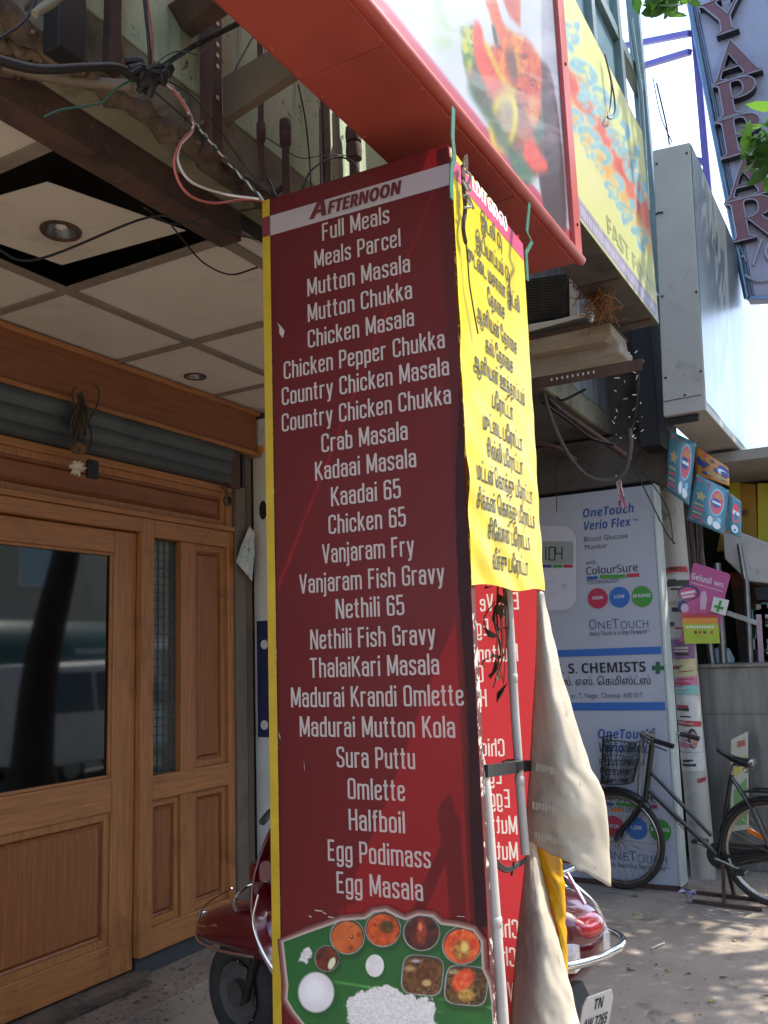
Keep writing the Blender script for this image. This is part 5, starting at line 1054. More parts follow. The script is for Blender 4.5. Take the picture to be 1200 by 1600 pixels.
# ================================================================== pole with bills, white strip for its sunlit side
pl = thing('poster_pole', 'round street pole pasted with many small colourful bills beside the chemist panel', 'pole', (-1.392, 6.90, 0))
PXY = V((-1.392, 6.90, 0)); pr = .086
b = MB(); b.tube([PXY, PXY+V((.0, 0, 4.3))], pr, 28); b.build('pole', pmat('pole_paint', '#a39d90', '#b3aea2', scale=4, rough=.7, stain=('#6d675c', 6, .56, .72), bump=.15), pl, smooth=50)
pz = lambda py: ony(1085, py, 6.82).z
def bill(py0, py1, mats, a0=-165, a1=-20, seed=0):
    rnd = random.Random(seed); b = MB(); z1, z0 = pz(py0), pz(py1); n = len(mats)
    def fn(s, t): a = R(a0+(a1-a0)*s); rr_ = pr+.0025+.0012*math.sin(7*s+5*t+seed); return PXY+V((math.cos(a)*rr_, math.sin(a)*rr_, z0+(z1-z0)*t+.006*math.sin(3*s+seed)))
    b.grid(fn, 14, 6)
    for k in range(rnd.randint(3, 6)):                       # printed lines and blocks
        s0, t0 = rnd.uniform(.08, .4), rnd.uniform(.08, .8); s1, t1 = min(.95, s0+rnd.uniform(.2, .5)), min(.95, t0+rnd.uniform(.05, .16)); m = 1+k % (n-1)
        b.grid(lambda s, t: fn(s0+(s1-s0)*s, t0+(t1-t0)*t)+V((math.cos(R(a0+(a1-a0)*(s0+(s1-s0)*s))), math.sin(R(a0+(a1-a0)*(s0+(s1-s0)*s))), 0))*.0012, 6, 1, m)
    return b.build('paper_bill', mats, pl, smooth=180, fixn=False)
pc = {k: pmat('bill_'+k, c, d, scale=12, rough=.75, stain=('#7d776d', 9, .62, .78)) for k, c, d in (('white', '#c9c5bd', '#bdb8ae'), ('cream', '#c9bf95', '#b8ad80'), ('red', '#b3444a', '#a33a40'), ('mauve', '#8a6a90', '#7d5f85'), ('teal', '#6fa8a0', '#86b5ac'), ('ink', '#3a3735', '#4a4642'), ('skin', '#b5877a', '#a8796d'), ('lime', '#b9bd5a', '#a9ad4a'), ('pink', '#c77f96', '#b56d85'))}
for i, (a, c, ms) in enumerate(((884, 893, ('red', 'ink')), (897, 938, ('white', 'ink')), (944, 995, ('white', 'ink', 'red')), (997, 1028, ('mauve', 'ink', 'white')), (1029, 1056, ('cream', 'ink', 'red')), (1058, 1072, ('pink', 'red')), (1072, 1086, ('teal', 'white')), (1087, 1127, ('white', 'ink', 'red')), (1126, 1134, ('red', 'white')), (1135, 1174, ('white', 'pink')), (1176, 1204, ('white', 'ink')), (1215, 1222, ('red', 'ink')))):
    bill(a, c, [pc[m] for m in ms], seed=i, a0=-165 if i != 11 else -70, a1=-22)
b = MB()
def fcpt(s, t, o): a = R(-95+s*42); z0, z1 = pz(1170), pz(1138); return PXY+V((math.cos(a)*(pr+o), math.sin(a)*(pr+o), z0+(z1-z0)*t))
for (cx, cy, rx, ry, m, o) in ((.5, .5, .52, .50, 0, .006), (.58, .45, .36, .40, 1, .0072), (.46, .55, .09, .025, 0, .0084), (.76, .55, .09, .025, 0, .0084), (.6, .24, .13, .035, 2, .0084)):
    b.poly([fcpt(cx+rx*math.cos(k*.2618), cy+ry*math.sin(k*.2618), o) for k in range(24)], m)
b.build('face_print', [pc['ink'], pc['skin'], pc['red']], pl, fixn=False)
b = MB(); b.tube([PXY+V((0, 0, pz(912)-.01)), PXY+V((0, 0, pz(905)))], pr+.012, 20); b.build('binding', M['conc'], pl, smooth=40)
b = MB(); p0, p1 = onz(1113, 1345, .02), None; b.hexa([ony(1101, 1288, 6.98), ony(1111, 1287, 6.98), ony(1111, 1287, 7.03), ony(1101, 1288, 7.03)], [ony(1070, 960, 6.98), ony(1081, 960, 6.98), ony(1081, 960, 7.03), ony(1070, 960, 7.03)])
tag(b.build('lit_side_strip', M['white'], None, bevel=.004), 'plain white flat strip standing for the sunlit side of the poster pole', 'post')  # white strip built to show the pole's sunlit side
random.seed(31); b = MB()
for k in range(11): x = 1056+k*3.2; b.tube([ony(x+random.uniform(-4, 4), 700, 7.05), ony(x+10+random.uniform(-3, 3), 850, 7.05), ony(x+16+random.uniform(-5, 5), 930, 7.05)], random.uniform(.008, .018), 8, k % 3)
tag(b.build('conduit_bundle', [M['conc'], M['pier'], M['rust']], None, smooth=50), 'bundle of thin grey conduits running down behind the poster pole', 'conduit')

# ================================================================== chemist's shop front
b = MB(); zc_ = ony(1145, 1043, 7.2).z; b.box(-1.36, -.45, 7.2, 7.75, .0, zc_); b.box(-1.38, -.43, 7.17, 7.78, zc_+.001, zc_+.03); b.box(-1.36, -.45, 7.19, 7.1995, zc_-.34, zc_-.325)
tag(b.build('steel_counter', pmat('brushed_counter', '#7f7d79', '#6b6965', scale=3, rough=.42, metal=.55, stretch=(8, 8, .6), stain=('#57524c', 2, .56, .75)), None, bevel=.004), 'dull stainless steel shop counter behind the bicycle', 'counter')
sh_ = thing('chemist_shop', 'open chemist shop front with brown cupboards above the steel counter', 'shop', (-.4, 9, 0))
b = MB(); b.box(-3, -.5, 9.6, 9.7, 0, 3.4); b.box(-1.75, -1.62, 7.0, 9.6, 0, 3.4); b.box(-.5, -.42, 7.8, 9.7, 0, 3.4); b.build('wall', pmat('shop_wall', '#6d6258', '#5d534a', scale=2, rough=.8), sh_)
b = MB(); b.box(-1.6, -.45, 7.3, 9.6, 3.02, 3.1); b.build('ceiling', pmat('shop_ceiling', '#a19b92', '#8f897f', scale=3, rough=.9, stain=('#6d665c', 4, .6, .8)), sh_)
b = MB(); p = ony(1143, 912, 8.6); b.box(p.x, p.x+.6, 8.6, 9.0, .9, p.z); b.box(p.x+.0, p.x+.6, 8.58, 8.6, p.z-.04, p.z+.10, 1); b.build('cupboard', [pmat('dark_brown_board', '#4d3a30', '#43322a', scale=4, rough=.6), M['woodf']], sh_, bevel=.004)
b = MB(); q4(b, [(1128, 820), (1205, 850), (1205, 912), (1168, 908), (1132, 873)], 7.5, .8); b.build('canopy_box', pmat('canopy_white', '#b5b0a8', '#a09a90', scale=3, rough=.6, stain=('#7d766c', 5, .58, .78)), sh_, bevel=.01)
b = MB()
for x0, y0, x1, y1, w in ((1108, 1000, 1114, 1045, .03), (1120, 880, 1131, 1042, .03), (1166, 905, 1173, 1042, .022), (1155, 850, 1164, 905, .02)): b.tube([ony(x0, y0, 7.4), ony(x1, y1, 7.4)], w, 10)
b.build('steel_post', M['steel'], sh_, smooth=50)
b = MB(); q4(b, [(1178, 918), (1205, 914), (1205, 937), (1182, 938)], 7.6, .04); b.build('dark_panel', M['black'], sh_, bevel=.004)
b = MB(); q4(b, [(1186, 1040), (1194, 1040), (1189, 960), (1181, 960)], 7.45, .02); b.build('pink_strip', pmat('faded_pink', '#b99aa0', '#a98a92', scale=7), sh_)
b = MB()
for k in range(26): x = random.uniform(1183, 1200); y = random.uniform(945, 1030); p = ony(x, y, 8.0); s = random.uniform(.02, .05); b.box(p.x-s, p.x+s, 8.0, 8.06, p.z-s, p.z+s, k % 4)
o = b.build('shelf_goods', [pc['white'], pc['teal'], pc['lime'], pc['ink']], sh_); o['kind'] = 'stuff'
b = MB(); p, q = ony(1045, 800, 8.2), ony(1130, 1045, 8.2)
b.box(-1.6, -.5, 9.25, 9.3, 1.3, 2.9); b.build('shop_back_screen', pmat('shop_shade', '#4a4540', '#3d3935', scale=3, rough=.8), sh_)
b = MB(); p = ony(1130, 1035, 7.9); b.lathe([(.0, .14), (.07, .12), (.10, .04), (.09, -.06), (.0, -.08)], ony(1128, 1037, 7.85), (0, 0, 1), 20); tag(b.build('shop_bag', pmat('plastic_bag', '#9aa5a9', '#b5bcbe', scale=9, rough=.4), None, smooth=60), 'pale plastic bag standing on the steel counter', 'bag')
# yellow signboard over the counter
yb_ = thing('shop_sign', 'orange and yellow chemist signboard with purple Tamil letters under the white sign box', 'sign', ony(1170, 800, 8.3))
b = MB(); q4(b, [(1120, 862), (1184, 853), (1180, 756), (1140, 754)], 8.3, .08, 0); q4(b, [(1184.5, 853), (1260, 850), (1260, 755), (1183, 755)], 8.29, .09, 1); q4(b, [(1140, 850), (1156, 850), (1156, 752), (1140, 752)], 8.285, .01, 1)
b.build('board', [pmat('orange_board', '#b98a2c', '#a87b24', scale=3, rough=.6), pmat('yellow_board', '#cfc22e', '#c2b428', scale=3, rough=.6)], yb_, bevel=.003)
b = MB(); p, q = ony(1158, 806, 8.27), ony(1170, 803, 8.27); q.z = p.z; font_fit(b, 'ன்', p, q, .06, m=0, bold=.012); b.build('lettering', flat('purple_print', '#4a2a5a'), yb_, fixn=False)

# hanging sachets, boards
stM = [pmat('sachet_teal', '#4f7f92', '#5a90a0', scale=8, rough=.25, coat=.4), flat('sachet_red', '#cf5a70', rough=.3), flat('sachet_gold', '#b5a878', rough=.3), flat('sachet_oval', '#e0606c', rough=.3), flat('sachet_blue', '#8fc8dc', rough=.3), flat('sachet_white', '#e0eaec', rough=.3), flat('sachet_orange', '#d0904a', rough=.3), flat('sachet_navy', '#46569a', rough=.3)]
def sachet(quad, Y, label, kind=0):
    A = [ony(x, y, Y) for x, y in quad]                    # tl tr br bl
    def fn(s, t, o=0): p = (A[3]*(1-s)+A[2]*s)*(1-t)+(A[0]*(1-s)+A[1]*s)*t; return p-V((0, .02*math.sin(s*math.pi)+.012*math.sin(t*3+s*2)+o, 0))
    t_ = thing('sachet_strip', label, 'sachet strip', A[0], group='strips of sachets hung outside the chemist shop')
    b = MB(); b.grid(fn, 10, 12, 0 if kind != 2 else 6); b.build('foil_strip', stM if kind != 2 else stM, t_, smooth=180, thick=.001)
    b = MB()
    def blob(pts, m, o): b.poly([fn(s, t, o) for s, t in pts], m)
    def el(cx, cy, rx, ry, m, o): blob([(cx+rx*math.cos(k*.2618), cy+ry*math.sin(k*.2618)) for k in range(24)], m, o)
    def star(cx, cy, r, m, o): blob([(cx+r*(1 if k % 2 == 0 else .55)*math.sin(k*math.pi/5)*.9, cy+r*(1 if k % 2 == 0 else .55)*math.cos(k*math.pi/5)*.62) for k in range(10)], m, o)
    if kind == 0:
        blob([(.06, .06), (.44, .06), (.46, .92), (.08, .94)], 1, .003); star(.27, .60, .19, 2, .005)
        for k in range(4): blob([(.12, .12+.09*k), (.40, .12+.09*k), (.40, .16+.09*k), (.12, .16+.09*k)], 2 if k % 2 else 3, .005)
        el(.72, .62, .20, .30, 4, .003); el(.72, .62, .17, .26, 3, .005); el(.70, .60, .13, .10, 7, .006); el(.74, .75, .10, .06, 6, .006); blob([(.6, .58), (.84, .58), (.84, .63), (.6, .63)], 5, .0075)
        el(.62, .18, .07, .10, 5, .003); el(.80, .14, .10, .08, 5, .003); el(.84, .26, .06, .06, 4, .004)
    elif kind == 1:
        blob([(.02, .02), (.3, .02), (.3, .98), (.02, .98)], 6, .003); el(.65, .6, .28, .26, 3, .003); blob([(.42, .56), (.88, .56), (.88, .66), (.42, .66)], 5, .005); el(.62, .18, .22, .10, 5, .003)
    else:
        rnd = random.Random(4)
        for k in range(16): cx, cy = rnd.random(), rnd.random(); el(.1+.8*cx, .1+.8*cy, rnd.uniform(.05, .16), rnd.uniform(.05, .16), rnd.choice([7, 7, 3, 6, 5, 2]), .003+k*.0007)
    b.build('print', stM, t_, fixn=False)
sachet([(1087, 697), (1138, 731), (1140, 760), (1087, 742)], 6.75, 'yellow and purple splashed sachet strip behind the dark ones', 2)
sachet([(1046, 672), (1087, 692), (1077, 790), (1040, 765)], 6.35, 'highest dark teal sachet strip with a gold star nearest the column')
sachet([(1088, 741), (1139, 766), (1131, 836), (1073, 812)], 6.40, 'middle navy sachet strip with a gold star on red')
sachet([(1140, 770), (1158, 784), (1158, 841), (1133, 832)], 6.45, 'narrow half folded sachet strip at the right end of the row', 1)
gb = thing('pharmacy_board', 'pink tilted antacid board hanging beside the poster pole', 'board', ony(1100, 940, 6.72))
gq = lambda x, y, o=.003: ony(x, y, 6.72-o)
b = MB(); b.prism([gq(x, y, 0) for x, y in ((1061, 1003), (1066, 985), (1078, 900), (1083, 881), (1087, 880), (1138, 896), (1141, 900), (1133, 930), (1122, 1000))], (0, .012, 0)); b.build('board', pmat('pink_board', '#b9548a', '#ad4a80', scale=5, rough=.4), gb, bevel=.002)
b = MB()
p, q = gq(1080.5, 904), gq(1111, 913); u_ = (q-p); vs, fs = fill2d(font_outline(mathsans('Gelusil', 'bold'), 3)); xs_ = [v[0] for v in vs]; L_ = max(xs_)-min(xs_); put2d(b, [(v[0]-min(xs_), v[1]) for v in vs], fs, p, u_/L_, V((.012, 0, .06)), 0)
p, q = gq(1116, 914), gq(1130, 918); vs, fs = fill2d(font_outline(mathsans('MPS', 'bold'), 3)); xs_ = [v[0] for v in vs]; L_ = max(xs_)-min(xs_); put2d(b, [(v[0]-min(xs_), v[1]) for v in vs], fs, p, (q-p)/L_, V((.008, 0, .04)), 0)
for k in range(14): p = gq(1080+k*3.5, 911+k*1.05); b.box(p.x, p.x+.009, p.y-.001, p.y, p.z, p.z+.007, 0)
def gel(pts, m, o=.004): b.poly([gq(x, y, o) for x, y in pts], m)
def gell(cx, cy, rx, ry, m, o): gel([(cx+rx*math.cos(k*.2618), cy+ry*math.sin(k*.2618)) for k in range(24)], m, o)
gell(1076, 926, 17, 12, 1, .004); gell(1075, 927, 14, 9.5, 2, .006); gell(1067, 948, 8, 10, 1, .004); gell(1070, 950, 6, 7, 3, .006); gel([(1064, 926), (1086, 922), (1086, 926), (1064, 930)], 0, .008); gel([(1066, 932), (1084, 929), (1084, 932), (1066, 935)], 0, .008)
gel([(1096, 925), (1102, 923), (1105, 935), (1102, 960), (1094, 958), (1094, 936)], 3, .004); gel([(1066, 961), (1118, 958), (1118, 952), (1064, 953)], 2, .005)
b.build('print', [flat('board_white', '#d5cbd0'), flat('board_navy', '#3a3a6a'), flat('board_pink', '#c4527a'), flat('board_light', '#c9a5b5')], gb, fixn=False)
cb = thing('cross_board', 'small white tilted board with a green cross over the pink board', 'board', ony(1124, 947, 6.68))
b = MB(); b.prism([ony(x, y, 6.69) for x, y in ((1115, 932), (1139, 938), (1133, 962), (1110, 955))], (0, .012, 0)); b.build('board', M['white'], cb, bevel=.002)
b = MB(); cq = lambda x, y: ony(x, y, 6.687)
b.poly([cq(1116.5, 945), cq(1131, 949), cq(1130, 953), cq(1115.5, 949)]); b.poly([v-V((0, .001, 0)) for v in (cq(1124.5, 938), cq(1128.5, 939), cq(1123, 956), cq(1119, 955))]); b.build('cross', pm[4], cb, fixn=False)
b = MB(); lq = lambda x, y, o=0: ony(x, y, 6.66-o)
b.prism([lq(*p) for p in ((1070, 1006), (1125, 1005), (1121, 962), (1066, 960))], (0, .002, 0), 0); b.poly([lq(1067, 975, .002), lq(1122, 974, .002), lq(1121, 966, .002), lq(1066, 965, .002)], 1); b.poly([lq(1066, 966, .003), lq(1121, 965, .003), lq(1121, 961, .003), lq(1066, 960, .003)], 2)
for k in range(11): x = 1072+k*4; b.poly([lq(x, 982, .002), lq(x+3, 982, .002), lq(x+2.6, 977, .002), lq(x+.4, 977.5, .002)], 3)
for x, m in ((1085, 4), (1092, 2), (1099, 4), (1110, 2)): b.poly([lq(x, 990, .002), lq(x+4, 990, .002), lq(x+4, 986, .002), lq(x, 986, .002)], m)
tag(b.build('lime_leaflet', [pmat('lime_paper', '#a9b83a', '#9aa832', scale=6, rough=.6), flat('leaflet_orange', '#d08a3a'), flat('leaflet_red', '#b8403a'), flat('leaflet_white', '#d5d8c0'), flat('leaflet_dark', '#4a3a2a')], None, fixn=False), 'lime green leaflet with red and orange stripes pinned below the pink board', 'leaflet')
b = MB(); b.bar(ony(1134, 957, 6.75), ony(1184, 974, 6.75), .02, .035); tag(b.build('steel_bar', M['steel'], None, bevel=.003), 'flat steel arm sticking out right of the green cross board', 'bar')
sd = thing('standing_board', 'slim pale standing board with red and green print behind the bicycle saddle', 'board', (-1.1, 6.95, 0))
sq_ = [(1141, 1300), (1169, 1296), (1168, 1143), (1142, 1156)]; b = MB(); b.prism([ony(x, y, 6.95) for x, y in sq_], (0, .03, 0)); b.build('board', pmat('board_pale', '#c2bda8', '#b3ad98', scale=4, rough=.6), sd, bevel=.003)
b = MB(); sp_ = lambda x, y: ony(x, y, 6.947)
b.poly([sp_(1147, 1290), sp_(1167, 1288), sp_(1167, 1215), sp_(1147, 1235)], 0); b.poly([V((p.x, p.y-.001, p.z)) for p in (sp_(1147, 1216), sp_(1167, 1198), sp_(1167, 1178), sp_(1147, 1190))], 1)
for k in range(6): b.poly([V((p.x, p.y-.002, p.z)) for p in (sp_(1152+k*2.2, 1168-k*.5), sp_(1153.6+k*2.2, 1167.5-k*.5), sp_(1153.6+k*2.2, 1158-k*.5), sp_(1152+k*2.2, 1158.5-k*.5))], 2)
b.build('print', [flat('board_green', '#6f9a5a'), flat('board_yellow', '#c2b45a'), flat('board_red', '#b5473a')], sd, fixn=False)

# ================================================================== white sign box over the chemist
wbx = thing('sign_box', 'long white metal sign box reflecting the sky above the chemist shop', 'sign', (-1.05, 7, 3.2))
fl = [ony(x, y, 6.0) for x, y in ((1037, 655), (1103, 640), (1078, 222), (1020, 235))]; fl[1].z = fl[0].z = 3.13
fz = [fl[0], fl[1]+V((0, 0, .10)), fl[2], fl[3]]
dlt = V((.02, 4.7, .0)); b = MB(); b.hexa([fl[0], fl[1], fl[2], fl[3]], [p+dlt for p in fl])
b.build('box', pmat('cream_sheet', '#aaa59c', '#9f9a91', scale=2.5, rough=.55, stain=('#7d776d', 3.4, .6, .78), stain2=('#5f5950', 18, .7, .8)), wbx, bevel=.006)
a0, a1, a2, a3 = fl[1]+V((.004, .01, .06)), fl[1]+dlt+V((.004, -.01, .06)), fl[2]+dlt+V((.004, -.01, -.005)), fl[2]+V((.004, .01, -.005))
b = MB(); b.grid(lambda s, t: (a0*(1-s)+a1*s)*(1-t)+(a3*(1-s)+a2*s)*t+V((.002*math.sin(s*25), 0, 0)), 30, 6); b.build('reflective_face', pmat('painted_reflection_film', '#757f85', '#5d676d', scale=1.6, rough=.33, metal=.15, stretch=(1, 4, .3), stain=('#6d7a80', 1.3, .55, .75, 1), bump=.05, bscale=4, bstretch=(1, 6, 1)), wbx, smooth=180)  # upright streaks in the colour imitate reflections of sky and trees
b = MB(); b.bar(fl[0]+V((.0, -.002, .10)), fl[1]+V((-.02, -.002, .105)), .004, .004)
for px, py in ((1026, 256), (1073, 239), (1035, 463), (1088, 456), (1040, 590), (1095, 580), (1070, 617)): c = ony(px, py, 5.997); b.lathe([(.009, 0), (.007, .004), (.001, .005)], c, (0, -1, 0), 10)
b.build('seam_and_screw', M['rust'], wbx, smooth=60); 
for y in (6.05, 10.4): b = MB(); b.box(fl[0].x+.0, fl[1].x-.06, y, y+.045, 3.085, 3.128); b.build('base_rail', M['black'], wbx)
b = MB(); p = ony(1013, 300, 6.15); q = ony(1028, 780, 6.3); b.box(-1.44, -1.30, 6.25, 6.5, 3.0, 5.4); tag(b.build('steel_mast', M['black'], None, bevel=.005), 'dark square mast holding the white sign box', 'post')
w2([(1024, 335), (1030, 332), (1036, 332)], 5.99, .006, M['wire'], 'short black cable stub on the side of the white sign box')
w2([(1026, 130), (1040, 190), (1046, 226)], 5.9, .006, M['rust'], 'thin rusty rod rising from the top of the white sign box'); w2([(1020, 120), (1032, 180), (1050, 222)], 6.3, .004, M['wire'], 'thin aerial wire above the white sign box')

# ================================================================== tall lavender letter sign
vs_ = thing('vertical_sign', 'tall lavender vertical sign with raised maroon serif letters and steel edges', 'sign', (-.8, 8, 4.5))
vp = lambda x, y, o=0: ony(x, y, 8.0-o)
bl, br, tr_, tl_ = vp(1168, 467), vp(1300, 462), vp(1190, -120), vp(1054, -118)
b = MB(); b.prism([bl, br, tr_, tl_], (0, .16, 0)); b.build('board', pmat('lavender_sheet', '#aeacc2', '#a09eb6', scale=1.3, rough=.5, stain=('#5f5d76', 1.6, .52, .8)), vs_, bevel=.004)
b = MB()
for p, q in ((bl, tl_), (br, tr_)): b.tube([p+V((.0, -.02, 0)), q+V((.0, -.02, 0))], .028, 10); d = V((.05 if p is bl else -.05, 0, 0)); b.tube([p+d+V((.0, -.012, 0)), q+d+V((.0, -.012, 0))], .012, 8)
b.bar(bl+V((0, -.01, 0)), br+V((0, -.01, 0)), .03, .03); b.build('edge_tube', pmat('blue_steel_tube', '#5f7185', '#6d7f92', scale=5, rough=.3, metal=.6), vs_, smooth=50)
def raised(ch, cx, cy, w, h, style='serif', bodies=True, parent=vs_):
    cs = font_outline(mathsans(ch, style) if style else ch, 4); xs_ = [p[0] for c in cs for p in c]; ys_ = [p[1] for c in cs for p in c]; x0, x1, y0, y1 = min(xs_), max(xs_), min(ys_), max(ys_)
    c0 = vp(cx, cy); sx = w*8/1405*1.02/(x1-x0); sy = h*8/1405*1.06/(y1-y0); sl = -.06
    def m3(x, y, o): X, Y = (x-(x0+x1)/2)*sx, (y-(y0+y1)/2)*sy; return V((c0.x+X+Y*sl, 8.0-o, c0.z+Y))
    b = MB(); vs, fs = fill2d(cs); b.mesh([m3(x, y, .09) for x, y in vs], fs, 0)
    for c in cs:
        n = len(c)
        for i in range(n): (xa, ya), (xb_, yb) = c[i], c[(i+1) % n]; b.poly([m3(xa, ya, .0), m3(xb_, yb, .0), m3(xb_, yb, .09), m3(xa, ya, .09)], 1)
        b.tube([m3(x, y, .095) for x, y in c], .0065, 5, 2, closed=True)
    b.build('raised_letter', [pmat('maroon_face', '#6d4550', '#7d4f55', scale=6, rough=.5), flat('dark_letter_side', '#2b2833', rough=.5), flat('steel_outline', '#9a96a8', rough=.3)], parent, fixn=False)
for ch, cx, cy, w, h in (('Y', 1122, -30, 60, 60), ('Y', 1134, 33, 66, 58), ('A', 1149, 101, 72, 62), ('P', 1152, 159, 60, 56), ('P', 1158, 218, 62, 60), ('A', 1171, 283, 74, 62), ('R', 1180, 345, 74, 62)): raised(ch, cx, cy, w, h)
b = MB()
def neon(pts, r=.012): b.tube([vp(x, y, .03) for x, y in pts], r, 8)
neon([(1146, 412), (1156, 384), (1166, 408)]); neon([(1150, 402), (1163, 400)]); neon([(1176, 414), (1190, 374)]); neon(tuple((p.x, p.y) for p in bez([(1214, 384, 0), (1204, 378, 0), (1196, 392, 0), (1202, 406, 0), (1216, 402, 0)], 6))); neon(tuple((p.x, p.y) for p in bez([(1160, 428, 0), (1180, 438, 0), (1200, 437, 0), (1230, 425, 0)], 6)))
b.build('neon_tube', flat('neon_glass', '#a9acb8', rough=.2), vs_, smooth=60)
pur = pmat('violet_paint', '#6358a8', '#6f64b0', scale=8, rough=.5)
b = MB()
for y0, y1, yy in ((52, 72, 8.05), (81, 112, 8.1)): b.bar(vp(1078, y0, -.1), ony(975, y1, 8.6), .05, .05)
b.bar(vp(1076, -60, -.19), vp(1108, 310, -.19), .06, .06); b.bar(vp(1085, 250, -.2), vp(1106, 255, -.2), .05, .05); b.bar(vp(1090, 282, -.2), vp(1110, 280, -.2), .05, .05)
b.build('mounting_bracket', pur, vs_)
PLATE = {s: font_outline(mathsans(s, 'bold'), 3) for s in ('TN', 'AW 7265', 'METROWATER')}
bpy.data.scenes.remove(TXT)
# ================================================================== bicycle
Fc, Rc = onz(972, 1389, 0), onz(1218, 1420, 0)
ax = (Fc-Rc); ax.z = 0; wb_ = ax.length; ax.normalize(); lat = V((-ax.y, ax.x, 0))       # lat: towards the wall side
by = thing('bicycle', 'old black roadster bicycle with a front wire basket parked before the chemist panel', 'bicycle', Rc, math.atan2(ax.y, ax.x))
def bp(px, py, l=0):
    p = onp(px, py, Rc+lat*l, lat)-Rc; return V((p.dot(ax), l, p.z))
WR = .325
bk = pmat('black_enamel', '#191a1a', '#22231f', scale=6, rough=.35, stain=('#4d4a3d', 9, .64, .75), coat=.3); rub = pmat('tyre_rubber', '#2a2624', '#3a332e', scale=20, rough=.85)
rim = pmat('worn_chrome', '#a9a59c', '#8d877d', scale=18, rough=.25, metal=.9, stain=('#6a4a36', 12, .6, .72)); leath = flat('black_saddle', '#17181b', rough=.3, coat=.4)
def circ(c, r, n=40, a0=0, a1=360, l=0): return [c+V((r*math.cos(R(a0+(a1-a0)*k/n)), l, r*math.sin(R(a0+(a1-a0)*k/n)))) for k in range(n+(0 if a1-a0 == 360 else 1))]
def wheel(c, name='wheel'):
    b = MB(); b.tube(circ(c, WR-.018), .018, 10, closed=True); w = b.build(name, rub, by, local=True, smooth=60)
    b = MB(); b.tube(circ(c, WR-.042), .012, 8, closed=True, flat=1.3); b.build('rim', rim, w, local=True, smooth=60)
    b = MB()
    for k in range(32):
        a = R(k*11.25+3); s = 1 if k % 2 else -1; t = a+(.55 if k % 4 < 2 else -.55); b.tube([c+V((.02*math.cos(t), .028*s, .02*math.sin(t))), c+V(((WR-.045)*math.cos(a), 0, (WR-.045)*math.sin(a)))], .0014, 4)
    b.build('spokes', rim, w, local=True)
    b = MB(); b.tube([c+V((0, -.045, 0)), c+V((0, .045, 0))], .017, 12); b.tube([c+V((0, -.07, 0)), c+V((0, .07, 0))], .007, 8); b.build('hub', rim, w, local=True, smooth=60)
    return w
cR, cF = V((0, 0, WR)), V((wb_, 0, WR))
wheel(cR); wF = wheel(cF)
def fender(c, a0, a1, r=WR+.022):
    b = MB(); n = 30
    b.loft([[c+V((math.cos(a)*(r-.018*(abs(q)**2)*1.2), q*.034, math.sin(a)*(r-.018*(abs(q)**2)*1.2))) for q in (-1, -.6, 0, .6, 1)] for a in [R(a0+(a1-a0)*k/n) for k in range(n+1)]], closed=False); return b.build('mudguard', bk, by, local=True, smooth=60, thick=.002)
fender(cR, 20, 205); fender(cF, -5, 140)
ht, hb = bp(1019, 1163), bp(1009, 1247); bb = bp(1123, 1338); stp = bp(1143, 1210)
b = MB()
b.tube([ht, hb], .019, 12); b.tube([bp(1017, 1206), bp(1112, 1306)], .014, 10); b.tube([bp(1011, 1232), bb], .016, 10); b.tube([bb, stp], .015, 10)
for s in (-1, 1):
    o_ = V((0, s*.05, 0)); b.tube([stp+V((.0, s*.015, -.02)), stp*.45+cR*.55+o_*.8+V((0, 0, .05)), cR+o_], .009, 8); b.tube([bb+V((0, s*.03, 0)), cR+o_], .010, 8)
b.tube([bb+V((0, -.05, 0)), bb+V((0, .05, 0))], .022, 12); b.build('frame', bk, by, local=True, smooth=50)
b = MB()
for s in (-1, 1): o_ = V((0, s*.05, 0)); b.tube(bez([hb+o_*.8, hb+(cF-hb)*.45+o_, cF+o_+V((-.02, 0, .05)), cF+o_]), .011, 8)
b.tube([hb+V((0, -.05, .0)), hb+V((0, .05, .0))], .014, 8); b.tube([ht, ht+V((-.01, 0, .05))], .013, 10); b.build('fork', bk, by, local=True, smooth=50)
b = MB(); hc = ht+V((-.012, 0, .055))
for s in (-1, 1): b.tube(bez([hc, hc+V((.03, s*.10, .035)), hc+V((-.0, s*.22, .03)), hc+V((-.08, s*.25, .0)), hc+V((-.20, s*.26, -.03))]), .0105, 10)
hbar = b.build('handlebar', rim, by, local=True, smooth=60)
for s in (-1, 1): b = MB(); b.tube([hc+V((-.10, s*.255, -.005)), hc+V((-.225, s*.262, -.037))], [.016, .0175], 12); b.build('grip', leath, hbar, local=True, smooth=50)
b = MB()
for s in (-1, 1): b.tube(bez([hc+V((.02, s*.15, .02)), hc+V((-.03, s*.21, -.02)), hc+V((-.17, s*.24, -.07))]), .005, 6); b.tube(bez([hc+V((.02, s*.12, .02)), hc+V((.06, s*.06, -.03)), hb+V((.04, s*.02, .08)), hb+V((.03, 0, -.02))]), .0045, 6)
b.build('brake_lever', rim, hbar, local=True, smooth=60)
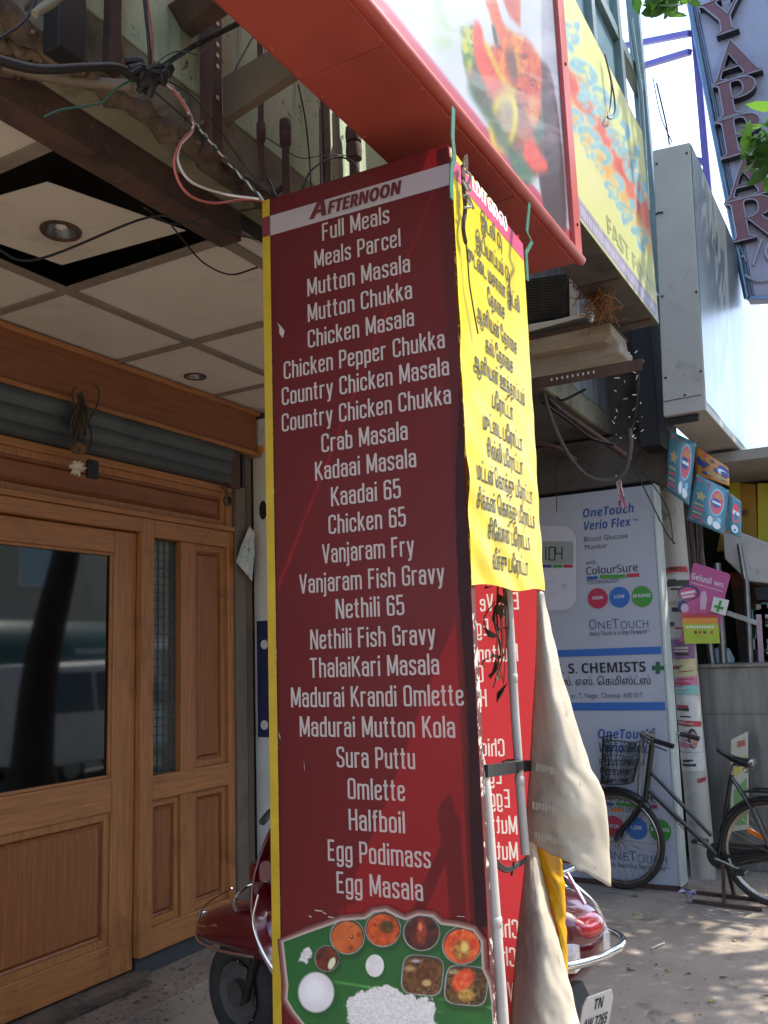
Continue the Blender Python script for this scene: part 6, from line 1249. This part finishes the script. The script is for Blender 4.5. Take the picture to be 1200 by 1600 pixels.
# wire basket
b = MB(); bt0, bt1, bb0, bb1 = bp(1003, 1165).x, bp(950, 1152).x, bp(987, 1228).x, bp(944, 1215).x; zt_, zb_ = bp(978, 1157).z, bp(966, 1222).z
def bring(t, inset=0):
    x0 = bb0+(bt0-bb0)*t+.01; x1 = bb1+(bt1-bb1)*t; w = .11+.045*t; z = zb_+(zt_-zb_)*t+.012*t
    pts = [];
    for k in range(44):
        a = 2*math.pi*k/44; c, s = math.cos(a), math.sin(a); pts.append(V(((x0+x1)/2+(x1-x0)/2*math.copysign(abs(c)**.45, c), w*math.copysign(abs(s)**.45, s), z+(.03*t*(1 if False else (c*.5))))))
    return pts
for t in [i/9 for i in range(10)]: b.tube(bring(t), .0045 if t in (0, 1) else .0022, 5, closed=True)
A_, B_ = bring(0), bring(1)
for k in range(44): b.tube([A_[k], B_[(k+2) % 44]], .002, 4); b.tube([A_[k], B_[(k-2) % 44]], .002, 4)
for k in range(1, 11): b.tube([A_[k], A_[-k]], .002, 4)
b.build('basket', flat('basket_wire', '#23221f', rough=.5), by, local=True)
# saddle
b = MB(); n0, n1 = bp(1119, 1177), bp(1180, 1197); rings = []
for t, w, h, up in ((0, .012, .012, .012), (.12, .02, .02, .006), (.35, .032, .028, -.012), (.58, .058, .03, -.018), (.78, .092, .034, -.012), (.93, .10, .036, .002), (1.0, .075, .03, .002)):
    c = n0+(n1-n0)*t+V((0, 0, up+.01)); rings.append([c+V((0, w*math.cos(a), h*math.sin(a)*(1 if math.sin(a) > 0 else .7))) for a in [2*math.pi*k/18 for k in range(18)]])
b.loft(rings); b.build('saddle', leath, by, local=True, smooth=50, sub=1)
b = MB(); b.tube([stp, stp+(stp-bb).normalized()*.06+V((0, 0, .0)), n0*.35+n1*.65+V((0, 0, -.02))], .012, 10)
for s in (-1, 1): b.tube(circ(n0*.2+n1*.8+V((0, s*.05, -.035)), .014, 10), .004, 5, closed=True)
b.build('seat_post', rim, by, local=True, smooth=50)
# chain case, cranks, carrier, stand
b = MB(); o_ = -.045
cc = [bb+V((0, o_, 0))+V((.085*math.cos(R(a)), 0, .085*math.sin(R(a)))) for a in range(-80, 90, 17)]+[cR+V((0, o_, 0))+V((.045*math.cos(R(a)), 0, .045*math.sin(R(a)))) for a in range(90, 275, 20)]
b.prism(cc, (0, .03, 0)); b.build('chain_case', bk, by, local=True, bevel=.006)
b = MB(); p0 = bb+V((0, -.075, 0)); p1 = bp(1062, 1304, -.08); d = (p1-p0).normalized()
b.tube([p0, p0+d*.165], .009, 8); b.tube([bb+V((0, .07, 0)), bb+V((0, .07, 0))-d*.165], .009, 8); b.tube([bb+V((0, -.08, 0)), bb+V((0, .08, 0))], .009, 8); ck = b.build('crank', rim, by, local=True, smooth=50)
for s, e in ((-1, p0+d*.165), (1, bb+V((0, .07, 0))-d*.165)): b = MB(); b.box(e.x-.045, e.x+.045, e.y+(s*.01 if s > 0 else -.10), e.y+(.10 if s > 0 else -.01), e.z-.012, e.z+.012); b.build('pedal', bk, ck, local=True, bevel=.004)
b = MB(); rz = bp(1165, 1236).z; rx0 = bp(1165, 1236).x
for s in (-1, 1): b.tube([V((rx0, s*.03, rz)), V((rx0-.1, s*.06, rz+.01)), V((rx0-.42, s*.065, rz+.01))], .007, 8); b.tube([V((rx0-.25, s*.065, rz+.01)), cR+V((0, s*.07, 0))], .006, 8)
for k in range(5): b.tube([V((rx0-.1-.075*k, -.062, rz+.012)), V((rx0-.1-.075*k, .062, rz+.012))], .005, 6)
b.bar(V((rx0-.05, 0, rz+.022)), V((rx0-.40, 0, rz+.025)), .03, .012); b.build('carrier', bk, by, local=True, smooth=50)
b = MB(); s0 = bp(1088, 1394, -.12); s0.z = .012
b.bar(V((bp(1148, 1400, -.1).x+.34, -.10, .012)), V((bp(1148, 1400, -.1).x-.22, -.10, .012)), .022, .022); b.bar(V((bp(1148, 1400, -.1).x+.2, .12, .012)), V((bp(1148, 1400, -.1).x-.22, .12, .012)), .022, .022)
xs_ = bp(1147, 1400, -.1).x; b.bar(V((xs_, -.10, .02)), V((xs_+.01, -.04, .24)), .02, .02); b.bar(V((xs_, .12, .02)), V((xs_+.01, .04, .24)), .02, .02); b.build('stand', M['rust'], by, local=True, bevel=.002)
amb = flat('amber_reflector', '#d9721c', rough=.25, coat=.5)
b = MB(); c = cF+V((-.0, -.02, .19)); b.box(c.x-.035, c.x+.035, c.y-.006, c.y+.006, c.z-.010, c.z+.010); b.build('reflector', amb, wF, local=True, bevel=.003)
b = MB(); c = cR+V((.10, -.02, .10)); b.bar(c+V((-.05, 0, -.02)), c+V((.05, 0, .025)), .012, .03); b.build('reflector', amb, by.children[0], local=True, bevel=.003)
b = MB(); p, q = bp(1034, 1257, -.018), bp(1070, 1297, -.018)
for k in range(12): a = p+(q-p)*(k/12); c_ = p+(q-p)*((k+.6)/12); b.bar(a, c_, .002, .014)
b.build('frame_transfer', flat('faded_red_transfer', '#8d3a28'), by, local=True)
b = MB(); b.tube([bb+V((0, -.06, -.0)), bb+V((.03, -.06, -.0))], .004, 5)

# ================================================================== red scooter behind the pillar
scr = thing('scooter', 'maroon red scooter with chrome guards parked behind the menu pillar', 'scooter', (-1.31, 2.99, 0), math.pi-.22)
body = pmat('maroon_paint', '#680d18', '#590a14', scale=2, rough=.22, coat=1.0, spec=.6); blk = flat('black_plastic', '#161616', rough=.5); chm = M['chrome']
def sring(x, hw, z0, z1, n=20, e=.6, yo=0):
    o_ = []
    for k in range(n):
        a = 2*math.pi*k/n; c, s = math.cos(a), math.sin(a); o_.append(V((x, yo+hw*math.copysign(abs(c)**e, c), (z0+z1)/2+(z1-z0)/2*math.copysign(abs(s)**e, s))))
    return o_
b = MB(); b.loft([sring(*a) for a in ((-.40, .03, .60, .66), (-.37, .09, .55, .70), (-.28, .155, .47, .74), (-.12, .20, .40, .77), (.08, .215, .36, .77), (.30, .20, .33, .75), (.46, .16, .32, .72), (.56, .12, .32, .66))]); b.build('rear_body', body, scr, local=True, smooth=50, sub=1)
b = MB(); b.loft([sring(*a) for a in ((-.26, .06, .765, .80), (-.22, .11, .76, .835), (-.05, .14, .755, .85), (.2, .145, .755, .845), (.45, .12, .75, .825), (.62, .07, .74, .79))]); b.build('seat', flat('black_seat', '#191919', rough=.55), scr, local=True, smooth=50, sub=1)
def swheel(x, name='wheel'):
    c = V((x, 0, .215)); b = MB(); b.tube(circ(c, .168, 36), .048, 14, closed=True); w = b.build(name, rub, scr, local=True, smooth=60)
    b = MB(); b.lathe([(.125, -.035), (.118, -.03), (.10, -.012), (.03, -.02), (.03, .02), (.10, .012), (.118, .03), (.125, .035)], c, (0, 1, 0), 28); 
    for k in range(5): a = 2*math.pi*k/5; b.bar(c+V((.03*math.cos(a), 0, .03*math.sin(a))), c+V((.11*math.cos(a), 0, .11*math.sin(a))), .03, .03, up=(0, 1, 0))
    b.build('rim', M['conc'], w, local=True, smooth=50); b = MB(); b.lathe([(.0, -.055), (.05, -.052), (.055, -.02), (.055, .02), (.05, .052), (0, .055)], c, (0, 1, 0), 20); b.build('hub', M['steel'], w, local=True, smooth=50); return w
swheel(0); scr_front = swheel(1.24)
# front mudguard, apron, column
b = MB(); b.loft([sring(*a, n=22, e=.7) for a in ((1.54, .015, .395, .43), (1.51, .06, .375, .455), (1.42, .10, .365, .50), (1.28, .118, .37, .545), (1.12, .115, .36, .57), (.99, .10, .34, .56), (.93, .06, .36, .5))]); b.build('front_mudguard', body, scr, local=True, smooth=50, sub=1)
b = MB(); rows = [(.30, .80, .15), (.40, .95, .19), (.55, 1.03, .215), (.70, 1.05, .20), (.82, 1.04, .165), (.93, 1.01, .11)]
b.loft([[V((x+.10*(1-abs(q)**2), w*q, z)) for q in (-1, -.75, -.4, 0, .4, .75, 1)] for z, x, w in rows], closed=False); b.build('leg_shield', body, scr, local=True, smooth=60, thick=.012, sub=1)
b = MB(); b.box(.5, .9, -.15, .15, .27, .31); b.build('footboard', blk, scr, local=True, bevel=.01)
b = MB(); b.tube([V((1.24, 0, .22)), V((1.10, 0, .62)), V((.97, 0, 1.0))], .026, 12)
for s in (-1, 1): b.tube([V((1.24, s*.075, .215)), V((1.17, s*.07, .42))], .018, 8)
b.build('steering_column', blk, scr, local=True, smooth=50)
b = MB(); b.loft([sring(*a) for a in ((1.08, .05, .96, 1.03), (1.05, .10, .93, 1.07), (.97, .12, .93, 1.08), (.90, .10, .95, 1.06), (.87, .04, .98, 1.03))]); hd = b.build('headset', body, scr, local=True, smooth=50, sub=1)
b = MB(); b.lathe([(.0, .045), (.045, .035), (.07, .0)], V((1.065, 0, 1.0)), (1, 0, 0), 24); b.build('headlamp', flat('lamp_glass', '#c9ccd0', rough=.1, coat=1), hd, local=True, smooth=60)
for s in (-1, 1):
    b = MB(); b.tube(bez([V((.97, s*.08, 1.01)), V((.93, s*.22, 1.03)), V((.86, s*.34, 1.01))]), .014, 10); b.build('handlebar_end', blk, scr, local=True, smooth=50)
for s in (-1, 1):
    b = MB(); b.tube(bez([V((.98, s*.215, .70)), V((.99, s*.235, .60)), V((.95, s*.225, .50)), V((.90, s*.2, .42))]), .005, 8); b.tube(bez([V((1.12, s*.215, .62)), V((1.18, s*.18, .64)), V((1.19, s*.10, .68)), V((1.12, s*.05, .70))]), .007, 8); b.build('front_guard', chm, scr, local=True, smooth=60)
b = MB(); b.tube(bez([V((1.0, -.13, .40)), V((1.25, -.125, .385)), V((1.44, -.09, .385)), V((1.545, 0, .41)), V((1.44, .09, .385)), V((1.25, .125, .385)), V((1.0, .13, .40))]), .006, 8); b.tube(bez([V((1.28, .11, .47)), V((1.44, .085, .44)), V((1.53, .03, .455)), V((1.53, -.03, .455)), V((1.44, -.085, .44)), V((1.28, -.11, .47))]), .005, 8); b.tube(bez([V((1.54, .02, .43)), V((1.50, .0, .50)), V((1.36, -.03, .575))]), .004, 6); b.build('mudguard_trim', chm, scr, local=True, smooth=60)
for s in (-1, 1):
    b = MB(); b.loft([sring(x, w, z0, z1, n=14, yo=s*.12) for x, w, z0, z1 in ((1.05, .03, .72, .80), (1.10, .04, .71, .80), (1.13, .02, .73, .78))]); b.build('front_indicator', body, scr, local=True, smooth=50)
# tail: lamp, indicators, plate, guards
b = MB(); b.loft([sring(*a) for a in ((-.404, .03, .645, .665), (-.392, .06, .635, .682), (-.345, .085, .64, .708), (-.29, .08, .65, .70))]); b.build('tail_lamp', flat('tail_lens', '#a8101a', rough=.15, coat=1), scr, local=True, smooth=50, sub=1)
for s in (-1, 1):
    b = MB(); b.loft([[V((x, s*(y+dy), z+dz)) for dy, dz in ((0, -.035), (.012, -.01), (.012, .02), (0, .04), (-.03, .03), (-.03, -.03))] for x, y, z in ((-.375, .10, .60), (-.31, .155, .60), (-.20, .195, .60), (-.10, .21, .60))]); b.build('rear_indicator', flat('clear_lens', '#d8d2cc', rough=.15, coat=1), scr, local=True, smooth=50)
b = MB(); b.loft([[V((x, q*w, z)) for q in (-1, 0, 1)] for x, z, w in ((-.26, .50, .09), (-.33, .38, .09), (-.37, .26, .085), (-.38, .20, .08))], closed=False); b.build('mudflap', blk, scr, local=True, thick=.012)
# number plate
pc0 = V((-.405, .05, .455)); un = V((-.22, -.975, 0)); upv = V((-.30, 0, .95)).normalized(); nn = un.cross(upv)
if nn.x > 0: nn = -nn
b = MB(); W_, H_ = .066, .058
shp = [(-W_, -H_*.7), (-W_*.75, -H_), (W_*.75, -H_), (W_, -H_*.7), (W_, H_*.6), (W_*.8, H_), (-W_*.8, H_), (-W_, H_*.6)]
b.prism([pc0+un*x+upv*y for x, y in shp], -nn*.004); npl = b.build('number_plate', M['white'], scr, local=True)
b = MB()
for s, w, y in (('TN', .038, .017), ('AW 7265', .102, -.034)):
    vs, fs = fill2d(PLATE[s]); x0, x1 = min(v[0] for v in vs), max(v[0] for v in vs); k = w/(x1-x0); put2d(b, [(v[0]-(x0+x1)/2, v[1]) for v in vs], fs, pc0+nn*.002+upv*y, un*k, upv*.044)
b.build('plate_lettering', flat('plate_black', '#17171a'), npl, local=True, fixn=False)
b = MB()
b.tube(bez([V((.15, .235, .56)), V((-.05, .26, .58)), V((-.24, .245, .59)), V((-.38, .17, .60)), V((-.435, .07, .605)), V((-.44, 0, .605)), V((-.435, -.07, .605)), V((-.38, -.17, .60)), V((-.24, -.245, .59)), V((-.05, -.26, .58)), V((.15, -.235, .56))]), .0115, 10)
b.build('rear_guard', chm, scr, local=True, smooth=60)
b = MB()
for s in (-1, 1):
    b.tube(bez([V((-.30, s*.222, .595)), V((-.29, s*.17, .68)), V((-.20, s*.13, .755)), V((-.10, s*.14, .775)), V((-.12, s*.20, .73)), V((-.22, s*.225, .655)), V((-.20, s*.25, .59))]), .006, 8); b.tube([V((-.25, s*.15, .72)), V((-.22, s*.225, .655))], .004, 6)
b.tube(bez([V((.02, .16, .76)), V((-.18, .15, .79)), V((-.28, .10, .80)), V((-.30, 0, .80)), V((-.28, -.10, .80)), V((-.18, -.15, .79)), V((.02, -.16, .76))]), .007, 8); b.tube([V((-.30, 0, .80)), V((-.36, 0, .72))], .006, 6)
b.build('carrier_rail', chm, scr, local=True, smooth=60)
b = MB(); b.tube(bez([V((.10, .20, .66)), V((-.02, .205, .72)), V((-.10, .19, .80)), V((-.16, .165, .90))]), [.012]+[.02]*23+[.016], 10, flat=.5); b.build('grab_bar', flat('grey_alloy', '#8d98a3', rough=.3, metal=.5), scr, local=True, smooth=60)

for o in scr.children:
    n_ = o.name.split('.')[0]
    if n_ in ('rear_body', 'seat', 'tail_lamp', 'rear_indicator', 'number_plate', 'rear_guard', 'carrier_rail', 'grab_bar', 'mudflap'): o.scale = (1, 1.04, 1.13)
    elif n_ in ('front_mudguard', 'mudguard_trim'): o.location.x = .10; o.scale = (1, 1.05, 1.06)
    elif n_ in ('headset', 'handlebar_end'): o.location.x = -.06
scr_front.location.x = .10
# ================================================================== litter on the pavement
random.seed(9)
def leaf_bit(px, py, label, mat, s=.03):
    p = onz(px, py, .006); b = MB(); a = random.uniform(0, 6); u, w = V((math.cos(a), math.sin(a), .0)), V((-math.sin(a), math.cos(a), .25))
    b.poly([p-u*s, p-u*s*.3+w*s*.4, p+u*s*.5+w*s*.35+V((0, 0, .004)), p+u*s, p+u*s*.4-w*s*.2+V((0, 0, .004)), p-u*s*.4-w*s*.2+V((0, 0, .004))]); return tag(b.build('fallen_leaf', mat, None, thick=.001), label, 'leaf', 'dry leaves fallen on the pavement')
yl, bl_ = pmat('dry_leaf', '#b59a45', '#8d7433', scale=20, rough=.8), pmat('brown_leaf', '#5a4a38', '#43372a', scale=20, rough=.9)
for i, (x, y, m, s) in enumerate(((1044, 1517, yl, .022), (1148, 1469, yl, .022), (1112, 1565, yl, .026), (1025, 1507, bl_, .02), (990, 1401, bl_, .03), (1078, 1410, bl_, .03), (1190, 1411, yl, .02), (1075, 1522, bl_, .02), (985, 1516, bl_, .025), (1130, 1527, bl_, .022), (1195, 1557, bl_, .02))):
    leaf_bit(x, y, ('dry leaf on the pavement near the bicycle', 'dry leaf lying nearest to the bottom edge')[0] if i != 2 else 'pale yellow dry leaf nearest the viewer on a sunny patch', m, s)
b = MB(); c = onz(1073, 1394, .03)
for k in range(16): d = V((random.gauss(0, .028), random.gauss(0, .03), random.gauss(0, .014))); e = V((random.gauss(0, .03), random.gauss(0, .03), random.gauss(0, .015))); b.poly([c+d, c+d+e, c+e*.5+V((random.gauss(0, .02), 0, random.gauss(0, .015)))])
tag(b.build('paper_litter', pmat('crumpled_paper', '#b9b3c4', '#8d88a5', scale=30, rough=.7), None), 'small crumpled paper scrap at the foot of the chemist panel', 'litter')
b = MB(); b.tube([onz(1018, 1482, .008), onz(1038, 1473, .01)], .005, 6); tag(b.build('pale_stick', M['tile'], None), 'short pale stick lying on the shaded pavement', 'stick')
b = MB()
for k in range(14): p = onz(990+k*2.6, 1431+random.uniform(-3, 4), .01); d = V((random.gauss(0, .03), random.gauss(0, .03), random.uniform(0, .02))); b.poly([p, p+d, p+d*.6+V((.01, .012, .006))])
tag(b.build('leaf_scraps', pmat('pale_green_scraps', '#b5b27a', '#8d9055', scale=20, rough=.8), None), 'pale green plant scraps on the pavement right of the scooter', 'litter')
b = MB()
for k in range(900):
    p = V((random.uniform(-2.2, 1.5), random.uniform(3.4, 7.2), .002)); s = random.uniform(.002, .008); a = random.uniform(0, 6); b.poly([p+V((s*math.cos(a+q)*random.uniform(.6, 1.5), s*math.sin(a+q), random.uniform(.001, .004))) for q in (0, 1.6, 3.1, 4.7)])
for k in range(500):
    p = V((random.uniform(-3.4, -2.9), random.uniform(2.7, 4.4), .103)); s = random.uniform(.003, .010); a = random.uniform(0, 6); b.poly([p+V((s*math.cos(a+q)*random.uniform(.6, 1.5), s*math.sin(a+q), random.uniform(.001, .004))) for q in (0, 1.6, 3.1, 4.7)])
b.build('grit', pmat('grit', '#4a4036', '#6d6152', scale=30, rough=1), kind='stuff')

# ================================================================== street trees
def tree(base, h, crown, seed, label, n, lsize=.07, lean=(0, 0), extra=()):
    rnd = random.Random(seed); t = thing('street_tree', label, 'tree', base); B = V(base)
    b = MB(); top = B+V((lean[0], lean[1], h)); tr_ = bez([B, B+V((lean[0]*.2+.05, lean[1]*.2, h*.35)), B+V((lean[0]*.6-.05, lean[1]*.6, h*.7)), top], 6)
    b.tube(tr_, [.27*(1-.6*i/len(tr_))+(.06 if i < 2 else 0) for i in range(len(tr_))], 14); limbs = []
    for (c, r) in crown:
        c = B+V(c); s = tr_[rnd.randint(len(tr_)//2, len(tr_)-1)]; m_ = (s+c)/2+V((rnd.uniform(-.3, .3), rnd.uniform(-.3, .3), .2)); l = bez([s, m_, c], 6); b.tube(l, [.09*(1-.75*i/len(l)) for i in range(len(l))], 8); limbs.append((c, r))
        for k in range(5): d = V((rnd.gauss(0, 1), rnd.gauss(0, 1), rnd.gauss(0, .7))).normalized()*r*.9; b.tube(bez([m_*.3+c*.7, c+d*.5+V((0, 0, .1)), c+d], 4), [.03*(1-.1*i) for i in range(9)], 6)
    b.build('trunk', M['bark'], t, smooth=60)
    b = MB()
    for (c, r) in limbs:
        clumps = []
        for k in range(int(16*r)+6):
            d = V((rnd.gauss(0, 1), rnd.gauss(0, 1), rnd.gauss(0, 1))).normalized(); clumps.append((c+d*r*rnd.uniform(.35, 1.05), rnd.uniform(.22, .45)))
        for k in range(int(n*r*r)):
            cc_, cr = rnd.choice(clumps); p = cc_+V((rnd.gauss(0, cr*.5), rnd.gauss(0, cr*.5), rnd.gauss(0, cr*.38))); leafq(b, p, lsize*rnd.uniform(.7, 1.3), rnd)
    for ppts in extra:
        for k in range(len(ppts)-1):
            a, c = V(ppts[k]), V(ppts[k+1]); b.tube([a, c], .006, 5, 1)
            for j in range(9): leafq(b, a+(c-a)*rnd.random()+V((rnd.gauss(0, .06), rnd.gauss(0, .06), rnd.gauss(0, .06))), lsize*rnd.uniform(.8, 1.2), rnd)
    b.build('crown', [M['leafd'], M['leaf']], t, fixn=False)
def leafq(b, p, s, rnd):
    u = V((rnd.gauss(0, 1), rnd.gauss(0, 1), rnd.gauss(0, .6))).normalized(); w = u.cross(V((rnd.gauss(0, .5), rnd.gauss(0, .5), 1))).normalized(); m = 0 if rnd.random() < .6 else 1
    b.poly([p-u*s, p-u*s*.2+w*s*.42, p+u*s*.55+w*s*.3, p+u*s*1.1, p+u*s*.55-w*s*.3, p-u*s*.2-w*s*.42], m)
tw1 = [[onp(x, y, (1.2, 7, 5), (-.45, .89, 0)) for x, y in pts] for pts in (((1010, -30), (1022, 2), (1035, 12)), ((1045, -40), (1048, -5), (1042, 22)), ((1060, -40), (1064, 5)))]
tw2 = [[onp(x, y, (.4, 5.2, 4.5), (-.45, .89, 0)) for x, y in pts] for pts in (((1240, 190), (1205, 205), (1182, 222)), ((1240, 225), (1200, 235), (1180, 248)), ((1245, 265), (1212, 250), (1190, 232)))]
tree((2.5, 7.7, -.02), 4.6, [((-1.9, -.85, 7.1), .8), ((-1.35, -.45, 8.0), 1.0), ((-1.0, -.7, 6.2), .7), ((-1.65, -.55, 5.5), 1.0), ((-.95, -1.4, 5.9), .9), ((-1.4, 1.4, 5.8), .75), ((.85, -1.6, 6.4), 1.0), ((1.1, .7, 6.0), 1.1)], 5, 'leafy street tree shading the pavement from the kerb', 1500, .075, (-.3, .5), tw2)  # unseen crown clumps added along the sun's path to shade pavement and doorstep
tree((2.6, 10.5, -.02), 4.6, [((-.3, .0, 6.0), 1.6), ((.6, 1.2, 6.2), 1.4), ((-1.1, -1.2, 6.6), 1.0)], 8, 'second leafy street tree further along the kerb', 360, .08, (-.3, -.2), tw1)
tree((2.05, .1, -.02), 4.8, [((1.2, -.8, 6.4), 1.2), ((1.5, 1.0, 6.6), 1.0)], 12, 'thick trunked tree reflected in the dark door glass', 300, .08, (.5, -.2))

# ================================================================== across the street (seen in the door glass)
lor = thing('tanker_lorry', 'white cabbed water tanker lorry with a dark green tank parked across the road', 'lorry', (8.0, 13.5, -.16), math.pi/2)
def L3(x, y, z): return V((x, y, z))
b = MB(); b.loft([[V((x, q*1.0, z)) for q, z in ((-1, .55), (-1, 1.55), (-.93, 2.2), (-.8, 2.32), (.8, 2.32), (.93, 2.2), (1, 1.55), (1, .55))] for x in (1.0, 2.35)]+[[V((x, q*.98, z)) for q, z in ((-1, .55), (-1, 1.5), (-.9, 1.62), (-.8, 1.66), (.8, 1.66), (.9, 1.62), (1, 1.5), (1, .55))] for x in (2.75,)]); b.build('cab', M['white'], lor, local=True, smooth=30, bevel=.03)
b = MB()
for s in (-1, 1): b.poly([V((1.2, s*1.0055, 1.5)), V((2.2, s*1.0055, 1.5)), V((2.15, s*.96, 2.12)), V((1.2, s*.96, 2.12))])
b.build('window', flat('cab_glass', '#14181a', rough=.05), lor, local=True)
b = MB(); b.lathe([(.3, -3.2), (.95, -3.1), (1.0, -2.8), (1.0, .7), (.95, .9), (.3, .95)], V((0, 0, 1.75)), (1, 0, 0), 32, caps=True); b.build('tank', flat('dark_green_tank', '#1f4a3c', rough=.4), lor, local=True, smooth=40)
b = MB(); b.box(-3.3, 2.7, -.45, .45, .5, .75); b.box(-3.1, .9, -.98, .98, .76, .9); b.build('chassis', M['rust'], lor, local=True)
for x in (-2.3, 1.9):
    for s in (-1, 1): b = MB(); b.tube(circ(V((x, s*.85, .46)), .34, 28), .13, 12, closed=True); w = b.build('wheel', rub, lor, local=True, smooth=60); b = MB(); b.lathe([(.26, -.08), (.2, -.02), (.2, .02), (.26, .08)], V((x, s*.85, .46)), (0, 1, 0), 20, caps=True); b.build('rim', M['steel'], w, local=True, smooth=50)
b = MB(); vs, fs = fill2d(PLATE['METROWATER']); x0, x1 = min(v[0] for v in vs), max(v[0] for v in vs)
for s in (1,): b.mesh([V((-.1-(v[0]-x0)/(x1-x0)*1.0, s*(math.sqrt(max(0, 1.0-(v[1]*.16+.30)**2))+.006), 1.75+v[1]*.16+.30)) for v in vs], fs)
b.build('tank_lettering', M['white'], lor, local=True, fixn=False)
van = thing('parked_van', 'small white van parked across the road in front of the tanker lorry', 'van', (5.0, 11.0, -.16), math.pi/2)
b = MB()
def vr(x, w, z1, wz=1.05): return [V((x, y, z)) for y, z in ((-w, .35), (-w, wz), (-w*.86, z1-.06), (-w*.7, z1), (w*.7, z1), (w*.86, z1-.06), (w, wz), (w, .35))]
b.loft([vr(-1.75, .78, 1.78), vr(-1.7, .82, 1.86), vr(.35, .82, 1.9), vr(.55, .82, 1.86), vr(1.15, .8, 1.12, 1.0), vr(1.6, .74, .98, .9), vr(1.72, .66, .8, .75)]); b.build('body', M['white'], van, local=True, smooth=35, bevel=.02)
for s in (-1, 1):
    for x0, x1 in ((-1.5, -.75), (-.65, -.05)): b = MB(); b.poly([V((x0, s*.828, 1.12)), V((x1, s*.828, 1.12)), V((x1, s*.745, 1.72)), V((x0, s*.745, 1.72))]); b.build('window', flat('van_glass', '#15191b', rough=.05), van, local=True)
    b = MB(); b.poly([V((.05, s*.828, 1.12)), V((.95, s*.822, 1.12)), V((.52, s*.745, 1.72)), V((.05, s*.745, 1.72))]); b.build('window', flat('van_glass_front', '#15191b', rough=.05), van, local=True)
    for x in (-1.15, 1.1): b = MB(); b.tube(circ(V((x, s*.72, .29)), .2, 24), .09, 12, closed=True); w = b.build('wheel', rub, van, local=True, smooth=60); b = MB(); b.lathe([(.16, -.08), (.12, -.02), (.12, .02), (.16, .08)], V((x, s*.72, .29)), (0, 1, 0), 18, caps=True); b.build('rim', M['steel'], w, local=True, smooth=50)
ob = thing('opposite_building', 'long pale building across the road with rows of windows', 'building', (13, 5, -.16))
b = MB(); b.box(13, 20, -16, 26, -.16, 9); b.build('wall', pmat('cream_facade', '#b5ab98', '#a59b88', scale=1, rough=.9, stain=('#7d7363', 1.5, .55, .75)), ob)
for j in range(3):
    for i in range(12):
        y, z = -14+i*3.3, .9+j*2.9; b = MB(); b.box(12.94, 12.996, y, y+1.4, z, z+1.5); w = b.build('window', M['white'], ob); b = MB(); b.box(12.925, 12.938, y+.08, y+1.32, z+.08, z+1.42); b.build('pane', gl_m, w)
